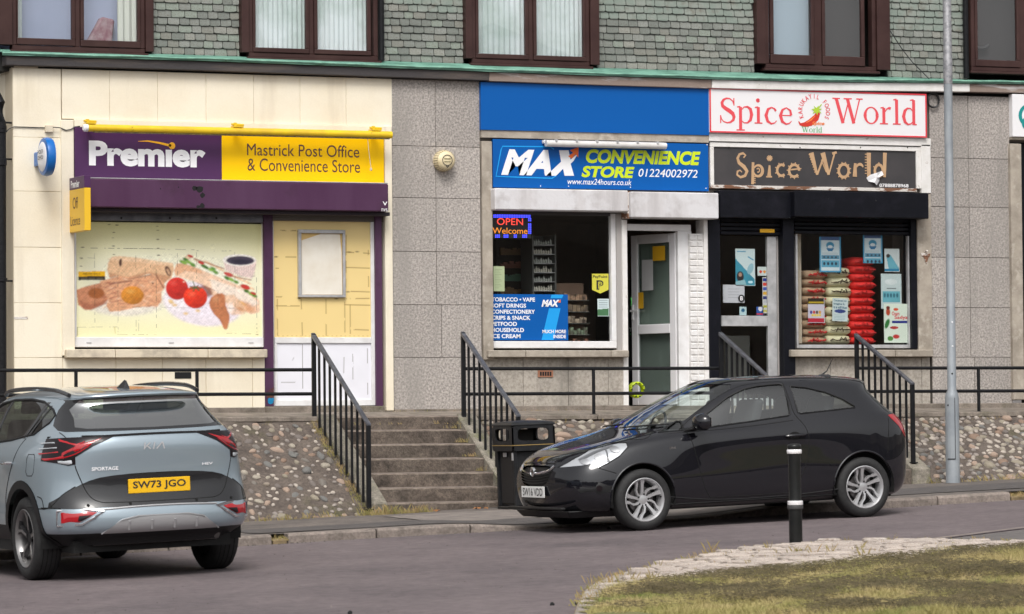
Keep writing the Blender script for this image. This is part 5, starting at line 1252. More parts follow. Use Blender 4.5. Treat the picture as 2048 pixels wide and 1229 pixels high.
# ================================================================ Spice World signs
ss = sgn('shop_sign', 'white red bordered sign with red serif lettering and chilli emblem', 'sign', 1635, 272, -.05)
Y = -.07; r = RC(1419, 182, 1853, 270, Y); sz0, sz1 = P(1636, 270.5, Y).z, P(1636, 182, Y).z
box('panel', r[0], r[1], Y, .02, sz0, sz1, m_whites, ss, bevel=.001)
b = B(); t_ = .018
b.box(r[0], r[1], Y - .006, Y - .001, sz0, sz0 + t_); b.box(r[0], r[1], Y - .006, Y - .001, sz1 - t_, sz1); b.box(r[0], r[0] + t_, Y - .006, Y - .001, sz0 + t_, sz1 - t_); b.box(r[1] - t_, r[1], Y - .006, Y - .001, sz0 + t_, sz1 - t_); b.build('border', m_redl, ss)
# serif glyphs drawn as strokes of changing width, in units of x-height
def serif_word(word, x0, x1, zb, xh, mat, parent, Y, cap=1.45):
    G = {}
    def sf(b, x, z, w_=.42, t=.07): b.append(([(x - w_ / 2, z), (x + w_ / 2, z)], t))
    def glyph(c):
        s = []
        if c == 'S':
            s.append(([(.86, 1.08), (.80, 1.28), (.62, 1.42), (.42, 1.43), (.24, 1.34), (.15, 1.16), (.19, .98), (.36, .84), (.60, .70), (.80, .54), (.87, .36), (.82, .17), (.66, .04), (.45, .0), (.24, .07), (.12, .2), (.07, .42)], [.05, .07, .08, .10, .14, .19, .2, .22, .24, .23, .2, .16, .11, .08, .07, .06, .05])); s.append(([(.87, 1.46), (.87, 1.02)], .07)); s.append(([(.06, -.03), (.06, .44)], .07)); return s, 1.0
        if c == 'p':
            s.append(([(.2, .95), (.2, -.38)], .19)); s.append(([(.0, .94), (.2, .98)], .07)); sf(s, .2, -.40, .5)
            s.append(([(.26, .78), (.42, .95), (.62, .97), (.80, .84), (.87, .52), (.80, .2), (.62, .03), (.42, .02), (.26, .14)], [.05, .07, .12, .19, .21, .18, .1, .07, .06])); return s, .98
        if c == 'i':
            s.append(([(.24, .97), (.24, .0)], .19)); s.append(([(.03, .94), (.24, .98)], .07)); sf(s, .24, .03, .48); s.append((arc(.22, 1.36, .06, .06, 0, 360, 10), .13)); return s, .5
        if c == 'c':
            s.append(([(.74, .76), (.66, .90), (.48, .97), (.27, .86), (.14, .5), (.24, .15), (.46, .01), (.66, .06), (.79, .2)], [.14, .1, .08, .16, .21, .18, .1, .07, .04])); return s, .82
        if c == 'e':
            s.append(([(.17, .52), (.80, .52)], .06)); s.append(([(.79, .53), (.74, .82), (.5, .97), (.27, .85), (.14, .5), (.25, .15), (.48, .01), (.68, .06), (.82, .2)], [.17, .13, .07, .14, .21, .18, .1, .07, .04])); return s, .88
        if c == 'W':
            s.append(([(.16, 1.42), (.56, .0)], .2)); s.append(([(.56, .0), (.90, 1.25)], .08)); s.append(([(.84, 1.42), (1.22, .0)], .2)); s.append(([(1.22, .0), (1.58, 1.4)], .08)); sf(s, .16, 1.42, .46); sf(s, .86, 1.42, .5); sf(s, 1.58, 1.42, .4); return s, 1.72
        if c == 'o':
            s.append((arc(.5, .49, .37, .47, 0, 360, 24), [.21 - .14 * abs(math.sin(math.radians(15 * i))) for i in range(25)])); return s, 1.0
        if c == 'r':
            s.append(([(.22, .95), (.22, .0)], .19)); s.append(([(.02, .94), (.22, .98)], .07)); sf(s, .22, .03, .5); s.append(([(.3, .72), (.4, .88), (.54, .95), (.64, .9)], [.05, .08, .13, .19])); return s, .72
        if c == 'l':
            s.append(([(.23, 1.45), (.23, .0)], .19)); s.append(([(.03, 1.43), (.23, 1.47)], .07)); sf(s, .23, .03, .48); return s, .48
        if c == 'd':
            s.append(([(.74, 1.45), (.74, .0)], .19)); s.append(([(.52, 1.43), (.74, 1.47)], .07)); s.append(([(.74, .03), (.92, .03)], .07))
            s.append(([(.68, .8), (.54, .96), (.36, .96), (.2, .82), (.11, .48), (.2, .16), (.38, .02), (.56, .06), (.69, .2)], [.05, .07, .1, .18, .21, .18, .1, .07, .05])); return s, .96
    b = B(); x = 0; parts = []
    for c in word:
        s, w_ = glyph(c); parts += [([(p[0] + x, p[1]) for p in pts], wd) for pts, wd in s]; x += w_ + .06
    X0 = min(p[0] for pts, w_ in parts for p in pts); X1 = max(p[0] for pts, w_ in parts for p in pts); kx = (x1 - x0) / (X1 - X0); o = 0
    for pts, wd in parts:
        o += 1; sc_ = (kx + xh) / 2
        stroke(b, [(x0 + (p[0] - X0) * kx, zb + p[1] * xh) for p in pts], [v * sc_ for v in wd] if isinstance(wd, list) else wd * sc_, Y - .0001 * o)
    return b.build('lettering', mat, parent, fixn=False)
m_redw = M('red_serif_print', (0.76, 0.075, 0.095), .45)
serif_word('Spice', P(1441, 230, Y).x, P(1583, 230, Y).x, P(1512, 247.5, Y).z, P(1512, 213.5, Y).z - P(1512, 247.5, Y).z, m_redw, ss, Y - .002)
serif_word('World', P(1665, 230, Y).x, P(1833, 230, Y).x, P(1750, 248.5, Y).z, P(1750, 214, Y).z - P(1750, 248.5, Y).z, m_redw, ss, Y - .002)
# emblem: chilli with curved words
cx_, cz_ = P(1628, 221, Y).x, P(1628, 222, Y).z
word = 'KARUKAYIL FOODS'
for i, ch in enumerate(word):
    if ch == ' ': continue
    a = math.radians(203 - i * 16.3); me = text_mesh(ch, .015); rx, rz_ = .195, .185; R2 = Matrix.Rotation(a - math.pi / 2, 2)
    vs = np.array([v.co[:] for v in me.vertices]); c0 = (vs.min(0) + vs.max(0)) / 2
    for v in me.vertices:
        p_ = R2 @ Vector(((v.co.x - c0[0]) * .062, (v.co.y - c0[1]) * .085)); v.co = (cx_ + rx * math.cos(a) + p_.x, Y - .003, cz_ + rz_ * math.sin(a) + p_.y - .005)
    link_mesh('lettering', me, m_redw, ss)
b = B(); stroke(b, [q(1597, 243, Y), q(1600, 249, Y), q(1609, 250, Y), q(1620, 246, Y), q(1632, 236, Y), q(1637, 226, Y)], [.012, .03, .06, .085, .085, .05], Y - .003); b.build('chilli', M('chilli_red', (.62, .035, .02), .4), ss, fixn=False)
b = B(); stroke(b, [q(1612, 246, Y), q(1622, 240, Y), q(1630, 232, Y)], [.008, .02, .008], Y - .004); b.build('chilli_shine', M('chilli_orange', (.85, .22, .05), .4), ss, fixn=False)
b = B(); c_ = q(1633, 221, Y)
for k in range(7): a = 2 * math.pi * k / 7 + .3; stroke(b, [c_, (c_[0] + .075 * math.cos(a), c_[1] + .06 * math.sin(a))], [.045, .004], Y - .005 - .0002 * k)
stroke(b, [c_, q(1643, 209, Y)], [.02, .012], Y - .006); b.build('chilli_stalk', M('leaf_lime', (.42, .60, .04), .5), ss, fixn=False)
tpx('Spice', 1624, 243.5, 1649, 252.5, Y - .004, M('chilli_orange', (.85, .22, .05), .4), ss, shear=.2, bold=.03); serif_word('World', P(1603, 260, Y).x, P(1643.5, 260, Y).x, P(1623, 265, Y).z, .047, M('green_print', (.06, .42, .13), .5), ss, Y - .004)
# old black sign below
so_ = sgn('shop_sign', 'worn black signboard with tan lettering and torn film', 'sign', 1630, 378, 0)
Y = .0; r = RC(1427, 296, 1831, 374, Y); z0, z1 = P(1630, 374, Y).z, P(1630, 299, Y).z
m_bsign = M('faded_black_board', (.036, .034, .037), .5, c2=(.055, .05, .052), ns=2, c3=(.15, .14, .14), s3=30, lo3=.74, hi3=.8)
box('panel', r[0], r[1], Y, .025, z0, z1, m_bsign, so_, bevel=.001)
fx0, fx1, ft_, fb_ = P(1419, 330, Y).x + .002, P(1842, 330, Y).x, P(1630, 290, Y).z, P(1630, 383, Y).z
b = B(); b.box(fx0, fx1, Y - .02, .025, z1 + .001, ft_); b.box(fx0, r[0] - .001, Y - .02, .025, z0, z1); b.box(r[1] + .001, fx1, Y - .02, .025, z0, z1); b.build('frame', m_whitep, so_, bevel=.004)
box('lower_strip', fx0, r[1] - .0, Y - .03, .025, fb_ + .012, z0 - .001, m_rust, so_, bevel=.003)
for px in (1458, 1600, 1721, 1815): a = q(px, 295.5, Y - .02); b = B(); b.lathe([(0, -.004), (.009, -.002), (.009, 0)], (a[0], Y - .02, a[1]), 8, 'y'); b.build('bolt', m_dark, so_)
m_tan = M('tan_print', (.56, .36, .20), .6, c2=(.48, .30, .17), ns=8)
b = B(); Ys = Y - .0015
cnt_ = [0]
def fs_(pts, w_): cnt_[0] += 1; stroke(b, [q(x, y, Y) for x, y in pts], w_, Ys - .0001 * cnt_[0])
def px_arc(cx, cy, rx, ry, a0, a1, n=18): return [(cx + rx * math.cos(math.radians(a0 + (a1 - a0) * i / n)), cy - ry * math.sin(math.radians(a0 + (a1 - a0) * i / n))) for i in range(n + 1)]
S_ = .0061
# S with spiral ends
fs_([(1487, 316), (1491, 311), (1486, 307), (1479, 309), (1475, 317), (1478, 326), (1488, 334), (1494, 343), (1490, 352), (1481, 355), (1474, 350), (1475, 343), (1480, 341), (1484, 345)], [v * S_ for v in (3, 4, 5, 5, 6, 7, 8, 7, 6, 5, 4, 4, 3, 2)])
def gear(cx, cy, rx, ry, a0=0, a1=360, wd=5, teeth=9, both=0):
    fs_(px_arc(cx, cy, rx, ry, a0, a1), wd * S_)
    for k in range(teeth):
        a = math.radians(a0 + (a1 - a0) * (k + .5) / teeth); fs_([(cx + (rx + 1) * math.cos(a), cy - (ry + 1) * math.sin(a)), (cx + (rx + 5) * math.cos(a), cy - (ry + 5) * math.sin(a))], 2.2 * S_)
fs_([(1506, 325), (1505, 369)], 6 * S_)
for k in range(4): fs_([(1507, 354 + k * 4), (1511, 354 + k * 4)], 2 * S_)
fs_(px_arc(1516, 342, 9, 11, 150, -160), [v * S_ for v in np.linspace(3, 7, 10)] + [v * S_ for v in np.linspace(7, 3, 9)]); fs_(px_arc(1516, 341, 3, 4, 150, -120, 8), 2.5 * S_)
fs_([(1539, 331), (1538, 354)], [4 * S_, 9 * S_]); fs_([(1532, 354), (1544, 354)], 3 * S_)
for a in range(0, 180, 36): fs_([(1539 - 6 * math.cos(math.radians(a)), 317 - 6 * math.sin(math.radians(a))), (1539 + 6 * math.cos(math.radians(a)), 317 + 6 * math.sin(math.radians(a)))], 2.4 * S_)
gear(1563, 341, 9, 11, 50, 310, 5.5, 6); gear(1588, 342, 10, 12, 0, 320, 5.5, 10); fs_([(1581, 340), (1598, 338)], 3 * S_)
# World
fs_([(1622, 306), (1634, 350)], [11 * S_, 5 * S_]); 
for k in range(8): fs_([(1617 + k * 1.6, 310 + k * 5), (1621 + k * 1.6, 309 + k * 5)], 2 * S_)
fs_([(1634, 350), (1649, 308)], 4 * S_); fs_([(1645, 306), (1657, 350)], [11 * S_, 6 * S_]); fs_([(1657, 350), (1669, 306)], 3.5 * S_); fs_([(1664, 308), (1673, 305)], 5 * S_); fs_([(1642, 320), (1652, 345)], 2 * S_)
gear(1687, 342, 10, 13, 0, 360, 6, 12); fs_([(1710, 327), (1709, 354)], [6 * S_, 10 * S_]); fs_(px_arc(1719, 338, 7, 9, 160, 20, 8), [v * S_ for v in (3, 4, 5, 5, 6, 6, 5, 4, 3)])
fs_([(1737, 306), (1737, 354)], [10 * S_, 8 * S_]); 
for k in range(8): fs_([(1729, 309 + k * 5.5), (1733, 309 + k * 5.5)], 2 * S_)
gear(1757, 342, 8, 12, 0, 360, 6, 6); fs_([(1769, 306), (1768, 355)], [9 * S_, 7 * S_])
b.build('lettering', m_tan, so_, fixn=False)
# torn white film hanging on it
b = B(); T = [q(x, y, Y - .01) for x, y in ((1733, 356), (1740, 350), (1752, 346), (1764, 342), (1766, 350), (1756, 355), (1759, 362), (1752, 371), (1746, 366), (1737, 363))]
b.add([(p_[0], Y - .006 - .02 * (i % 3), p_[1]) for i, p_ in enumerate(T)] + [(q(1750, 356, Y)[0], Y - .045, q(1750, 356, Y)[1])], [(i, (i + 1) % 10, 10) for i in range(10)]); b.build('torn_film', m_whites, so_)
tpx('07888878968', 1759, 368, 1817, 375, Y - .002, m_wprint, so_, bold=.02)
# coil of cable beside the white sign
cc = P(1868, 201, -.05); b = B(); n = 70; b.tube([(cc.x + (.082 + .006 * math.sin(t * 1.7)) * math.cos(t), -.02 - .0009 * t, cc.z + (.088 + .006 * math.cos(t * 1.3)) * math.sin(t)) for t in np.linspace(0, 25, n)], .008, 6)
o = b.build('cable_coil', m_blackp, smooth=True); setp(o, 'coiled black cable hanging beside the white chilli emblem sign', 'cable coil')
b = B(); pts = [P(px, py, .02) for px, py in ((1756, -30), (1762, 30), (1780, 62), (1805, 100), (1825, 125), (1845, 145), (1862, 162))]; b.tube(pts, .006, 5); o = b.build('cable', m_blackp, smooth=True); setp(o, 'thin black cable drooping across slates right of the fourth upper window', 'cable')
# next shop's sign at the right edge
ns_ = sgn('shop_sign', 'white sign with teal curves cut off at the right edge', 'sign', 2040, 275, -.05)
r = RC(2025, 188, 2500, 274, -.09); z0, z1 = P(2040, 274, -.09).z, P(2040, 189, -.09).z
box('panel', r[0], r[0] + 3.2, -.09, .0, z0, z1, m_whites, ns_)
b = B(); c_ = q(2062, 232, -.09); tq = -.0925
stroke(b, arc(c_[0], c_[1], .16, .14, 60, 300, 16), [.01 + .04 * math.sin(math.pi * i / 16) for i in range(17)], tq); stroke(b, arc(c_[0] + .02, c_[1] - .1, .14, .1, 100, 250, 12), [.01 + .03 * math.sin(math.pi * i / 12) for i in range(13)], tq - .001); b.build('lettering', M('teal_print', (.0, .25, .25), .5), ns_, fixn=False)
# broken bracket on the surround
p = P(1851, 513, -.04); b = B(); b.hexa([(p.x - .05, -.045, p.z - .0), (p.x + .06, -.045, p.z - .0), (p.x + .06, -.03, p.z), (p.x - .05, -.03, p.z), (p.x - .07, -.045, p.z + .04), (p.x + .07, -.045, p.z + .04), (p.x + .07, -.03, p.z + .04), (p.x - .07, -.03, p.z + .04)]); b.add([(p.x - .03, -.041, p.z), (p.x + .05, -.041, p.z), (p.x + .01, -.041, p.z - .1)], [(0, 1, 2)]); b.tube([(p.x, -.03, p.z + .05), (p.x, -.08, p.z + .07)], .012, 6); b.build('broken_fixing', m_rust, bld)
# ================================================================ guard rails and stair rails
YR = -1.24
def cheekz(y, s=0): n_ = ST[s][2]; return zl + 0.035 + (ztop(n_, s) + .01 - zl - .035) * (LIPY + .06 - y) / (LIPY + .06 - (LIPY - ST[s][1] * n_ - .04))
def guard(px0, px1, posts, pyt, pyb, label, ext0=0, ext1=0):
    xa_, xb_ = P(px0, 740, YR).x + ext0, P(px1, 740, YR).x + ext1
    pm = (px0 + px1) / 2; zt_ = P(pm, pyt, YR).z; zb_ = P(pm, pyb, YR).z
    t = thing('guard_rail', label, 'railing', ((xa_ + xb_) / 2, YR, zl), 'low black guard rails along the terrace edge')
    for z in (zt_, zb_):
        b = B(); b.tube([(xa_, YR, z), (xb_, YR, z)], .021, 10); b.build('rail', m_iron, t, smooth=True)
    for px in posts:
        x = P(px, 760, YR).x; b = B(); b.tube([(x, YR, zl), (x, YR, zt_)], .021, 8); b.lathe([(.045, 0), (.045, .01), (.02, .014)], (x, YR, zl), 10); b.build('post', m_iron, t, smooth=True)
guard(-420, 626, (-330, -90, 152, 394), 741, 790.5, 'low black guard rail in front of the cream shop, left of the first steps')
guard(926, 1441, (1187,), 737.5, 787.5, 'low black guard rail between the two flights of steps')
guard(1714, 2700, (1957, 2200, 2440), 736, 781.5, 'low black guard rail at the right, behind the lamp post')
def stair_rail(px_top, py_top, px_bot, side, label, n=9):
    X = P(px_top, 760, LIPY).x; yb = LIPY; cz_s = lambda y: cheekz(y, side)
    for k in range(400):
        yb -= .005; v = Vector((X, yb, -.2)) - CAM; 
        if 1024 + FPX * v.dot(_r) / v.dot(_fw) > px_bot: break
    H = P(px_top, py_top, LIPY).z - zl
    t = thing('stair_railing', label, 'railing', (X, LIPY, zl), 'black stair railings beside the two flights of steps')
    slope = (cz_s(yb) - cz_s(LIPY)) / (yb - LIPY)
    zT = lambda y: zl + H + slope * (y - LIPY)
    b = B(); b.box(X - .024, X + .024, LIPY - .02, LIPY + .02, zl - .02, zl + H + .015); b.build('post', m_iron, t, bevel=.004)
    b = B(); b.box(X - .024, X + .024, yb - .02, yb + .02, cz_s(yb) - .02, zT(yb) + .0); b.box(X - .045, X + .045, yb - .045, yb + .045, cz_s(yb) - .0, cz_s(yb) + .012); b.build('post', m_iron, t, bevel=.004)
    b = B(); h = .016; b.hexa([(X - .026, LIPY + .02, zT(LIPY) - h), (X + .026, LIPY + .02, zT(LIPY) - h), (X + .026, yb - .02, zT(yb) - h), (X - .026, yb - .02, zT(yb) - h), (X - .026, LIPY + .02, zT(LIPY) + h + .014), (X + .026, LIPY + .02, zT(LIPY) + h + .014), (X + .026, yb - .02, zT(yb) + h), (X - .026, yb - .02, zT(yb) + h)])
    b.build('handrail', m_railtop, t, bevel=.005)
    for k in range(1, n + 1):
        y = LIPY + (yb - LIPY) * k / (n + 1); b = B(); b.box(X - .0115, X + .0115, y - .0115, y + .0115, cz_s(y) - .02, zT(y) - h - .002); b.build('baluster', m_iron, t)
    return t
stair_rail(628, 671, 737, 0, 'black stair railing at the left side of the first steps')
stair_rail(927, 668, 1037, 0, 'black stair railing behind the litter bin, right of the first steps')
stair_rail(1443, 669, 1552, 1, 'black stair railing in front of the right hand shop door')
stair_rail(1714, 672, 1826, 1, 'black stair railing behind the tail of the black hatchback', n=8)
# ================================================================ lamp post
m_galv = M('galvanised_steel', (.31, .335, .36), .55, metal=.2, c2=(.25, .275, .30), ns=3, lo=.4, hi=.6, c3=(.36, .38, .40), s3=12, lo3=.56, hi3=.7, streak=True)
m_galv2 = M('mottled_zinc', (.33, .33, .345), .5, metal=.4, c2=(.22, .22, .235), ns=22, lo=.45, hi=.6)
Yl = -3.15; pl_ = P(1906, 968, Yl); zbp = zpave(pl_.x, Yl); lp = thing('lamp_post', 'tall grey steel lamp post with a wider base, right of the black hatchback', 'lamp post', (pl_.x, Yl, zbp))
zs_ = P(1900, 785, Yl).z; zj = P(1890, 168, Yl).z
b = B(); b.lathe([(.085, 0), (.083, .02), (.081, zs_ - zbp - .06), (.074, zs_ - zbp - .02), (.052, zs_ - zbp + .03), (.050, zj - zbp)], (pl_.x, Yl, zbp), 20); b.build('lower_tube', m_galv, lp, smooth=True)
b = B(); b.lathe([(.053, 0), (.054, .32), (.050, .33), (.046, 3.2)], (pl_.x, Yl, zj + .001), 16); b.build('upper_tube', m_galv2, lp, smooth=True)
zd0, zd1 = P(1900, 918, Yl).z, P(1900, 796, Yl).z; b = B()
for k in range(9):
    a0 = math.radians(-118 + 8 * k - 36); 
vs = []; 
for k in range(8):
    a0 = math.radians(-160 + 9 * k); vs += [(pl_.x + .0865 * math.cos(a0), Yl + .0865 * math.sin(a0), zd0), (pl_.x + .0855 * math.cos(a0), Yl + .0855 * math.sin(a0), zd1)]
b.add(vs, [(2 * k, 2 * k + 2, 2 * k + 3, 2 * k + 1) for k in range(7)]); b.build('access_door', m_galv, lp, smooth=True)
b = B(); b.tube([(vs[14][0] - .002, vs[14][1] - .001, zd0), (vs[15][0] - .002, vs[15][1] - .001, zd1)], .0035, 5); b.tube([Vector(vs[2 * k]) + Vector((0, 0, -.002)) for k in range(8)], .005, 5); b.build('door_gap', m_dark, lp)
for px, py in ((1892, 811), (1899, 748)):
    p = P(px, py, Yl); b = B(); rr_ = .084 if py > 790 else .051; a0 = math.radians(-150 if py > 790 else -112); b.lathe([(0, -.004), (.011, -.003), (.011, .01)], (pl_.x + rr_ * math.cos(a0), Yl + rr_ * math.sin(a0), p.z), 8, 'y'); b.build('lock', m_dark, lp)
for py in (645, 693):
    p = P(1898, py, Yl); b = B(); b.lathe([(0, -.003), (.010, -.002), (.010, .01)], (pl_.x - .012, Yl - .051, p.z), 8, 'y'); b.build('stud', m_wprint, lp)
b = B(); b.tube([(pl_.x, Yl, zj + 3.1), (pl_.x, Yl - .1, zj + 3.6), (pl_.x, Yl - .8, zj + 3.9)], .035, 10); b.build('arm', m_galv2, lp, smooth=True)
b = B(); b.hexa([(pl_.x - .12, Yl - 1.5, zj + 3.86), (pl_.x + .12, Yl - 1.5, zj + 3.86), (pl_.x + .1, Yl - .75, zj + 3.86), (pl_.x - .1, Yl - .75, zj + 3.86), (pl_.x - .08, Yl - 1.45, zj + 3.94), (pl_.x + .08, Yl - 1.45, zj + 3.94), (pl_.x + .08, Yl - .75, zj + 3.98), (pl_.x - .08, Yl - .75, zj + 3.98)]); b.build('lamp_head', m_galv, lp, bevel=.02)
# ================================================================ bollard
pbol = rz(1592, 1093, .085); bz = .0; sB = (pbol - CAM).dot(_fw) / FPX
bo = thing('bollard', 'black bollard with two white bands standing on the pale setts', 'bollard', tuple(pbol))
m_bol = M('bollard_black', (.006, .0065, .0065), .35, spec=.35, c2=(.012, .0125, .0125), ns=6, bump=.1, bs=30)
h = lambda py: (1093 - py) * sB
w_ = lambda wpx: wpx * sB / 2
bx_, by_ = pbol.x, pbol.y; LN = -.022
def bl(prof, name, mat): 
    b = B(); b.lathe([(w_(a), h(c)) for a, c in prof], (bx_, by_, pbol.z), 28); b.build(name, mat, bo, smooth=True)
bl([(27, 1100), (26.5, 1022), (26.5, 1019)], 'lower_post', m_bol); bl([(26.5, 1019), (31, 1018.5), (32, 1016), (32, 1014), (31, 1011.5), (26, 1010.5)], 'collar', M('bollard_collar', (.05, .05, .052), .4))
bl([(30, 1010.4), (31, 1009), (31, 1003), (29, 1002)], 'white_band', m_whites); bl([(26, 1002), (24.5, 998), (25, 950), (25.5, 908)], 'post', m_bol); bl([(28, 908), (30, 906.5), (30, 901), (28, 899.5)], 'white_band', m_whites)
bl([(27, 899.4), (28, 895), (28, 892), (25, 889.5), (16, 888), (0.1, 887.6)], 'cap', m_bol)
bo.rotation_euler = (0, -.008, 0)
for ch in bo.children: pass
# ================================================================ litter bin
m_bin = M('bin_black_plastic', (.010, .0105, .012), .42, spec=.35, c2=(.018, .0185, .021), ns=14, bump=.15, bs=60)
Yb_ = -3.62; x0b = P(1031, 1000, Yb_).x; Wb, Db = .475, .50; zb_ = zpave(x0b + .2, Yb_)
bn = thing('litter_bin', 'black litter bin with perforated silver speckled roof beside the steps', 'bin', (x0b + Wb / 2, Yb_ + Db / 2, zb_))
bz0 = zb_ + .01; SBIN = 8000 / 43.9
zz_ = lambda py: bz0 + (1019 - py) / 182.0
X0, X1, Ya, Yc = x0b, x0b + Wb, Yb_, Yb_ + Db
b = B(); b.box(X0 - .0, X1 + .0, Ya - .0, Yc + .0, bz0 - .02, bz0 + .03); b.build('base', m_bin, bn, bevel=.01)
b = B(); b.box(X0 + .035, X1 - .02, Ya + .03, Yc - .03, bz0 + .03, zz_(903)); b.build('body', m_bin, bn, bevel=.01)
for (a, c) in ((X0 + .005, Ya + .005), (X1 - .045, Ya + .005), (X0 + .005, Yc - .045)): box('corner_post', a, a + .04, c, c + .04, bz0 + .03, zz_(903), m_bin, bn)
box('side_door', X0 + .024, X0 + .032, Ya + .09, Yc - .08, bz0 + .06, zz_(915), M('bin_panel', (.013, .013, .015), .5), bn, bevel=.01)
box('lock_plate', X0 + .015, X0 + .028, Ya + .24, Ya + .33, zz_(915), zz_(906), m_alu, bn); box('tag_plate', X0 - .004, X0 + .004, Ya + .01, Ya + .055, zz_(922), zz_(906), m_alu, bn)
# hood with openings
zh0, zh1 = zz_(903), zz_(853)
def hood_face(axis, lo, hi, off, nm, th=.02):
    zc_ = (zz_(883) + zz_(858)) / 2; rz2 = (zz_(858) - zz_(883)) / 2; m_ = (lo + hi) / 2; hw = (hi - lo) * .36
    outer_ = []; inner_ = []
    N = 40
    for k in range(N):
        a = 2 * math.pi * (k + .5) / N; ca, sa = math.cos(a), math.sin(a)
        s = max(abs(ca), abs(sa)); u, v = ca / s, sa / s
        outer_.append((m_ + u * (hi - lo) / 2, (zh0 + zh1) / 2 + v * (zh1 - zh0) / 2))
        e = .45; inner_.append((m_ + hw * math.copysign(abs(ca) ** e, ca), zc_ + rz2 * math.copysign(abs(sa) ** e, sa)))
    vs = []
    for d in (0, th):
        for p_ in outer_ + inner_: vs.append((p_[0], off + d, p_[1]) if axis == 'y' else (off + d, p_[0], p_[1]))
    fs = []
    for k in range(N):
        k2 = (k + 1) % N; fs += [(k, k2, N + k2, N + k), (2 * N + k, 3 * N + k, 3 * N + k2, 2 * N + k2), (N + k, N + k2, 3 * N + k2, 3 * N + k), (k, 2 * N + k, 2 * N + k2, k2)]
    b = B(); b.add(vs, fs); b.build(nm, m_bin, bn)
e_ = .022
hood_face('y', X0 - e_, X1 + e_, Ya - e_, 'hood_front'); hood_face('y', X0 - e_, X1 + e_, Yc + e_ - .02, 'hood_back'); hood_face('x', Ya - e_, Yc + e_, X0 - e_ - .001, 'hood_side'); hood_face('x', Ya - e_, Yc + e_, X1 + e_ - .02, 'hood_side')
box('inner_liner', X0 + .12, X1 - .16, Ya + .16, Yc - .1, zh0 - .1, zh1 - .04, m_dark, bn)
m_gold = M('gold_line', (.30, .20, .07), .4); b = B(); zg_ = zz_(891.5); b.box(X0 - e_ - .004, X1 + e_ + .003, Ya - e_ - .003, Yc + e_ + .003, zg_ - .004, zg_ + .004); b.build('gold_stripe', m_gold, bn)
b = B(); cxx, cyy_ = (X0 + X1) / 2, (Ya + Yc) / 2
def ring_(k, z): return [(cxx + (X1 - X0 + 2 * e_ + .01) / 2 * k * sx_, cyy_ + (Yc - Ya + 2 * e_ + .01) / 2 * k * sy_, z) for sx_, sy_ in ((-1, -1), (1, -1), (1, 1), (-1, 1))]
rr_ = ring_(1.0, zh1) + ring_(1.0, zh1 + .022) + ring_(.93, zh1 + .036) + ring_(.62, zh1 + .052) + ring_(.2, zh1 + .058)
b.add(rr_, [(4 * i + k, 4 * i + (k + 1) % 4, 4 * i + 4 + (k + 1) % 4, 4 * i + 4 + k) for i in range(4) for k in range(4)] + [(16, 17, 18, 19), (3, 2, 1, 0)]); b.build('roof', m_bin, bn, bevel=.006)
b = B(); rs = random.Random(6); m_flake = M('silver_flake', (.62, .63, .66), .3, metal=.6)
for _ in range(150):
    u, v = rs.uniform(-.9, .9), rs.uniform(-.9, .9); k = max(abs(u), abs(v)); z = zh1 + .0375 + (.0225 * (1 - k) if k < .93 else 0); x, y = cxx + u * .26, cyy_ + v * .27; a = rs.uniform(0, 3.14); l = rs.uniform(.008, .02); s = .004
    b.add([(x - l * math.cos(a) - s * math.sin(a), y - l * math.sin(a) + s * math.cos(a), z + .002), (x + l * math.cos(a) - s * math.sin(a), y + l * math.sin(a) + s * math.cos(a), z + .002), (x + l * math.cos(a) + s * math.sin(a), y + l * math.sin(a) - s * math.cos(a), z + .002), (x - l * math.cos(a) + s * math.sin(a), y - l * math.sin(a) - s * math.cos(a), z + .002)], [(0, 1, 2, 3)])
b.build('roof_perforations', m_flake, bn)['kind'] = 'stuff'
bn.rotation_euler = (0, -.03, .0)
# ================================================================ window displays
gyp = gy + .012       # inside face of the blue shop's glass
def sheet_print(name, label, cat, x0, y0, x1, y1, Y, painter=None, col=(235, 235, 235), texts=(), tilt=0.0, mat=None):
    r = RC(x0, y0, x1, y1, Y); t = thing(name, label, cat, ((r[0] + r[1]) / 2, Y, r[2]))
    if painter:
        W_, H_ = x1 - x0, y1 - y0; pn = Paint(0, 0, W_, H_, int(max(12, W_ * 1.0)), int(max(12, H_ * 1.0))); painter(pn, W_, H_); pn.build('sheet', r[0], r[1], r[2], r[3], Y, t, vcolmat('printed_sheet', .5))
    else: box('sheet', r[0], r[1], Y, Y + .003, r[2], r[3], mat or M('sheet_%d_%d_%d' % col, lin(col), .6), t, bevel=0)
    for tx in texts:
        s, a, c, e, f, m_ = tx[:6]; rr = (r[0] + (r[1] - r[0]) * a, r[0] + (r[1] - r[0]) * e, r[3] - (r[3] - r[2]) * f, r[3] - (r[3] - r[2]) * c)
        text_fit(s, *rr, Y - .001, m_, t, bold=tx[6] if len(tx) > 6 else .0, thick=0)
    if tilt: t.rotation_euler = (0, tilt, 0)
    return t
YG = gy + .018
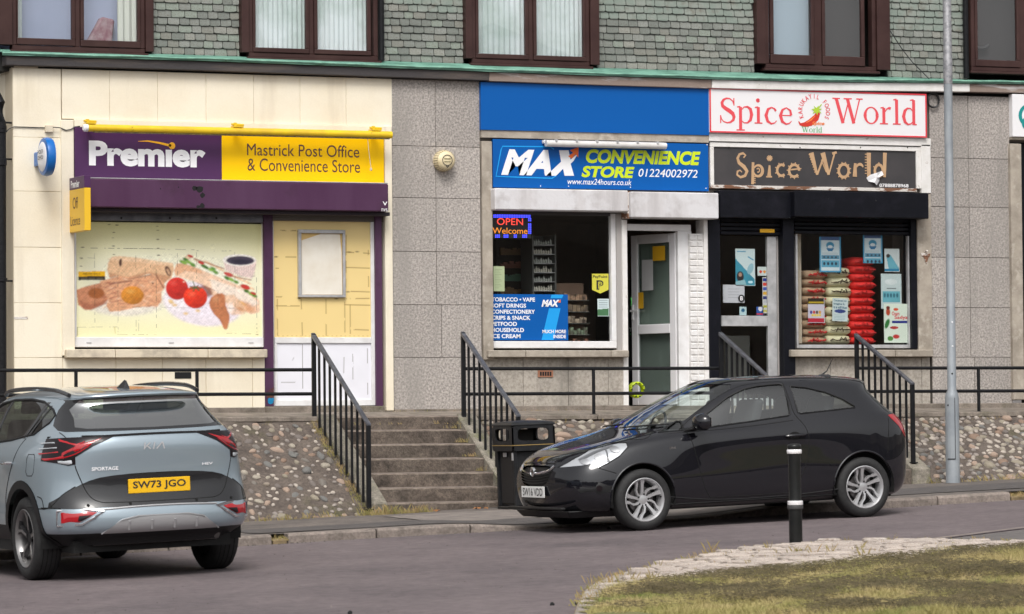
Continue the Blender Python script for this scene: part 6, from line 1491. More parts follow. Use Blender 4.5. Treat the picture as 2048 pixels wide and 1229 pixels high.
# Max board in the window
mb = sheet_print('window_board', 'blue product list board low in the blue shop window', 'window sign', 984, 589, 1136, 681, YG, mat=m_blue)
lst_ = ['TOBACCO • VAPE', 'SOFT DRINGS', 'CONFECTIONERY', 'CRIPS & SNACK', 'PETFOOD', 'HOUSEHOLD', 'ICE CREAM']
wd_ = [1070, 1052, 1070, 1061, 1034, 1048, 1041]
for k, (s, xe) in enumerate(zip(lst_, wd_)):
    y_ = 599.5 + k * 12.2; tpx(s, 983, y_ - 4.2, xe, y_ + 4.2, YG - .0015, m_wprint, mb, bold=.03, thick=0)
tpx('MAX', 1083, 600, 1119, 614, YG - .003, m_wprint, mb, bold=.06, shear=.3, thick=0); tpx('MUCH MORE', 1085, 660, 1132, 667, YG - .003, m_wprint, mb, bold=.03, thick=0); tpx('INSIDE', 1107, 670, 1132, 677, YG - .003, m_wprint, mb, bold=.03, thick=0)
b = B(); b.add([(q(x, y, YG)[0], YG - .001, q(x, y, YG)[1]) for x, y in ((1103, 590), (1127, 590), (1124, 597), (1101, 597))], [(0, 1, 2, 3)]); b.add([(q(x, y, YG)[0], YG - .001, q(x, y, YG)[1]) for x, y in ((1098, 617), (1121, 617), (1107, 680.5), (1083, 680.5))], [(0, 1, 2, 3)]); b.build('stripe', m_cyan, mb)
b = B(); b.add([(q(x, y, YG)[0], YG - .004, q(x, y, YG)[1]) for x, y in ((1115, 605), (1121, 599), (1121, 606))], [(0, 1, 2)]); b.build('arrow_mark', m_orange, mb)
# LED sign
ld = thing('led_sign', 'lit LED sign reading OPEN Welcome in the blue shop window', 'LED sign', (P(1022, 477, YG).x, YG, P(1022, 477, YG).z))
r = RC(984, 429, 1063, 477, YG); box('panel', r[0], r[1], YG, YG + .03, r[2], r[3], m_blackp, ld)
def em(name, c, s): return M(name, (0, 0, 0), .5, emis=c, es=s)
tpx('OPEN', 994, 437, 1046, 450.5, YG - .003, em('red_led', (1, .07, .05), 1.1), ld, bold=-.0, thick=0); tpx('Welcome', 985, 456, 1055, 468, YG - .003, em('orange_led', (.9, .28, .03), .9), ld, thick=0)
b = B(); s = .008
for py in (431, 434.5, 471, 474.5):
    for px in np.arange(988, 1062, 3.4):
        if (px // 9) % 2 and py > 460: continue
        a = q(px, py, YG); b.add([(a[0] - s, YG - .002, a[1] - s), (a[0] + s, YG - .002, a[1] - s), (a[0] + s, YG - .002, a[1] + s), (a[0] - s, YG - .002, a[1] + s)], [(0, 1, 2, 3)])
for px in (1057.5, 1061):
    for py in np.arange(438, 470, 3.6):
        if 442 < py < 448: continue
        a = q(px, py, YG); b.add([(a[0] - s, YG - .002, a[1] - s), (a[0] + s, YG - .002, a[1] - s), (a[0] + s, YG - .002, a[1] + s), (a[0] - s, YG - .002, a[1] + s)], [(0, 1, 2, 3)])
b.build('blue_dots', em('blue_led', (.06, .07, 1), 1.6), ld)['kind'] = 'stuff'
# paypoint pennant
pp = thing('pennant_sticker', 'yellow pennant shaped sticker on the blue shop window', 'sticker', (P(1200, 588, YG).x, YG, P(1200, 588, YG).z)); m_pp = M('pay_yellow', (.62, .58, .06), .5)
b = B(); b.add([(q(x, y, YG)[0], YG, q(x, y, YG)[1]) for x, y in ((1184, 548), (1217, 548), (1217, 580), (1200.5, 587.5), (1184, 580))], [(0, 1, 2, 3, 4)]); b.build('sheet', m_pp, pp)
tpx('PayPoint', 1186, 551, 1215, 558, YG - .001, m_blackp, pp, bold=.02, thick=0); tpx('P', 1193, 561, 1207, 580, YG - .001, m_blackp, pp, bold=.06, thick=0); tpx('P', 1196.5, 564, 1204.5, 577.5, YG - .002, m_pp, pp, bold=-.012, thick=0)
def flyer1(pn, W_, H_):
    pn.fill((196, 212, 214)); pn.poly([(0, H_ * .62), (W_, H_ * .55), (W_, H_), (0, H_)], (66, 110, 74))
    for k in range(4): pn.line(3, 3 + k * 4.5, W_ - 3, 3 + k * 4.5, .8, (60, 70, 100), .7)
sheet_print('flyer', 'small pale blue and green flyer below the yellow pennant sticker', 'flyer', 1195, 598, 1218, 633, YG, flyer1)
def note1(pn, W_, H_):
    pn.fill((170, 184, 146))
    for k in range(12): pn.line(3, 6 + k * 3.4, W_ - 5 - (k * 5) % 7, 6 + k * 3.4, .6, (90, 100, 90), .5)
sheet_print('notice', 'pale green notice sheet at the left edge of the blue shop window', 'notice', 987, 533, 1009, 583, YG, note1)
# shelf unit with goods, coolers inside the blue shop
m_shelf = M('shelf_metal', (.10, .10, .095), .5); m_goods = [M('goods_%d' % k, c, .5) for k, c in enumerate(((.42, .43, .40), (.32, .20, .10), (.14, .28, .20), (.34, .14, .10), (.55, .52, .45), (.10, .16, .28)))]
Ysf = .55
sh = thing('shelf_unit', 'narrow shelf unit of small bottles inside the blue shop window', 'shelf', (P(1088, 640, Ysf).x, Ysf, .31)); r = RC(1068, 470, 1110, 640, Ysf)
b = B(); b.box(r[0] - .02, r[0], Ysf, Ysf + .35, .31, r[3]); b.box(r[1], r[1] + .02, Ysf, Ysf + .35, .31, r[3]); b.box(r[0], r[1], Ysf + .33, Ysf + .35, .31, r[3]); b.build('frame', m_shelf, sh)
rs = random.Random(12)
for k in range(9):
    z = r[3] - .12 - k * .112; box('shelf', r[0], r[1], Ysf, Ysf + .32, z - .012, z, m_alu if k < 8 else m_shelf, sh); b = B(); x = r[0] + .02
    while x < r[1] - .03: hh = rs.uniform(.04, .075); b.lathe([(.014, 0), (.014, hh * .7), (.006, hh * .8), (.006, hh)], (x, Ysf + .04, z), 6); x += .032
    b.build('bottle_row', m_goods[4 if k % 2 else 0], sh)['kind'] = 'stuff'
ck = thing('display_cabinet', 'dark brown display cabinet deep inside the blue shop', 'cabinet', (P(1030, 640, 1.1).x, 1.1, .31)); r = RC(992, 480, 1062, 640, 1.1)
box('case', r[0], r[1], 1.1, 1.4, .31, r[3], M('cabinet_brown', (.03, .02, .015), .6), ck)
for k in range(7):
    z = r[3] - .1 - k * .16; b = B()
    for j in range(9): x = r[0] + .05 + (r[1] - r[0] - .1) * j / 9; b.box(x, x + .05, 1.06, 1.1, z - .09, z - rs.uniform(.0, .04))
    b.build('packet_row', m_goods[[1, 3, 2, 1, 5, 3, 1][k]], ck)['kind'] = 'stuff'
rk = thing('snack_rack', 'brown snack rack behind the glass between the blue board and the yellow pennant', 'rack', (P(1150, 680, .42).x, .42, .31)); r = RC(1120, 566, 1180, 683, .42); rs = random.Random(9)
box('back_board', r[0], r[1], .60, .62, .31, r[3], M('rack_board', (.16, .10, .07), .8), rk)
for k in range(5):
    z = r[3] - .12 - k * .14; box('shelf', r[0], r[1], .42, .6, z - .10, z - .09, m_shelf, rk); b = B(); x = r[0] + .01
    while x < r[1] - .05: w_ = rs.uniform(.04, .07); hh = rs.uniform(.05, .09); b.box(x, x + w_ - .006, .43, .47, z - .09, z - .09 + hh); x += w_
    b.build('packet_row', M('packets_%d' % k, [(.45, .28, .18), (.30, .22, .14), (.50, .40, .30), (.22, .30, .20), (.40, .16, .10)][k], .5, c2=(.08, .06, .05), ns=12), rk)['kind'] = 'stuff'
# energy drink cooler seen by the open door
co = thing('drinks_cooler', 'black drinks cooler with green claw mark behind the open white door', 'cooler', (P(1269, 800, 1.1).x, 1.1, .31)); r = RC(1255, 560, 1290, 800, 1.1)
box('body', r[0] - .25, r[1] + .02, 1.1, 1.5, .31, r[3], M('cooler_black', (.006, .006, .007), .4), co); m_gr = em('lime_glow', (.10, .9, .12), .45)
b = B()
for k, (x, y0, y1) in enumerate(((1262, 596, 612), (1264.5, 594, 630), (1267, 598, 616))): stroke(b, [q(x, y0, 1.1), q(x + 1, (y0 + y1) / 2, 1.1), q(x - .5, y1, 1.1)], [.012, .008, .002], 1.095 - .001 * k)
b.build('claw_mark', m_gr, co, fixn=False); tpx('TER', 1258, 656, 1279, 664, 1.095, M('dim_print', (.30, .34, .32), .5), co, thick=0); tpx('R  Y', 1260, 667, 1272, 671, 1.095, M('dim_green', (.05, .22, .08), .5), co, thick=0)
lc = thing('coiled_hose', 'neon yellow coiled hose lying inside the open doorway', 'hose', (P(1273, 802, .3).x, .3, .34)); c_ = P(1275, 780, .3); b = B(); b.tube([(c_.x + .085 * math.cos(t), .3 + .004 * t, c_.z - .0 + .085 * math.sin(t)) for t in np.linspace(0, 18, 60)], .018, 6); b.build('hose', M('neon_yellow', (.48, .62, .0), .5), lc, smooth=True)
for k in range(10): a = k * .63; b = B(); b.tube([(c_.x + .083 * math.cos(a), .275, c_.z + .083 * math.sin(a)), (c_.x + .083 * math.cos(a), .36, c_.z + .083 * math.sin(a))], .009, 5); b.build('cable_tie', m_blackp, lc)
# green claw reflection-like sticker stand inside the window
# ---------------- posters in the black shop
YG3 = gy3 + .030
def bluecard(pn, W_, H_):
    pn.fill((214, 226, 232)); pn.poly([(0, 0), (W_, 0), (W_, 7), (0, 7)], (60, 90, 140)); 
    for e in ((0, 0, 0, H_), (W_, 0, W_, H_), (0, H_, W_, H_)): pn.line(*e, 3.2, (36, 142, 186))
    pn.ell(W_ / 2, 17, 9, 8, (60, 150, 190), soft=.2); pn.ell(W_ / 2, 20, 6, 4, (230, 236, 240), soft=.3); pn.poly([(W_ / 2 - 8, 23), (W_ / 2 + 8, 23), (W_ / 2 + 4, 29), (W_ / 2 - 4, 29)], (50, 120, 170))
    pn.poly([(4, 37), (W_ - 4, 37), (W_ - 4, 45), (4, 45)], (90, 150, 180)); pn.poly([(4, 47), (W_ - 4, 47), (W_ - 4, 61), (4, 61)], (96, 170, 200))
    for k in range(4): pn.ell(9 + k * 8, 54, 3, 4, (40, 60, 80), soft=.4); pn.ell(9 + k * 8, 41, 3, 2.4, (60, 80, 100), soft=.4)
    for k in range(3): pn.line(5, 32 + k * 2, W_ - 6, 32 + k * 2, .5, (90, 110, 140), .6)
sheet_print('poster', 'blue edged poster hanging over the cream bags, leftmost at the window top', 'poster', 1639, 474, 1682, 545, YG3, bluecard)
sheet_print('poster', 'blue edged poster over the red bags, cut by the black shutter', 'poster', 1726, 470, 1765, 527, YG3, bluecard)
def card2(pn, W_, H_):
    pn.fill((216, 224, 226)); pn.poly([(3, 14), (12, 12), (30, 40), (24, 44), (8, 40)], (110, 180, 200)); pn.ell(7, 14, 4, 4, (70, 60, 60)); pn.poly([(0, 40), (W_, 40), (W_, H_), (0, H_)], (40, 130, 170))
sheet_print('poster', 'small white poster with a pale blue figure, upper right in the rice bag window', 'poster', 1769, 498, 1799, 544, YG3, card2)
def card3(pn, W_, H_):
    pn.fill((200, 214, 216)); pn.poly([(3, H_ * .5), (W_ - 3, H_ * .5), (W_ - 3, H_ * .82), (3, H_ * .82)], (110, 180, 196)); pn.ell(20, 16, 13, 6, (220, 228, 230))
    for k in range(5): pn.ell(7 + k * 6.4, H_ * .62, 3, 6, (50, 110, 130), soft=.5)
    pn.line(12, H_ * .42, 30, H_ * .42, 1, (60, 70, 80)); pn.line(5, H_ * .9, 34, H_ * .9, 1, (90, 100, 110))
sheet_print('poster', 'pale grey green poster in the middle of the right side of the rice bag window', 'poster', 1762, 548, 1803, 618, YG3 + .004, card3)
def onam(pn, W_, H_):
    pn.fill((226, 236, 224)); pn.ell(8, 16, 5, 9, (190, 70, 30), soft=.3); pn.ell(8, 8, 4, 4, (120, 40, 20)); pn.ell(6, 40, 5, 12, (50, 130, 60), soft=.3, rot=20); pn.ell(20, 48, 9, 3, (190, 60, 60)); pn.ell(24, 66, 8, 5, (200, 50, 50), soft=.3); pn.ell(12, 70, 6, 5, (90, 150, 70)); pn.poly([(16, 34), (W_ - 1, 34), (W_ - 1, 39), (16, 39)], (40, 50, 140), var=0); pn.ell(24, 11, 5, 3, (220, 80, 40))
sheet_print('poster', 'poster with red script and food drawings, lowest right in the rice bag window', 'poster', 1768, 608, 1818, 686, YG3, onam, texts=(('Onam', .32, .20, .62, .30, m_redl, .02), ('Sadya', .42, .30, .95, .42, m_redl, .02)))
def ltr(pn, W_, H_):
    pn.fill((206, 218, 220)); pn.ell(W_ / 2, 26, 12, 4, (50, 70, 140)); 
    for k in range(4): pn.line(4, 34 + k * 3, W_ - 5, 34 + k * 3, .5, (90, 150, 170), .6)
sheet_print('poster', 'white cost of living style notice taped in front of the cream bags', 'poster', 1664, 597, 1695, 643, YG3, ltr, texts=(('Concerned you', .08, .06, .9, .17, M('teal_txt', (.02, .12, .2), .5), .03), ('Imagine it,', .08, .2, .8, .31, M('teal_txt', (.02, .12, .2), .5), .03), ('it is still blue', .08, .34, .92, .45, M('teal_txt', (.02, .12, .2), .5), .03)), tilt=.035)
def mix4(pn, W_, H_):
    pn.fill((206, 200, 214)); pn.poly([(0, 0), (W_, 0), (W_, 12), (0, 12)], (40, 32, 20)); pn.line(2, 8, W_ - 2, 8, 2, (200, 170, 40)); pn.poly([(0, 40), (W_, 40), (W_, H_), (0, H_)], (190, 36, 60)); 
    for k in range(4): pn.ell(6 + k * 6, 28, 3, 4, [(60, 60, 150), (200, 60, 60), (90, 70, 60), (220, 160, 60)][k], soft=.3); pn.ell(9 + k * 5, 34, 3, 3, (230, 200, 70), soft=.4)
sheet_print('poster', 'lilac and red poster with a black top, in front of the leftmost brown bags', 'poster', 1616, 597, 1649, 646, YG3, mix4)
# door posters
YD = dyy + .030
def dcard(pn, W_, H_):
    pn.fill((208, 224, 228)); pn.poly([(0, 20), (W_, 62), (W_, H_), (0, H_)], (60, 150, 176)); pn.ell(9, 56, 8, 12, (40, 36, 40), soft=.2); pn.ell(9, 52, 4, 5, (190, 150, 130), soft=.3); pn.poly([(0, 66), (18, 62), (22, H_), (0, H_)], (150, 190, 200)); pn.ell(30, 40, 6, 12, (150, 190, 205), rot=20); pn.line(4, 5, 20, 5, 1.2, (60, 150, 190)); pn.line(26, 16, 36, 22, 1.5, (60, 150, 190)); pn.ell(30, 67, 5, 3, (200, 230, 240))
sheet_print('poster', 'pale and turquoise poster with a dark haired figure on the right hand shop door', 'poster', 1471, 498, 1510, 572, YD, dcard)
def nt1(pn, W_, H_):
    pn.fill((206, 206, 214)); 
    for k in range(4): pn.line(10, 8 + k * 6, W_ - 10, 8 + k * 6, .6, (90, 90, 100), .5)
sheet_print('notice', 'white paper notice taped at mid height on the right hand shop door', 'notice', 1446, 570, 1489, 606, YD, nt1)
def cards(pn, W_, H_):
    pn.fill((206, 206, 206)); 
    for k in range(8): pn.poly([(1, 2 + k * H_ / 8), (W_ - 1, 2 + k * H_ / 8), (W_ - 1, (k + .85) * H_ / 8), (1, (k + .85) * H_ / 8)], [(40, 60, 150), (210, 60, 50), (60, 90, 180), (220, 170, 60), (40, 50, 120), (190, 190, 200), (180, 175, 60), (200, 190, 110)][k])
sheet_print('sticker', 'vertical strip of bank card stickers at the edge of the right hand shop door', 'sticker', 1525, 555, 1538, 627, YD, cards)
sheet_print('sticker', 'pale card payment sticker above the strip of bank card stickers', 'sticker', 1515, 534, 1536, 552, YD, lambda pn, W_, H_: (pn.fill((206, 216, 216)), pn.ell(6, 10, 3, 3, (210, 60, 50)), pn.ell(14, 10, 3, 3, (230, 150, 60))))
sheet_print('sticker', 'tiny pale square sticker low on the right hand shop door glass', 'sticker', 1479, 614, 1493, 631, YD, lambda pn, W_, H_: (pn.fill((190, 216, 222)), pn.ell(7, 7, 4, 4, (40, 100, 140))))
sheet_print('sticker', 'tiny blue and red sticker beside the bank card strip', 'sticker', 1513, 614, 1527, 631, YD, lambda pn, W_, H_: (pn.fill((50, 90, 170)), pn.ell(8, 4, 5, 5, (220, 220, 230)), pn.poly([(0, 13), (W_, 13), (W_, 17), (0, 17)], (200, 50, 50))))
b = B(); p = P(1483, 597, YD - .01); b.lathe([(.001, -.002), (.045, -.002), (.045, 0)], (p.x, YD - .008, p.z), 20, 'y'); o = b.build('sticker', m_blackp); setp(o, 'round black sticker overlapping the white notice on the door', 'sticker')
text_fit('B', p.x - .018, p.x + .02, p.z - .026, p.z + .026, YD - .0115, m_wprint, o, bold=.02, thick=0, name='lettering')
# ---------------- stacked rice bags
m_bag = {'brown': M('hessian_bag', (.42, .27, .17), .9, c2=(.52, .36, .24), ns=14, bump=.6, bs=60), 'cream': M('cream_bag', (.74, .70, .48), .85, c2=(.62, .58, .38), ns=9, bump=.5, bs=50), 'red': M('red_bag', (.88, .03, .025), .7, c2=(.70, .02, .02), ns=10, bump=.5, bs=40)}
m_redtrim = M('red_trim', (.66, .03, .03), .7, c2=(.45, .015, .015), ns=10); m_dktrim = M('dark_cord', (.05, .03, .02), .8)
YB_ = .22
def bag(px0, px1, py, h, kind, label, grp, seed):
    rs = random.Random(seed); r = RC(px0, py - h / 2, px1, py + h / 2, YB_); W_ = r[1] - r[0]; H_ = r[3] - r[2]
    t = thing('rice_bag', label, 'rice bag', ((r[0] + r[1]) / 2, YB_, r[2]), grp)
    bm = bmesh.new(); bmesh.ops.create_icosphere(bm, subdivisions=3, radius=1)
    for v in bm.verts:
        x, y, z = v.co; f = 1 + .10 * mnoise.noise(v.co * 2.2 + Vector((seed, 0, 0))); e = .45
        sgn_ = lambda q_, p_: math.copysign(abs(q_) ** p_, q_)
        v.co = Vector((sgn_(x, .45) * W_ / 2 * f * .98, sgn_(y, .6) * .22, sgn_(z, .8) * H_ * .60 * f)) + Vector(((r[0] + r[1]) / 2, YB_ + .15, (r[2] + r[3]) / 2))
    me = bpy.data.meshes.new('bag_body'); bm.to_mesh(me); bm.free(); link_mesh('bag_body', me, m_bag[kind], t, smooth=True)
    b = B(); zc_ = (r[2] + r[3]) / 2; tm = m_redtrim if kind != 'cream' else m_dktrim; cx0 = (r[0] + r[1]) / 2 + rs.uniform(-.03, .03)
    n = 9; pts = [(r[0] + W_ * (.12 + .76 * i / n), YB_ - .075 - .01 * math.sin(i), zc_ + (rs.uniform(-.3, .3)) * H_ * .35) for i in range(n + 1)]
    b.tube(pts, [rs.uniform(.006, .016) * (1.0 if kind != 'cream' else .6) for _ in pts], 6); b.build('tie_cord', tm, t, smooth=True)
    b = B(); b.tube([(cx0 - .05, YB_ - .09, zc_ - .02), (cx0 - .03, YB_ - .10, zc_ + .03), (cx0, YB_ - .10, zc_), (cx0 + .03, YB_ - .10, zc_ + .03), (cx0 + .05, YB_ - .09, zc_ - .015)], .008, 6); b.build('knot', tm, t, smooth=True)
def stack(px0, px1, y0, y1, n, kind, col, grp):
    hh = (y1 - y0) / n
    for k in range(n):
        py = y1 - (k + .5) * hh; dx = R_.uniform(-2, 2)
        if k == 0: lb = '%s rice bag at the very bottom of the %s stack' % (kind, col)
        elif k == n - 1: lb = '%s rice bag on top of the %s stack' % (kind, col)
        else:
            o_ = ['', 'second', 'third', 'fourth', 'fifth', 'sixth', 'seventh', 'eighth', 'ninth', 'tenth', 'eleventh', 'twelfth', 'thirteenth'][k]
            lb = '%s rice bag, %s from the bottom of the %s stack' % (kind, o_, col)
        bag(px0 + dx, px1 + dx, py, hh, kind, lb, grp, hash_(kind) + k)
def hash_(s): return sum(ord(c) for c in s)
stack(1604, 1651, 542, 690, 9, 'brown', 'left', 'rice bags stacked in three piles in the right hand shop window')
stack(1649, 1702, 536, 690, 8, 'cream', 'middle', 'rice bags stacked in three piles in the right hand shop window')
stack(1699, 1751, 516, 690, 11, 'red', 'right', 'rice bags stacked in three piles in the right hand shop window')
# fallen leaves on the pavement and steps
m_leaf = M('dry_leaf', (.36, .17, .06), .8, c2=(.24, .10, .04), ns=20)
def leaf(px, py, Y, s, label, rot):
    p = P(px, py, Y); z = zpave(p.x, Y) + .012; b = B(); n = 12; vs = [(p.x, Y, z + .012)]
    for i in range(n): a = 2 * math.pi * i / n; r_ = s * (1 if i % 2 else .55); vs.append((p.x + r_ * math.cos(a + rot), Y + r_ * math.sin(a + rot) * .8, z + .012 * math.sin(i * 2.1)))
    b.add(vs, [(0, i + 1, (i + 1) % n + 1) for i in range(n)]); o = b.build('dry_leaf', m_leaf, fixn=False); setp(o, label, 'leaf')
leaf(873, 1031, -3.05, .055, 'single curled brown leaf in front of the lowest step, left one', 0); leaf(955, 1027, -3.0, .06, 'brown leaf in front of the lowest step, nearer the litter bin', .5); leaf(972, 1028, -3.1, .03, 'smallest brown leaf on the pavement just left of the litter bin', .9)
for k, (px, py) in enumerate(((1218, 1057), (700, 1226), (1104, 1209), (1155, 1208))):
    p = rz(px, py, .01); bm = bmesh.new(); bmesh.ops.create_icosphere(bm, subdivisions=2, radius=.018); 
    for v in bm.verts: v.co = v.co * (1 + .4 * mnoise.noise(v.co * 60 + Vector((k, 0, 0)))) + p
    me = bpy.data.meshes.new('road_stone'); bm.to_mesh(me); bm.free(); o = link_mesh('road_stone', me, m_dark); setp(o, ['small dark stone lying by the front tyre of the black hatchback', 'small dark stone at the bottom edge of the road', 'dark pebble on the road left of the island kerb', 'dark pebble touching the rounded island kerb'][k], 'stone')
# ================================================================ vehicles
m_tyre = M('tyre_rubber', (.012, .012, .013), .75, c2=(.02, .02, .02), ns=30)
m_plast = M('black_trim', (.012, .012, .013), .5, spec=.3)
m_gapm = M('panel_gap', (.002, .002, .002), .9)
m_under = M('underbody', (.008, .008, .008), .9)
m_chrome = M('chrome', (.75, .75, .76), .12, metal=1.0)
m_carglass = glassmat('car_glass', (.88, .95, .93), extra=.13)
m_cardark = glassmat('tinted_glass', (.13, .14, .14), extra=.045)
m_seat = M('seat_fabric', (.03, .03, .033), .9)
m_redlens = M('red_lens', (.36, .006, .012), .12, coat=.6)
m_darklens = M('smoked_lens', (.010, .006, .008), .3, coat=.25, spec=.2)
m_clear = M('clear_lens', (.55, .57, .60), .1, metal=.5, coat=1.0)
m_platey = M('yellow_plate', (.80, .46, .01), .35)
m_platew = M('white_plate', (.75, .75, .74), .35)
def control_mesh(rows, mirror=True):
    """rows of half-body control points (y>=0, front centre round to rear centre), bottom to top"""
    nr, nc = len(rows), len(rows[0]); bm = bmesh.new(); G = []
    for r in rows:
        line = [bm.verts.new(p) for p in r]
        mir = [bm.verts.new((p[0], -p[1], p[2])) if abs(p[1]) > 1e-6 else None for p in r]
        ring = line + [m for m in reversed(mir) if m is not None]
        G.append(ring)
    n = min(len(g) for g in G)
    for j in range(nr - 1):
        for i in range(n):
            i2 = (i + 1) % n
            try: bm.faces.new((G[j][i], G[j + 1][i], G[j + 1][i2], G[j][i2]))
            except ValueError: pass
    top = G[-1]
    h = n // 2     # close the roof: pair left and right
    for i in range(0, h):
        a, b_, c, d = top[i], top[i + 1], top[(n - i - 1) % n], top[(n - i) % n]
        vs_ = []
        for v in (a, b_, c, d):
            if v not in vs_: vs_.append(v)
        if len(vs_) > 2:
            try: bm.faces.new(vs_)
            except ValueError: pass
    bmesh.ops.recalc_face_normals(bm, faces=bm.faces)
    return bm
def subdivide(bm, lv=3):
    me = bpy.data.meshes.new('tmp'); bm.to_mesh(me); bm.free(); o = bpy.data.objects.new('tmp', me); COL.objects.link(o)
    m = o.modifiers.new('s', 'SUBSURF'); m.levels = lv; m.render_levels = lv; m.boundary_smooth = 'PRESERVE_CORNERS'
    dg = bpy.context.evaluated_depsgraph_get(); me2 = bpy.data.meshes.new_from_object(o.evaluated_get(dg)); bpy.data.objects.remove(o)
    b2 = bmesh.new(); b2.from_mesh(me2); return b2
AX = {'side': (0, 2, 1), 'end': (1, 2, 0), 'top': (0, 1, 2)}
def cut_region(bm, poly, axis, cond):
    """cut the skin along a closed outline given in a side / end / top view, return faces inside"""
    iu, iv, iw = AX[axis]; n = len(poly)
    for k in range(n):
        p0 = Vector(poly[k]); p1 = Vector(poly[(k + 1) % n]); d = (p1 - p0)
        if d.length < 1e-6: continue
        lo = [min(p0[q], p1[q]) - .03 for q in (0, 1)]; hi = [max(p0[q], p1[q]) + .03 for q in (0, 1)]
        fs = []
        for f in bm.faces:
            c = f.calc_center_median()
            if not cond(c, f.normal): continue
            us = [v.co[iu] for v in f.verts]; vs = [v.co[iv] for v in f.verts]
            if max(us) < lo[0] or min(us) > hi[0] or max(vs) < lo[1] or min(vs) > hi[1]: continue
            fs.append(f)
        if not fs: continue
        co = [0, 0, 0]; co[iu] = p0.x; co[iv] = p0.y; no = [0, 0, 0]; no[iu] = -d.y; no[iv] = d.x
        geom = list({*fs, *[e for f in fs for e in f.edges], *[v for f in fs for v in f.verts]})
        bmesh.ops.bisect_plane(bm, geom=geom, plane_co=co, plane_no=Vector(no).normalized(), dist=1e-5)
    out = []
    for f in bm.faces:
        c = f.calc_center_median()
        if cond(c, f.normal) and inpoly(c[iu], c[iv], poly): out.append(f)
    return out
def take(bm, faces, name, mat, parent, inset=0.0, keep=False, smooth=True, thick=0.0, shrink=0.0):
    """lift faces out of the skin as a part of their own"""
    fs = set(faces); vm = {}; vs = []; fl = []
    for f in faces:
        idx = []
        for v in f.verts:
            if v not in vm: vm[v] = len(vs); vs.append(v.co - v.normal * inset)
            idx.append(vm[v])
        fl.append(idx)
    if not vs: return None
    me = bpy.data.meshes.new(name); me.from_pydata([tuple(v) for v in vs], [], fl)
    if not keep: bmesh.ops.delete(bm, geom=faces, context='FACES')
    o = link_mesh(name, me, mat, parent, smooth, local=True)
    if thick:
        s = o.modifiers.new('solid', 'SOLIDIFY'); s.thickness = thick; s.offset = -1
    return o
def smooth_poly(pts, n=4):
    out = []; N = len(pts)
    for i in range(N):
        p0, p1, p2, p3 = [Vector(pts[(i + k - 1) % N]) for k in range(4)]
        for k in range(n):
            t = k / n; out.append(tuple(0.5 * ((2 * p1) + (-p0 + p2) * t + (2 * p0 - 5 * p1 + 4 * p2 - p3) * t * t + (-p0 + 3 * p1 - 3 * p2 + p3) * t ** 3)))
    return out
def open_curve(pts, n=5):
    out = []; N = len(pts)
    for i in range(N - 1):
        p0 = Vector(pts[max(0, i - 1)]); p1 = Vector(pts[i]); p2 = Vector(pts[i + 1]); p3 = Vector(pts[min(N - 1, i + 2)])
        for k in range(n):
            t = k / n; out.append(tuple(0.5 * ((2 * p1) + (-p0 + p2) * t + (2 * p0 - 5 * p1 + 4 * p2 - p3) * t * t + (-p0 + 3 * p1 - 3 * p2 + p3) * t ** 3)))
    out.append(tuple(pts[-1])); return out
class Skin:
    def __init__(s, bm): s.t = BVHTree.FromBMesh(bm)
    def hit(s, u, v, axis, sgn):
        iu, iv, iw = AX[axis]; o = [0, 0, 0]; o[iu] = u; o[iv] = v; o[iw] = sgn * 6; d = [0, 0, 0]; d[iw] = -sgn
        h, nrm, _, _ = s.t.ray_cast(Vector(o), Vector(d)); return h, nrm
    def line(s, name, pts, axis, sgn, r, mat, parent, off=0.0, curve=True, both=False):
        for sg in ((sgn, -sgn) if both else (sgn,)):
            P_ = open_curve(pts) if curve else pts; q_ = []
            for (u, v) in P_:
                if both == 'mir': u = u * (1 if sg == sgn else -1)
                h, nrm = s.hit(u, v, axis, sg)
                if h is not None: q_.append(h + nrm * (off if nrm.dot(Vector([sg if i == AX[axis][2] else 0 for i in range(3)])) > 0 else -off))
            if len(q_) > 1:
                b = B(); b.tube(q_, r, 5); b.build(name, mat, parent, smooth=True, local=True)
    def patch(s, name, poly, axis, sgn, mat, parent, off=.003, thick=0):
        """thin plate following the skin: outline fan filled on a grid"""
        vs = []; iu, iv, iw = AX[axis]
        c = (sum(p[0] for p in poly) / len(poly), sum(p[1] for p in poly) / len(poly)); rings = [1, .66, .33]
        for k in rings:
            for p in poly:
                u, v = c[0] + (p[0] - c[0]) * k, c[1] + (p[1] - c[1]) * k; h, nrm = s.hit(u, v, axis, sgn)
                if h is None: return None
                vs.append(h + (nrm if nrm[iw] * sgn > 0 else -nrm) * off)
        h, nrm = s.hit(*c, axis, sgn); vs.append(h + (nrm if nrm[iw] * sgn > 0 else -nrm) * off); n = len(poly)
        fs = [(r_ * n + i, r_ * n + (i + 1) % n, (r_ + 1) * n + (i + 1) % n, (r_ + 1) * n + i) for r_ in range(2) for i in range(n)] + [(2 * n + i, 2 * n + (i + 1) % n, 3 * n) for i in range(n)]
        b = B(); b.add(vs, fs); o = b.build(name, mat, parent, smooth=True, local=True)
        if thick: m = o.modifiers.new('s', 'SOLIDIFY'); m.thickness = thick; m.offset = 0
        return o
def car_text(s, u0, u1, z0, z1, fn, mat, parent, bold=.0, shear=0, name='lettering'):
    return text_fit(s, u0, u1, z0, z1, 0, mat, parent, bold=bold, shear=shear, name=name, fn=fn, res=3)
def arch(cx, cz, r, n=28): return [(cx + r * math.cos(2 * math.pi * k / n), cz + r * math.sin(2 * math.pi * k / n)) for k in range(n)]
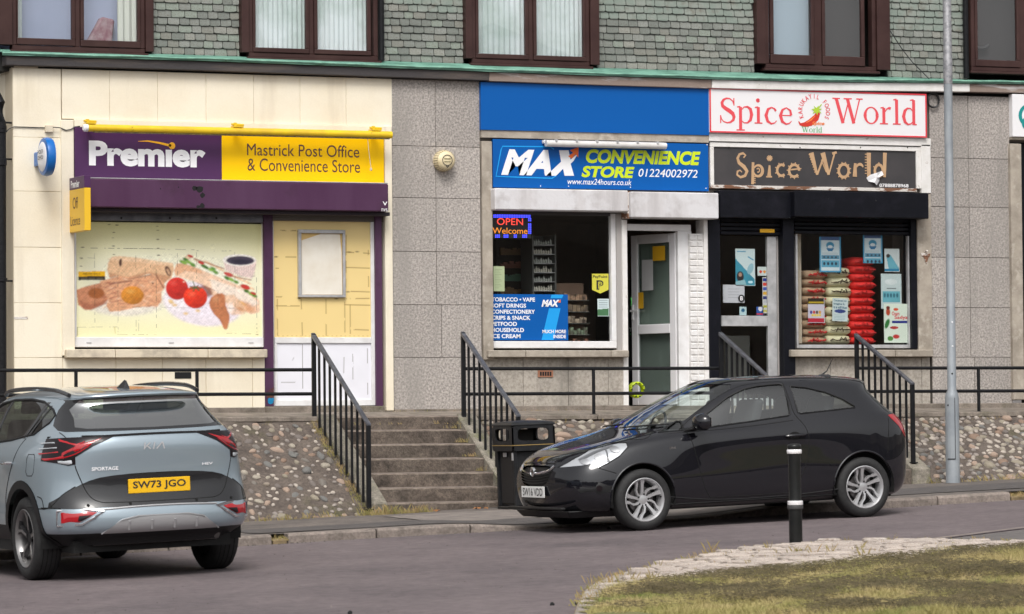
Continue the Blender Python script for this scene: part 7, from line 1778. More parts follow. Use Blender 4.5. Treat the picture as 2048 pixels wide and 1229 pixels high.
def make_wheel(parent, x, y, z, R, W, rim_r, style, side, m_rim, turn=0.0):
    """wheel about the y axis; side=+1 for the left of the car"""
    w = bpy.data.objects.new('wheel', None); COL.objects.link(w); w.parent = parent; w.location = (x, y, z); w.rotation_euler = (0, 0, turn)
    s = side; t = B(); h = W / 2
    t.lathe([(rim_r, -h * .8), (rim_r + .02, -h * .98), (R - .045, -h), (R - .012, -h * .82), (R, -h * .6), (R, h * .6), (R - .012, h * .82), (R - .045, h), (rim_r + .02, h * .98), (rim_r - .002, h * .88), (rim_r - .02, h * .5), (rim_r - .02, -h * .8)], n=48, axis='y')
    t.f = [f for f in t.f if len(f) == 4]; t.m = [0] * len(t.f); t.build('tyre', m_tyre, w, smooth=True, local=True)
    for k in range(4):      # tread grooves
        g = B(); yy = -h * .5 + k * h * .333; g.lathe([(R + .0008, yy - .004), (R + .0012, yy), (R + .0008, yy + .004)], n=40, axis='y'); g.f = [f for f in g.f if len(f) == 4]; g.m = [0] * len(g.f); g.build('tread_groove', m_gapm, w, local=True)
    b = B(); b.lathe([(rim_r - .022, -h * .7 * s), (rim_r - .022, h * .62 * s), (rim_r - .006, h * .80 * s), (rim_r + .003, h * .93 * s), (rim_r - .004, h * .96 * s), (rim_r - .018, h * .80 * s), (rim_r - .03, h * .5 * s), (rim_r - .03, -h * .7 * s)], n=48, axis='y'); b.f = [f for f in b.f if len(f) == 4]; b.m = [0] * len(b.f); b.build('rim', m_rim, w, smooth=True, local=True)
    b = B(); b.lathe([(0.001, -.02 * s), (rim_r - .03, -.02 * s), (rim_r - .03, -.05 * s)], n=32, axis='y'); b.build('brake_backing', m_under, w, local=True)
    b = B(); b.lathe([(.05, .0 * s), (rim_r * .62, .0 * s), (rim_r * .62, -.02 * s)], n=32, axis='y'); b.build('brake_disc', M('brake_disc', (.16, .15, .15), .4, metal=.6), w, local=True)
    yo = h * .80 * s; yi = h * .50 * s
    def spoke(pts, ws, mat, name, y0=yo, y1=None, dep=.03, rec=.02):
        # pts polar (r, angle) centreline
        vs = []; n = len(pts)
        for (r_, a), wd in zip(pts, ws):
            ca, sa = math.cos(a), math.sin(a); tx, tz = -sa, ca; yc = y0 - rec * s * (1 - r_ / rim_r)
            for du, dy in ((-wd / 2, -dep * s), (-wd / 2 * .8, 0), (wd / 2 * .8, 0), (wd / 2, -dep * s)): vs.append((r_ * ca + tx * du, yc + dy, r_ * sa + tz * du))
        fs = [(i * 4 + k, (i + 1) * 4 + k, (i + 1) * 4 + k + 1, i * 4 + k + 1) for i in range(n - 1) for k in range(3)] + [(0, 1, 2, 3), (n * 4 - 1, n * 4 - 2, n * 4 - 3, n * 4 - 4)]
        b = B(); b.add(vs, fs); b.build(name, mat, w, smooth=False, local=True)
    if style == 'swirl':
        for k in range(5):
            a = 2 * math.pi * k / 5 + math.pi / 2 - .1
            spoke([(.045, a), (.10, a + .02), (.15, a + .03), (rim_r - .008, a + .06)], [.034, .030, .038, .062], m_rim, 'spoke', rec=.035)
            spoke([(.045, a + .50), (.09, a + .56), (.125, a + .70), (.155, a + .90), (rim_r - .008, a + .98)], [.030, .024, .026, .030, .046], m_rim, 'spoke', rec=.035)
            b = B(); b.lathe([(.009, 0), (.009, .012 * s), (.0005, .014 * s)], (.057 * math.cos(a + .28), yo - .03 * s, .057 * math.sin(a + .28)), 8, 'y'); b.build('wheel_bolt', m_under, w, local=True)
    else:
        mdk = M('dark_alloy', (.02, .02, .022), .35, metal=.3)
        for k in range(5):
            a = 2 * math.pi * k / 5 + .3
            spoke([(.05, a), (.14, a + .03), (.20, a + .10), (rim_r - .006, a + .30)], [.05, .05, .07, .11], mdk, 'spoke', rec=.03)
            spoke([(.07, a + .08), (.16, a + .1), (.21, a - .02), (rim_r - .006, a - .16)], [.022, .026, .03, .05], m_rim, 'spoke_face', y0=yo + .004 * s, rec=.03)
    b = B(); b.lathe([(.052, -.04 * s), (.050, -.004 * s), (.034, .0), (.0005, .002 * s)], (0, yo - .026 * s, 0), 20, 'y'); b.build('hub_cap', m_rim if style == 'swirl' else m_plast, w, smooth=True, local=True)
    return w
def wheel_well(parent, x, z, r, y0, y1):
    for sg in (1, -1):
        b = B(); n = 20; vs = []
        for k in range(n + 1):
            a = math.pi * (k / n) * 1.16 - .25; vs += [(x + r * math.cos(a), sg * y0, z + r * math.sin(a)), (x + r * math.cos(a), sg * y1, z + r * math.sin(a))]
        b.add(vs, [(2 * k, 2 * k + 1, 2 * k + 3, 2 * k + 2) for k in range(n)]); c = len(b.v); b.add([(x + r * math.cos(math.pi * (k / n) * 1.16 - .25), sg * y0, z + r * math.sin(math.pi * (k / n) * 1.16 - .25)) for k in range(n + 1)], [tuple(range(n + 1))])
        b.build('wheel_arch_liner', m_under, parent, local=True, fixn=False)
def lip(parent, sk, x, z, r, rr, mat, name='arch_trim', a0=-.15, a1=3.3):
    for sg in (1, -1):
        pts = []
        for k in range(33):
            a = a0 + (a1 - a0) * k / 32; u, v = x + r * math.cos(a), z + r * math.sin(a); h, nrm = sk.hit(x + (r + .012) * math.cos(a), z + (r + .012) * math.sin(a), 'side', sg)
            if h is not None: pts.append((u, h.y - sg * .0, v))
        b = B(); b.tube(pts, rr, 6); b.build(name, mat, parent, smooth=True, local=True)
def seats(parent, xs, zb, w=.5, h=.62, y=.36):
    for x in xs:
        for sg in (1, -1):
            s = bpy.data.objects.new('seat', None); COL.objects.link(s); s.parent = parent
            b = B(); b.hexa([(x - .02, sg * y - w / 2, zb), (x + .12, sg * y - w / 2, zb), (x + .12, sg * y + w / 2, zb), (x - .02, sg * y + w / 2, zb), (x - .20, sg * y - w * .42, zb + h), (x - .10, sg * y - w * .42, zb + h), (x - .10, sg * y + w * .42, zb + h), (x - .20, sg * y + w * .42, zb + h)]); b.build('backrest', m_seat, s, bevel=.04, seg=3, local=True)
            b = B(); b.hexa([(x - .22, sg * y - .12, zb + h + .05), (x - .13, sg * y - .12, zb + h + .05), (x - .13, sg * y + .12, zb + h + .05), (x - .22, sg * y + .12, zb + h + .05), (x - .22, sg * y - .10, zb + h + .22), (x - .14, sg * y - .10, zb + h + .22), (x - .14, sg * y + .10, zb + h + .22), (x - .22, sg * y + .10, zb + h + .22)]); b.build('headrest', m_seat, s, bevel=.03, seg=3, local=True)
            b = B(); b.box(x - .05, x + .5, sg * y - w / 2, sg * y + w / 2, zb - .14, zb + .02); b.build('cushion', m_seat, s, bevel=.04, seg=2, local=True)
def place(root, pts_local, pts_world):
    """rigid pose from three ground contacts: a (origin), b (towards x axis), c"""
    a, b_, c = [Vector(p) for p in pts_world]; la, lb, lc = [Vector(p) for p in pts_local]
    X = (b_ - a).normalized(); Z = X.cross(c - a).normalized()
    if Z.z < 0: Z = -Z
    Y_ = Z.cross(X); lX = (lb - la).normalized(); lZ = Vector((0, 0, 1)); lY = lZ.cross(lX)
    Mw = Matrix((X, Y_, Z)).transposed(); Ml = Matrix((lX, lY, lZ)).transposed(); Rm = Mw @ Ml.inverted()
    root.matrix_world = Matrix.Translation(a - Rm @ la) @ Rm.to_4x4()
# ---------------------------------------------------------------- black hatchback
m_cblk = M('black_car_paint', (.006, .006, .009), .5, metal=.0, coat=1.0, spec=.06, crough=.02)
m_cblk.node_tree.nodes['Principled BSDF'].inputs['Coat IOR'].default_value = 1.62
def hatchback():
    root = thing('parked_car', 'black three door hatchback with silver alloy wheels parked at the kerb', 'car')
    fx, rx, wr = 1.2555, -1.2555, .305
    R0 = [(1.93, 0), (1.90, .42), (1.78, .68), (1.62, .76), (fx, .80), (.75, .80), (.35, .80), (-.15, .80), (-.65, .80), (rx, .78), (-1.60, .74), (-1.78, .60), (-1.84, .35), (-1.85, 0)]
    rows = []
    rows.append([(x * .99, y * .94, .20) for x, y in R0])
    rows.append([(x + (.06 if i < 3 else 0) - (.04 if i > 10 else 0), y, .225 if 3 < i < 10 else .215) for i, (x, y) in enumerate(R0)])
    a = [(2.03, 0), (2.00, .42), (1.90, .70), (1.72, .82), (fx, .868), (.75, .835), (.35, .832), (-.15, .832), (-.65, .84), (rx, .870), (-1.62, .82), (-1.87, .69), (-1.96, .40), (-1.97, 0)]
    rows.append([(*p, .30) for p in a])
    a = [(2.075, 0), (2.045, .42), (1.93, .705), (1.74, .825), (fx, .880), (.75, .852), (.35, .845), (-.15, .847), (-.65, .858), (rx, .885), (-1.64, .83), (-1.89, .70), (-1.985, .40), (-1.995, 0)]
    rows.append([(*p, z) for p, z in zip(a, [.46] * 3 + [.48] * 8 + [.5] * 3)])
    a = [(2.065, 0), (2.03, .41), (1.91, .69), (1.73, .80), (fx, .872), (.75, .846), (.35, .843), (-.15, .847), (-.65, .860), (rx, .882), (-1.65, .82), (-1.91, .69), (-1.985, .40), (-1.995, 0)]
    rows.append([(*p, z) for p, z in zip(a, [.63, .63, .63, .64, .66, .66, .67, .68, .69, .70, .70, .70, .70, .70])])
    # shoulder / bonnet leading edge
    a = [(1.99, 0, .74), (1.95, .38, .74), (1.80, .62, .765), (1.64, .72, .80), (fx, .815, .86), (.75, .846, .885), (.35, .852, .895), (-.15, .858, .91), (-.65, .870, .925), (rx, .876, .94), (-1.66, .80, .93), (-1.91, .67, .90), (-1.97, .40, .86), (-1.98, 0, .86)]
    rows.append(a)
    # bonnet outer ridge / belt
    a = [(1.86, 0, .80), (1.82, .34, .81), (1.68, .54, .835), (1.52, .64, .87), (1.14, .735, .925), (.72, .792, .935), (.35, .806, .942), (-.15, .815, .962), (-.65, .828, .985), (rx, .834, 1.01), (-1.62, .77, 1.03), (-1.83, .64, 1.0), (-1.90, .38, .98), (-1.91, 0, .98)]
    rows.append(a)
    a = [(1.45, 0, .905), (1.42, .30, .91), (1.33, .48, .925), (1.22, .575, .94), (.98, .68, .965), (.66, .745, .968), (.32, .77, .975), (-.15, .785, 1.005), (-.65, .80, 1.035), (rx, .795, 1.07), (-1.60, .74, 1.065), (-1.80, .61, 1.04), (-1.86, .36, 1.02), (-1.87, 0, 1.02)]
    rows.append(a)
    # cowl / glass base
    a = [(1.10, 0, .985), (1.08, .30, .99), (1.00, .50, .99), (.90, .62, .992), (.74, .695, .995), (.52, .735, .995), (.26, .755, 1.005), (-.15, .77, 1.03), (-.65, .78, 1.06), (rx, .765, 1.10), (-1.57, .71, 1.095), (-1.75, .585, 1.08), (-1.81, .35, 1.06), (-1.82, 0, 1.06)]
    rows.append(a)
    a = [(.76, 0, 1.165), (.74, .28, 1.163), (.67, .45, 1.155), (.58, .57, 1.15), (.46, .645, 1.145), (.30, .685, 1.145), (.08, .705, 1.15), (-.25, .715, 1.17), (-.68, .715, 1.19), (-1.17, .695, 1.205), (-1.46, .645, 1.205), (-1.635, .53, 1.20), (-1.70, .32, 1.19), (-1.71, 0, 1.19)]
    rows.append(a)
    a = [(.36, 0, 1.345), (.34, .26, 1.342), (.27, .42, 1.33), (.20, .53, 1.315), (.12, .595, 1.305), (.0, .63, 1.305), (-.14, .645, 1.31), (-.38, .655, 1.32), (-.72, .655, 1.33), (-1.10, .64, 1.325), (-1.38, .595, 1.315), (-1.53, .49, 1.31), (-1.60, .30, 1.305), (-1.61, 0, 1.305)]
    rows.append(a)
    a = [(.12, 0, 1.435), (.10, .25, 1.432), (.04, .40, 1.42), (-.02, .49, 1.405), (-.08, .545, 1.395), (-.16, .57, 1.395), (-.28, .58, 1.40), (-.46, .59, 1.405), (-.74, .59, 1.405), (-1.06, .58, 1.395), (-1.38, .545, 1.375), (-1.56, .46, 1.365), (-1.66, .28, 1.368), (-1.68, 0, 1.37)]
    rows.append(a)
    a = [(.02, 0, 1.462), (.0, .22, 1.46), (-.06, .34, 1.455), (-.12, .42, 1.447), (-.18, .46, 1.445), (-.25, .475, 1.446), (-.35, .48, 1.45), (-.5, .485, 1.453), (-.74, .485, 1.452), (-1.04, .475, 1.443), (-1.34, .44, 1.422), (-1.50, .37, 1.408), (-1.60, .23, 1.402), (-1.62, 0, 1.402)]
    rows.append(a)
    a = [(-.15, 0, 1.474), (-.16, .12, 1.474), (-.18, .2, 1.473), (-.22, .24, 1.472), (-.26, .26, 1.472), (-.32, .265, 1.473), (-.4, .27, 1.475), (-.54, .27, 1.476), (-.76, .27, 1.475), (-1.0, .265, 1.467), (-1.24, .24, 1.452), (-1.36, .2, 1.442), (-1.44, .12, 1.435), (-1.45, 0, 1.435)]
    rows.append(a)
    bm = subdivide(control_mesh(rows), 3)
    sk = Skin(bm)
    side = lambda c, n: abs(n.y) > .25 and abs(c.y) > .3
    # glass outlines, side view
    g_door = smooth_poly([(.60, .985), (.38, 1.12), (.14, 1.245), (-.06, 1.325), (-.28, 1.368), (-.46, 1.372), (-.49, 1.36), (-.485, 1.18), (-.47, 1.075), (-.42, 1.058), (.0, 1.02), (.30, .995)], 3)
    g_door = [(.69, .962), (.46, 1.10), (.37, 1.15), (.15, 1.275), (-.05, 1.350), (-.20, 1.374), (-.34, 1.382), (-.46, 1.386), (-.49, 1.376), (-.492, 1.20), (-.478, 1.08), (-.45, 1.062), (0, 1.022), (.30, .998)]
    g_tri = [(.80, .985), (.60, 1.09), (.56, 1.08), (.595, .995)]
    g_tri = [(.98, .958), (.74, 1.06), (.705, 1.055), (.73, .968)]
    g_qtr = [(-.570, 1.358), (-.74, 1.338), (-.95, 1.282), (-1.13, 1.205), (-1.25, 1.128), (-1.245, 1.112), (-1.0, 1.098), (-.60, 1.078), (-.572, 1.09)]
    for nm, g in (('side_window', g_door), ('quarter_window', g_tri), ('rear_side_window', g_qtr)):
        cx = sum(p[0] for p in g) / len(g); cz = sum(p[1] for p in g) / len(g)
        for sg in (1, -1):
            fs = cut_region(bm, g, 'side', lambda c, n, sg=sg: n.y * sg > .25 and c.y * sg > .3); take(bm, fs, nm, m_carglass, root, .006)
        sk.line('window_seal', g + [g[0]], 'side', 1, .009, m_plast, root, curve=False, both=True)
    ws = [(-.60, .992), (-.66, 1.02), (-.52, 1.36), (-.46, 1.40), (0, 1.425), (.46, 1.40), (.52, 1.36), (.66, 1.02), (.60, .992), (.3, 1.0), (0, 1.005), (-.3, 1.0)]
    fs = cut_region(bm, ws, 'end', lambda c, n: n.x > .2 and c.x > -.2 and c.z > .97); take(bm, fs, 'windscreen', m_carglass, root, .004)
    rw = [(-.55, 1.09), (-.58, 1.12), (-.46, 1.31), (-.40, 1.335), (0, 1.35), (.40, 1.335), (.46, 1.31), (.58, 1.12), (.55, 1.09), (0, 1.08)]
    fs = cut_region(bm, rw, 'end', lambda c, n: n.x < -.2 and c.x < -1.2 and c.z > 1.0); take(bm, fs, 'rear_window', m_cardark, root, .004)
    for cx in (fx, rx):
        fs = cut_region(bm, arch(cx, wr + .015, .352), 'side', lambda c, n: abs(c.y) > .55 and c.z < .8)
        fs = [f for f in fs]; bmesh.ops.delete(bm, geom=fs, context='FACES')
    # grille and lower intake at the front
    gr = smooth_poly([(-.33, .66), (0, .675), (.33, .66), (.345, .60), (.27, .50), (.12, .465), (0, .46), (-.12, .465), (-.27, .50), (-.345, .60)], 3)
    fs = cut_region(bm, gr, 'end', lambda c, n: n.x > .1 and c.x > 1.5); take(bm, fs, 'grille', m_plast, root, .025)
    for sg in (1, -1):
        lampf = [(y * sg, z) for y, z in [(.44, .685), (.60, .735), (.72, .80)]]
        hl = [(1.98, .655), (1.86, .735), (1.70, .815), (1.50, .875), (1.36, .872), (1.37, .83), (1.48, .745), (1.62, .675), (1.71, .640), (1.715, .685)]
        fs = cut_region(bm, hl, 'side', lambda c, n, sg=sg: c.y * sg > .40 and c.x > 1.15 and c.z > .6 and n.z < .93); take(bm, fs, 'headlight', m_clear, root, .004)
        sk.line('headlight_seal', hl + [hl[0]], 'side', sg, .006, m_gapm, root, curve=False)
        for (u, v, r_) in ((1.66, .74, .055), (1.50, .815, .045), (1.80, .705, .04)):
            sk.patch('lamp_reflector', [(u + r_ * math.cos(t), v + r_ * .75 * math.sin(t)) for t in np.linspace(0, 6.28, 13)[:-1]], 'side', sg, m_chrome, root, .003)
        sk.patch('lamp_divider', [(1.585, .70), (1.61, .70), (1.58, .84), (1.56, .845)], 'side', sg, M('lamp_grey', (.12, .125, .135), .3), root, .004)
        sk.patch('lamp_brow', [(1.84, .728), (1.70, .795), (1.50, .858), (1.49, .848), (1.70, .783), (1.83, .718)], 'side', sg, M('lamp_grey', (.12, .125, .135), .3), root, .004)
        fg = [(1.93, .47), (1.72, .50), (1.62, .46), (1.60, .40), (1.72, .385), (1.88, .40)]
        sk.patch('fog_lamp_recess', fg, 'side', sg, m_plast, root, .003); sk.patch('fog_lamp', [(1.72 + .03 * math.cos(t), .44 + .03 * math.sin(t)) for t in np.linspace(0, 6.28, 11)[:-1]], 'side', sg, m_darklens, root, .006)
        tl_ = [(-1.63, 1.02), (-1.72, 1.03), (-1.90, .985), (-1.99, .93), (-1.99, .78), (-1.90, .77), (-1.84, .80), (-1.76, .90), (-1.66, .985)]
        fs = cut_region(bm, tl_, 'side', lambda c, n, sg=sg: c.y * sg > .45 and c.x < -1.5 and c.z > .6); take(bm, fs, 'tail_light', m_redlens, root, -.003)
        ch = [(1.87, .80), (1.81, .82), (1.60, .885), (1.44, .925)]
    o = take(bm, list(bm.faces), 'body', m_cblk, root, 0, smooth=True)
    # panel gaps and trims
    g = lambda pts, r=.0045, ax='side', mt=m_gapm, nm='panel_gap', both=True, off=-.001: sk.line(nm, pts, ax, 1, r, mt, root, off=off, both=both)
    g([(.70, 1.07), (.71, .97), (.70, .90), (.65, .70), (.60, .50), (.55, .36), (.50, .29)]); g([(-.50, 1.38), (-.515, 1.2), (-.53, 1.08), (-.60, .95), (-.63, .80), (-.60, .60), (-.50, .40), (-.42, .29)])
    g([(.50, .288), (0, .285), (-.42, .29)]); g([(1.02, .965), (1.16, .905), (1.30, .90)]); g([(1.30, .90), (1.22, .935), (1.02, .968), (.90, .985)])
    g([(1.71, .64), (1.60, .60), (1.54, .58)]); g([(-1.62, .99), (-1.60, .88), (-1.57, .70), (-1.56, .64)])
    g([(.78, .968), (.50, 1.14), (.24, 1.28), (.02, 1.365), (-.14, 1.397), (-.46, 1.41), (-.50, 1.38)], .004)
    g([(.95, .945), (.3, .965), (-.15, .99), (-.49, 1.018)], .006, nm='belt_trim', mt=m_plast); g([(1.08, .33), (.4, .262), (-.4, .265), (-1.0, .30)], .008, nm='sill_trim', mt=m_plast)
    g([(.96, .24), (-.98, .245)], .012, nm='sill_edge', mt=m_plast)
    # grille bars, emblem, plate
    for z in (.50, .525, .55, .575): sk.line('grille_bar', [(-.31, z + .02), (-.15, z), (0, z - .004), (.15, z), (.31, z + .02)], 'end', 1, .005, m_plast, root, off=.002)
    sk.line('chrome_bar', [(-.36, .668), (-.30, .625), (-.15, .60), (0, .595), (.15, .60), (.30, .625), (.36, .668)], 'end', 1, .011, m_chrome, root, off=.006)
    sk.line('bonnet_edge', [(-.36, .69), (0, .70), (.36, .69)], 'end', 1, .006, m_gapm, root)
    h, n = sk.hit(0, .61, 'end', 1); b = B(); b.lathe([(.048, -.01), (.048, .006), (.040, .012), (.036, .006), (.001, .006)], (h.x + .012, 0, .61), 24, 'x'); b.build('emblem', m_chrome, root, smooth=True, local=True)
    b = B(); stroke(b, [(-.02, .585), (-.005, .60), (-.015, .615), (.01, .63), (.02, .62), (.005, .60), (.018, .59)], .008, 0); b.v = [(h.x + .022, x, z) for x, y, z in b.v]; b.build('badge_mark', m_plast, root, local=True, fixn=False)
    h, n = sk.hit(0, .41, 'end', 1); px_ = h.x + .02; b = B(); b.box(px_ - .01, px_, -.26, .26, .355, .466); b.build('number_plate', m_platew, root, bevel=.003, local=True)
    car_text('SW16 VDD', -.225, .225, .372, .450, lambda a, c: (px_ + .0015, a, c), m_blackp, root, bold=.012)
    b = B(); b.box(px_ - .06, px_ - .01, -.62, .62, .235, .262); b.build('front_lip', m_plast, root, bevel=.01, local=True)
    b = B(); b.hexa([(1.45, -.66, .15), (1.93, -.55, .15), (1.93, .55, .15), (1.45, .66, .15), (1.45, -.70, .22), (1.98, -.6, .22), (1.98, .6, .22), (1.45, .70, .22)]); b.build('air_dam', m_plast, root, bevel=.01, local=True)
    b = B(); b.box(-1.7, 1.6, -.62, .62, .19, .24); b.box(-.95, .95, -.74, .74, .19, .27); b.build('underbody', m_under, root, local=True)
    sk.line('bonnet_crease', [(1.80, .46), (1.5, .50), (1.2, .56)], 'top', 1, .003, m_gapm, root) if False else None
    for sg in (1, -1):
        # mirrors
        mi = bpy.data.objects.new('door_mirror', None); COL.objects.link(mi); mi.parent = root
        bm2 = bmesh.new(); bmesh.ops.create_icosphere(bm2, subdivisions=3, radius=1)
        for v in bm2.verts:
            x, y, z = v.co; v.co = Vector((.10 * x * (1 if x > 0 else .45) + .62, sg * ((.955 if sg > 0 else .89) + .135 * (abs(y) ** .8) * math.copysign(1, y)), (1.045 if sg > 0 else 1.0) + .088 * (abs(z) ** .85) * math.copysign(1, z)))
        me = bpy.data.meshes.new('mirror_housing'); bm2.to_mesh(me); bm2.free(); link_mesh('mirror_housing', me, m_cblk, mi, smooth=True, local=True)
        b = B(); b.hexa([(.62, sg * .78, .955), (.76, sg * .78, .955), (.72, sg * .90, .975), (.60, sg * .90, .975), (.62, sg * .78, .99), (.74, sg * .78, .99), (.70, sg * .92, 1.0), (.60, sg * .92, 1.0)]); b.build('mirror_stalk', m_plast, mi, bevel=.006, local=True)
        b = B(); b.hexa([(.572, sg * .86, .99), (.577, sg * .86, .99), (.577, sg * 1.05, 1.0), (.572, sg * 1.05, 1.0), (.572, sg * .86, 1.09), (.577, sg * .86, 1.09), (.577, sg * 1.05, 1.09), (.572, sg * 1.05, 1.09)]); b.build('mirror_glass', m_chrome, mi, local=True)
        # handle
        h, n = sk.hit(-.47, .865, 'side', sg); b = B(); b.tube([(-.36, h.y + sg * .012, .862), (-.40, h.y + sg * .034, .864), (-.55, h.y + sg * .034, .868), (-.585, h.y + sg * .012, .868)], [.010, .015, .015, .010], 8); b.build('door_handle', m_plast if False else m_cblk, root, smooth=True, local=True)
        sk.patch('handle_recess', [(-.47 + .065 * math.cos(t), .862 + .04 * math.sin(t)) for t in np.linspace(0, 6.28, 15)[:-1]], 'side', sg, m_gapm, root, .001)
        h, n = sk.hit(.90, .80, 'side', sg); o = car_text('LINE', -.945, -.875, .792, .812, (lambda a, c, yy=h.y + .004: (-a, yy, c)) if sg > 0 else (lambda a, c, yy=h.y - .004: (a + 1.82, yy, c)), m_chrome, root, bold=.03)
    make_wheel(root, fx, .775, wr, wr, .195, .215, 'swirl', 1, M('silver_alloy', (.50, .50, .51), .3, metal=.55)); make_wheel(root, fx, -.775, wr, wr, .195, .215, 'swirl', -1, _M['silver_alloy'])
    make_wheel(root, rx, .775, wr, wr, .195, .215, 'swirl', 1, _M['silver_alloy']); make_wheel(root, rx, -.775, wr, wr, .195, .215, 'swirl', -1, _M['silver_alloy'])
    wheel_well(root, fx, wr + .02, .35, .60, .855); wheel_well(root, rx, wr + .02, .35, .60, .86)
    lip(root, sk, fx, wr + .015, .352, .010, m_cblk); lip(root, sk, rx, wr + .015, .352, .010, m_cblk)
    # interior
    b = B(); b.box(-1.6, .95, -.70, .70, .45, .80); b.build('cabin_floor', m_under, root, local=True)
    b = B(); b.hexa([(.55, -.66, .8), (1.0, -.62, .8), (1.0, .62, .8), (.55, .66, .8), (.6, -.64, .97), (.98, -.6, .975), (.98, .6, .975), (.6, .64, .97)]); b.build('dashboard', m_seat, root, bevel=.02, local=True)
    seats(root, (-.12, -.95), .62, y=.34)
    b = B(); t_ = [(.42 + .05 * math.cos(a), .34 + .17 * math.cos(a + 1.57), .98 + .17 * math.sin(a + 1.57)) for a in np.linspace(0, 6.28, 25)]; t_ = [(.47 - .35 * (z - .98), -y, z) for x, y, z in t_]; b.tube(t_, .014, 6); b.build('steering_wheel', m_seat, root, smooth=True, local=True)
    # roof antenna, wipers, rear spoiler lip
    b = B(); b.tube([(-1.28, 0, 1.44), (-1.36, 0, 1.49), (-1.44, 0, 1.62)], [.012, .006, .003], 6); b.build('antenna', m_plast, root, smooth=True, local=True)
    for (p0, p1) in (((.15, 1.0), (.62, 1.025)), ((-.55, 1.0), (.02, 1.03))):
        pts = [sk.hit(p0[0] + (p1[0] - p0[0]) * t, p0[1] + (p1[1] - p0[1]) * t, 'end', 1)[0] for t in np.linspace(0, 1, 7)]; b = B(); b.tube([p + Vector((.012, 0, .012)) for p in pts if p], .008, 5); b.build('wiper', m_plast, root, local=True)
    return root
hb = hatchback()
YN = -8.02
def ground_at(px, py, Y): p = P(px, py, Y); return p
A_ = P(1284, 1059, -8.07); A_.z = zroad(A_.x, A_.y)
B2_ = P(1747, 1036, -8.0); B2_.z = zroad(B2_.x, B2_.y)
C2_ = A_ + Vector((0, 1.55, 0)); C2_.z = A_.z + .01
place(hb, [(1.2555, .775, 0), (-1.2555, .775, 0), (1.2555, -.775, 0)], [A_, B2_, C2_])

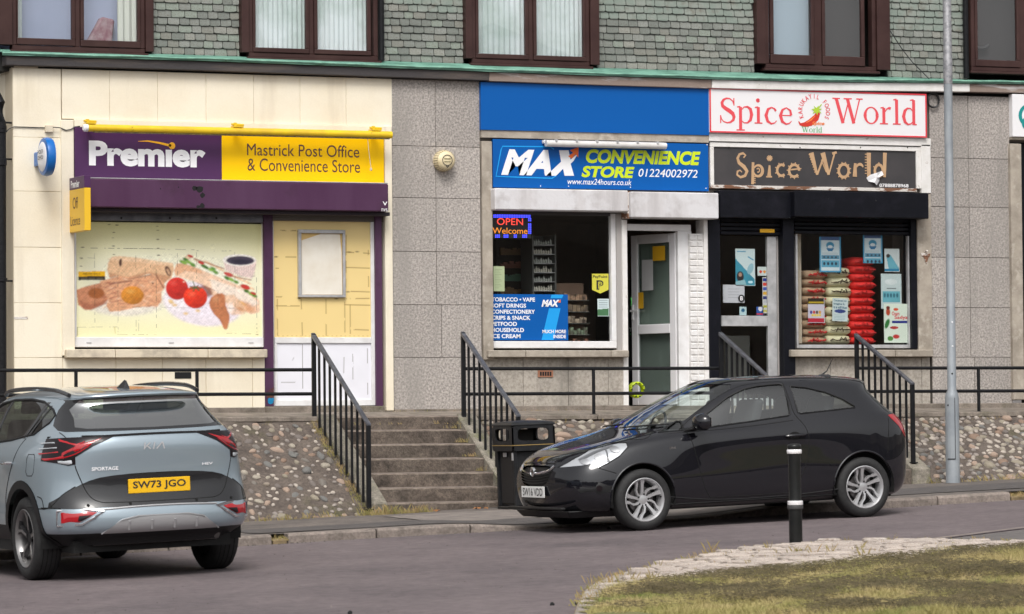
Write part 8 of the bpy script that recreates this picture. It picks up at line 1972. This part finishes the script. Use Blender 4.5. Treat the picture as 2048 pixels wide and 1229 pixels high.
# ---------------------------------------------------------------- blue grey SUV seen from behind
m_suv = M('blue_grey_car_paint', (.30, .365, .415), .33, metal=.45, coat=1.0, crough=.02)
m_gblk = M('gloss_black_trim', (.012, .012, .014), .25, coat=.6)
m_silv = M('satin_silver_trim', (.42, .42, .43), .35, metal=.5)
def suv():
    root = thing('suv', 'blue grey SUV seen from behind with yellow number plate on the road at the left', 'car')
    fx, rx, wr = 1.34, -1.34, .355
    R0 = [(2.10, 0), (2.07, .45), (1.95, .74), (1.75, .84), (fx, .87), (.85, .87), (.3, .87), (-.3, .87), (-.85, .87), (rx, .86), (-1.80, .82), (-2.02, .70), (-2.10, .42), (-2.11, 0)]
    rows = [[(x * .99, y * .93, .30) for x, y in R0], [(x, y, .33 if 3 < i < 10 else .355) for i, (x, y) in enumerate(R0)]]
    a = [(2.20, 0), (2.17, .46), (2.04, .76), (1.82, .89), (fx, .925), (.85, .905), (.3, .90), (-.3, .90), (-.85, .905), (rx, .93), (-1.84, .90), (-2.12, .79), (-2.235, .46), (-2.25, 0)]
    rows.append([(*p, z) for p, z in zip(a, [.42] * 4 + [.42] * 6 + [.40, .40, .40, .40])])
    a = [(2.24, 0), (2.21, .46), (2.07, .77), (1.84, .895), (fx, .935), (.85, .915), (.3, .91), (-.3, .91), (-.85, .918), (rx, .94), (-1.86, .915), (-2.15, .81), (-2.275, .46), (-2.29, 0)]
    rows.append([(*p, z) for p, z in zip(a, [.52] * 10 + [.50, .48, .47, .47])])
    a = [(2.24, 0), (2.21, .46), (2.07, .77), (1.84, .895), (fx, .935), (.85, .918), (.3, .915), (-.3, .915), (-.85, .922), (rx, .94), (-1.86, .92), (-2.14, .82), (-2.27, .46), (-2.285, 0)]
    rows.append([(*p, z) for p, z in zip(a, [.62] * 10 + [.60, .59, .585, .585])])
    a = [(2.22, 0), (2.19, .46), (2.06, .76), (1.83, .88), (fx, .93), (.85, .92), (.3, .918), (-.3, .92), (-.85, .925), (rx, .938), (-1.84, .91), (-2.09, .80), (-2.19, .46), (-2.205, 0)]
    rows.append([(*p, z) for p, z in zip(a, [.74] * 10 + [.73, .70, .69, .69])])
    a = [(2.17, 0, .88), (2.14, .44, .88), (2.02, .72, .89), (1.80, .84, .90), (fx, .905, .91), (.85, .918, .92), (.3, .92, .92), (-.3, .92, .93), (-.85, .925, .94), (rx, .932, .94), (-1.83, .89, .93), (-2.08, .77, .92), (-2.18, .45, .92), (-2.195, 0, .92)]
    rows.append(a)
    a = [(2.0, 0, .98), (1.96, .42, .98), (1.86, .67, .99), (1.66, .79, 1.0), (fx - .1, .86, 1.01), (.80, .895, 1.02), (.3, .905, 1.03), (-.3, .908, 1.05), (-.85, .912, 1.07), (rx, .912, 1.08), (-1.83, .87, 1.08), (-2.10, .745, 1.09), (-2.21, .45, 1.10), (-2.225, 0, 1.10)]
    rows.append(a)
    a = [(1.55, 0, 1.06), (1.52, .38, 1.06), (1.44, .60, 1.06), (1.32, .72, 1.06), (1.06, .80, 1.07), (.70, .85, 1.08), (.25, .87, 1.09), (-.3, .875, 1.11), (-.85, .875, 1.14), (rx, .87, 1.17), (-1.82, .825, 1.19), (-2.07, .70, 1.20), (-2.18, .44, 1.205), (-2.20, 0, 1.205)]
    rows.append(a)
    a = [(1.12, 0, 1.13), (1.10, .34, 1.13), (1.03, .56, 1.13), (.94, .67, 1.125), (.80, .76, 1.12), (.54, .815, 1.12), (.18, .835, 1.12), (-.3, .84, 1.14), (-.85, .84, 1.17), (rx, .825, 1.21), (-1.76, .775, 1.25), (-1.97, .665, 1.27), (-2.08, .42, 1.275), (-2.10, 0, 1.275)]
    rows.append(a)
    a = [(.80, 0, 1.30), (.78, .32, 1.30), (.72, .50, 1.295), (.64, .61, 1.29), (.53, .69, 1.29), (.34, .745, 1.29), (.05, .765, 1.30), (-.36, .77, 1.31), (-.86, .768, 1.33), (-1.30, .75, 1.35), (-1.66, .70, 1.37), (-1.83, .60, 1.38), (-1.93, .38, 1.39), (-1.945, 0, 1.39)]
    rows.append(a)
    a = [(.44, 0, 1.48), (.42, .30, 1.48), (.37, .46, 1.47), (.30, .56, 1.46), (.20, .635, 1.455), (.06, .675, 1.46), (-.12, .69, 1.465), (-.42, .695, 1.475), (-.86, .69, 1.485), (-1.24, .675, 1.485), (-1.56, .635, 1.48), (-1.72, .55, 1.495), (-1.80, .34, 1.505), (-1.815, 0, 1.505)]
    rows.append(a)
    a = [(.20, 0, 1.57), (.18, .27, 1.57), (.12, .42, 1.56), (.05, .51, 1.55), (-.02, .575, 1.545), (-.12, .60, 1.548), (-.26, .615, 1.552), (-.50, .62, 1.558), (-.86, .618, 1.562), (-1.22, .608, 1.556), (-1.58, .59, 1.54), (-1.84, .56, 1.535), (-1.93, .34, 1.55), (-1.95, 0, 1.555)]
    rows.append(a)
    a = [(.06, 0, 1.595), (.05, .22, 1.594), (.0, .34, 1.59), (-.06, .42, 1.585), (-.12, .46, 1.583), (-.22, .475, 1.586), (-.36, .48, 1.592), (-.56, .485, 1.598), (-.86, .483, 1.60), (-1.18, .475, 1.593), (-1.50, .46, 1.578), (-1.74, .42, 1.566), (-1.84, .27, 1.570), (-1.86, 0, 1.572)]
    rows.append(a)
    a = [(-.12, 0, 1.61), (-.13, .12, 1.61), (-.16, .2, 1.609), (-.2, .24, 1.608), (-.26, .26, 1.608), (-.34, .265, 1.61), (-.44, .27, 1.613), (-.6, .27, 1.617), (-.86, .27, 1.618), (-1.12, .265, 1.611), (-1.38, .25, 1.598), (-1.56, .22, 1.590), (-1.66, .13, 1.586), (-1.68, 0, 1.586)]
    rows.append(a)
    bm = subdivide(control_mesh(rows), 3); sk = Skin(bm)
    # glass
    sw = [(.62, 1.13), (.40, 1.27), (.12, 1.41), (-.12, 1.49), (-.45, 1.52), (-.9, 1.525), (-1.22, 1.505), (-1.50, 1.44), (-1.60, 1.39), (-1.585, 1.33), (-1.40, 1.235), (-.9, 1.185), (-.3, 1.15), (.2, 1.13)]
    for sg in (1, -1):
        fs = cut_region(bm, sw, 'side', lambda c, n, sg=sg: n.y * sg > .2 and c.y * sg > .3); take(bm, fs, 'side_window', m_cardark if sg < 0 else glassmat('side_tint', (.22, .24, .23), extra=.10), root, .006)
    sk.line('window_seal', sw + [sw[0]], 'side', 1, .012, m_plast, root, curve=False, both=True)
    for (x0, z0, x1, z1) in ((-.28, 1.14, -.34, 1.52), (-1.12, 1.2, -1.30, 1.50), (-1.24, 1.21, -1.42, 1.47)):
        for sg in (1, -1): sk.patch('window_pillar', [(x0, z0), (x0 - .09, z0), (x1 - .075, z1), (x1, z1)] if x0 > -1.2 else [(x0, z0), (x0 - .035, z0), (x1 - .035, z1), (x1, z1)], 'side', sg, m_gblk, root, .002)
    ws = [(-.68, 1.14), (-.72, 1.18), (-.54, 1.50), (-.48, 1.54), (0, 1.56), (.48, 1.54), (.54, 1.50), (.72, 1.18), (.68, 1.14), (0, 1.15)]
    fs = cut_region(bm, ws, 'end', lambda c, n: n.x > .2 and c.x > -.2 and c.z > 1.1); take(bm, fs, 'windscreen', glassmat('green_screen', (.55, .70, .58), extra=.04), root, .004)
    # black surround then glass of the tailgate
    rwo = smooth_poly([(-.735, 1.265), (-.70, 1.36), (-.60, 1.50), (-.54, 1.520), (0, 1.530), (.54, 1.520), (.60, 1.50), (.70, 1.36), (.735, 1.265), (.60, 1.252), (0, 1.245), (-.60, 1.252)], 2)
    rwi = [(-.63, 1.29), (-.60, 1.37), (-.60, 1.44), (-.52, 1.51), (0, 1.52), (.52, 1.51), (.60, 1.44), (.60, 1.37), (.63, 1.29), (.55, 1.275), (0, 1.268), (-.55, 1.275)]
    cr = lambda c, n: n.x < -.1 and c.x < -1.4
    fs = cut_region(bm, rwi, 'end', lambda c, n: cr(c, n) and c.z > 1.2 and c.z < 1.56); take(bm, fs, 'rear_window', glassmat('rear_glass', (.45, .5, .5), extra=.52), root, .003)
    fs = cut_region(bm, rwo, 'end', lambda c, n: cr(c, n) and c.z > 1.2 and c.z < 1.56); take(bm, fs, 'window_surround', m_gblk, root, 0)
    for cx in (fx, rx):
        fs = cut_region(bm, arch(cx, wr + .02, .405), 'side', lambda c, n: abs(c.y) > .6 and c.z < .95); bmesh.ops.delete(bm, geom=fs, context='FACES')
        for sg in (1, -1): fs = cut_region(bm, arch(cx, wr + .02, .475, 36), 'side', lambda c, n: c.y * sg > .6 and c.z < 1.0); take(bm, fs, 'arch_cladding', m_plast, root, -.006)
    for sg in (1, -1): fs = cut_region(bm, [(.95, .30), (.9, .46), (-.88, .46), (-.95, .30), (-.9, .2), (.9, .2)], 'side', lambda c, n: c.y * sg > .7 and c.z < .5); take(bm, fs, 'sill_cladding', m_plast, root, -.004)
    # black lower tail panel, silver skid
    bp = smooth_poly([(-.885, .622), (-.80, .73), (-.66, .815), (-.50, .868), (-.25, .888), (0, .892), (.25, .888), (.50, .868), (.66, .815), (.80, .73), (.885, .622), (.5, .617), (0, .615), (-.5, .617)], 2)
    fs = cut_region(bm, bp, 'end', lambda c, n: n.x < -.02 and c.x < -1.8); take(bm, fs, 'tail_panel', m_gblk, root, -.001)
    skd = [(-.52, .405), (-.36, .51), (-.22, .535), (.22, .535), (.36, .51), (.52, .405)]
    fs = cut_region(bm, skd, 'end', lambda c, n: n.x < .2 and c.x < -1.8); take(bm, fs, 'skid_plate', m_silv, root, -.008)
    fs = cut_region(bm, [(-1, .405), (1, .405), (1, .28), (-1, .28)], 'end', lambda c, n: c.x < -1.75 and n.x < .3); take(bm, fs, 'lower_valance', m_plast, root, 0)
    # lamps
    tl = [(.36, 1.207), (.60, 1.208), (.74, 1.205), (.90, 1.19), (.99, 1.06), (.95, 1.04), (.74, .975), (.69, .985), (.69, 1.045), (.55, 1.13)]
    for sg in (1, -1):
        pl = [(y * sg, z) for y, z in tl]
        fs = cut_region(bm, pl, 'end', lambda c, n, sg=sg: c.x < -1.72 and c.y * sg > .3 and c.z > .9); take(bm, fs, 'tail_light', m_darklens, root, -.004)
        sk.line('lamp_outline', [(y * sg, z) for y, z in [(.40, 1.208), (.60, 1.212), (.80, 1.208)]], 'end', -1, .010, m_gapm, root, off=.002, curve=False)
        for poly, mt, nm in (([(.47, 1.190), (.765, 1.193), (.765, 1.174), (.60, 1.170), (.70, 1.112), (.77, 1.082), (.775, 1.058), (.67, 1.094), (.56, 1.152)], m_redlens, 'red_signature'), ([(.765, 1.06), (.87, 1.035), (.86, 1.02), (.76, 1.035)], m_redlens, 'red_signature'), ([(.715, 1.02), (.80, 1.015), (.80, .998), (.74, .985), (.712, .99)], m_clear, 'clear_lens'), ([(.79, 1.17), (.84, 1.165), (.84, 1.155), (.79, 1.16)], m_clear, 'lamp_element'), ([(.79, 1.13), (.86, 1.12), (.86, 1.11), (.79, 1.12)], m_clear, 'lamp_element'), ([(.79, 1.095), (.87, 1.08), (.87, 1.068), (.79, 1.083)], m_redlens, 'lamp_element')):
            sk.patch(nm, [(y * sg, z) for y, z in poly], 'end', -1, mt, root, .008)
        sk.line('red_strip', [(y * sg, z) for y, z in [(.56, 1.15), (.66, 1.085), (.74, 1.05), (.86, 1.022)]], 'end', -1, .007, m_redlens, root, off=.004)
        fr = [(.84, .60), (.62, .604), (.50, .585), (.58, .54), (.68, .485), (.84, .475)]
        sk.patch('rear_reflector', [(y * sg, z) for y, z in [(.82, .588), (.64, .592), (.56, .58), (.62, .545), (.70, .505), (.82, .50)]], 'end', -1, m_redlens, root, .006)
        sk.line('chrome_surround', [(y * sg, z) for y, z in fr + [fr[0]]], 'end', -1, .011, m_chrome, root, off=.006, curve=False)
        sk.patch('reflector_shade', [(y * sg, z) for y, z in [(.70, .555), (.60, .56), (.62, .55), (.68, .515), (.71, .515)]], 'end', -1, m_darklens, root, .010)
    body_faces = list(bm.faces); take(bm, body_faces, 'body', m_suv, root, 0)
    L = lambda nm, pts, r, mt, off=.0, ax='end', sg=-1, cv=True, both=False: sk.line(nm, pts, ax, sg, r, mt, root, off=off, curve=cv, both=both)
    L('garnish', [(-.45, 1.208), (-.2, 1.212), (0, 1.213), (.2, 1.212), (.45, 1.208)], .011, m_gblk, .002)
    L('chrome_strip', [(.50, .602), (.25, .612), (0, .615), (-.25, .612), (-.50, .602)], .009, m_silv, .003)
    L('skid_edge', skd, .007, m_silv, .010, cv=False)
    for y in (-.30, -.10, .10, .30):
        L('skid_rib', [(y, .50), (y, .43)], .013, m_silv, .010, cv=False)
    L('tailgate_gap', [(.735, 1.25), (.71, 1.15), (.70, 1.0), (.66, .86), (.60, .72), (.52, .665), (.40, .655), (0, .652), (-.40, .655), (-.52, .665), (-.60, .72), (-.66, .86), (-.70, 1.0), (-.71, 1.15), (-.735, 1.25)], .0048, m_gapm, -.001)
    L('bumper_gap', [(.93, .63), (.885, .622), (.80, .73), (.70, .80)], .005, m_gapm, -.001); L('bumper_gap', [(-.93, .63), (-.885, .622), (-.80, .73), (-.70, .80)], .005, m_gapm, -.001)
    for y in (.62, .27, -.32, -.66): sk.patch('parking_sensor', [(y + .013 * math.cos(t), .64 + .013 * math.sin(t)) for t in np.linspace(0, 6.28, 9)[:-1]], 'end', -1, m_gapm, root, .004)
    for pts in ([(-1.84, .63), (-1.80, .70), (-1.72, .72)], [(-1.25, 1.20), (-1.16, 1.05), (-1.02, .86), (-.93, .70), (-.90, .46)], [(-.33, 1.15), (-.33, .8), (-.34, .46)], [(.62, 1.12), (.66, .9), (.64, .5)]): L('panel_gap', pts, .005, m_gapm, -.001, 'side', 1, both=True)
    L('bumper_gap', [(-1.80, .625), (-1.95, .625), (-2.05, .622)], .006, m_gapm, 0, 'side', 1, both=True)
    L('fuel_flap_gap', [(-1.60, 1.07), (-1.48, 1.07), (-1.46, 1.04), (-1.46, .92), (-1.49, .89), (-1.59, .89), (-1.62, .92), (-1.62, 1.04), (-1.60, 1.07)], .0035, m_gapm, 0, 'side', 1, cv=False)
    # spoiler bright edge, aerial, rails
    b = B(); pts = []
    for y in np.linspace(-.60, .60, 21):
        h, n = sk.hit(y, 1.545 - .018 * (abs(y) / .6) ** 3, 'end', -1)
        if h is not None: pts.append(h + Vector((-.004, 0, .0)))
    b.tube(pts, .009, 6); b.build('spoiler_lip', m_suv, root, smooth=True, local=True)
    b = B(); b.add([(-1.32, -.035, 1.60), (-1.32, .035, 1.60), (-1.50, .03, 1.585), (-1.50, -.03, 1.585), (-1.44, 0, 1.672), (-1.49, 0, 1.665)], [(0, 1, 4), (1, 2, 5, 4), (2, 3, 5), (3, 0, 4, 5)]); b.build('shark_fin_aerial', m_gblk, root, bevel=.006, local=True)
    for sg in (1, -1):
        b = B(); pts = [(.05, sg * .575, 1.56), (-.05, sg * .58, 1.59), (-.4, sg * .60, 1.608), (-.9, sg * .605, 1.613), (-1.3, sg * .595, 1.602), (-1.5, sg * .585, 1.583), (-1.66, sg * .575, 1.555)]; pts = open_curve(pts, 4); b.tube(pts, .019, 8); b.build('roof_rail', m_gblk, root, smooth=True, local=True)
        h, n = sk.hit(-1.02, .98, 'side', sg); b = B(); b.tube([(-.90, h.y + sg * .01, .985), (-.94, h.y + sg * .035, .99), (-1.10, h.y + sg * .035, .995), (-1.14, h.y + sg * .01, .995)], [.01, .014, .014, .01], 8); b.build('door_handle', m_chrome, root, smooth=True, local=True)
        mi = bpy.data.objects.new('door_mirror', None); COL.objects.link(mi); mi.parent = root
        b = B(); b.lathe([(.001, -.10), (.06, -.08), (.085, 0), (.07, .08), (.001, .10)], (.72, sg * 1.0, 1.16), 14, 'y'); b.build('mirror_housing', m_suv, mi, smooth=True, local=True)
    # emblem strokes
    def em_line(nm, pts, w_, mt, x_off=.004):
        b = B(); q_ = [sk.hit(y, z, 'end', -1)[0] for y, z in pts]; x0 = min(h.x for h in q_ if h) - x_off
        stroke(b, pts, w_, 0); b.v = [(x0, y, z) for y, _, z in b.v]; b.build(nm, mt, root, local=True, fixn=False)
    mb_ = M('badge_silver', (.60, .60, .62), .3, metal=.4)
    Z0 = 1.085; H_ = .058
    for pts in ([(.122, Z0), (.114, Z0 + H_)], [(.118, Z0 + .012), (.068, Z0 + H_ * .96)], [(.098, Z0 + .030), (.066, Z0 + .002)], [(.042, Z0), (.028, Z0 + H_)], [(.014, Z0 + .002), (-.040, Z0 + H_ * .98)], [(-.040, Z0 + H_), (-.056, Z0)]): em_line('badge_letter', pts, .0105, mb_)
    bx_ = sk.hit(.55, .90, 'end', -1)[0]
    def rear_fn(y0, x0, slope=0): return lambda a, c: (x0 + slope * (a - y0), -a, c)
    h1 = sk.hit(.58, .935, 'end', -1)[0]; h2 = sk.hit(.36, .935, 'end', -1)[0]
    car_text('SPORTAGE', -.57, -.35, .925, .955, lambda a, c: sk.hit(-a, c, 'end', -1)[0] + Vector((-.006, 0, 0)), m_wprint, root, bold=.02)
    h1b = sk.hit(-.47, .95, 'end', -1)[0]; car_text('HEV', .40, .50, .93, .95, lambda a, c: sk.hit(-a, c, 'end', -1)[0] + Vector((-.006, 0, 0)), m_wprint, root, bold=.02)
    xp_ = sk.hit(0, .79, 'end', -1)[0].x - .014
    b = B(); b.box(xp_, xp_ + .012, -.275, .275, .722, .842); b.build('number_plate', m_platey, root, bevel=.003, local=True)
    car_text('SW73 JGO', -.235, .235, .745, .822, lambda a, c: (xp_ - .002, -a, c), m_blackp, root, bold=.02)
    b = B(); b.hexa([(-2.02, -.60, .29), (-1.6, -.60, .29), (-1.6, .55, .29), (-2.02, .55, .29), (-2.08, -.60, .38), (-1.6, -.60, .38), (-1.6, .55, .38), (-2.08, .55, .38)]); b.build('exhaust_box', M('dull_exhaust', (.16, .155, .15), .5, metal=.5), root, bevel=.03, seg=2, local=True)
    b = B(); b.box(-2.0, 2.0, -.70, .70, .24, .34); b.box(-.95, .95, -.86, .86, .24, .34); b.tube([(rx, -.7, .33), (rx - .05, 0, .27), (rx, .7, .33)], .05, 8); b.build('underbody', m_under, root, local=True)
    ma = M('machined_alloy', (.22, .215, .215), .3, metal=.6)
    for x, y, s in ((fx, .80, 1), (fx, -.80, -1), (rx, .80, 1), (rx, -.80, -1)): make_wheel(root, x, y, wr, wr, .235, .248, 'blade', s, ma)
    wheel_well(root, fx, wr + .02, .40, .62, .90); wheel_well(root, rx, wr + .02, .40, .62, .90)
    b = B(); b.box(-1.9, 1.2, -.78, .78, .50, .62); b.box(-1.95, -1.0, -.70, .70, .62, .95); b.build('cabin_floor', m_under, root, local=True)
    b = B(); b.hexa([(.75, -.72, .9), (1.2, -.66, .9), (1.2, .66, .9), (.75, .72, .9), (.8, -.7, 1.12), (1.15, -.6, 1.12), (1.15, .6, 1.12), (.8, .7, 1.12)]); b.build('dashboard', m_seat, root, local=True)
    seats(root, (.05, -.95), .72, w=.52, h=.62, y=.38)
    return root
sv = suv()
A_ = P(88, 1158, -10.28); 
t_ = rz(77, 1160)
fwd = Vector((math.cos(math.radians(91.5)), math.sin(math.radians(91.5)), 0)); rgt = Vector((fwd.y, -fwd.x, 0))
C2_ = t_ + rgt * 1.60; B2_ = t_ + fwd * 2.68
for v in (t_, C2_, B2_): v.z = zroad(v.x, max(v.y, -12))
place(sv, [(-1.34, .80, 0), (1.34, .80, 0), (-1.34, -.80, 0)], [t_, B2_, C2_])
sv.matrix_world = Matrix.Translation(t_) @ Matrix.Scale(1.03, 4) @ Matrix.Translation(-t_) @ sv.matrix_world
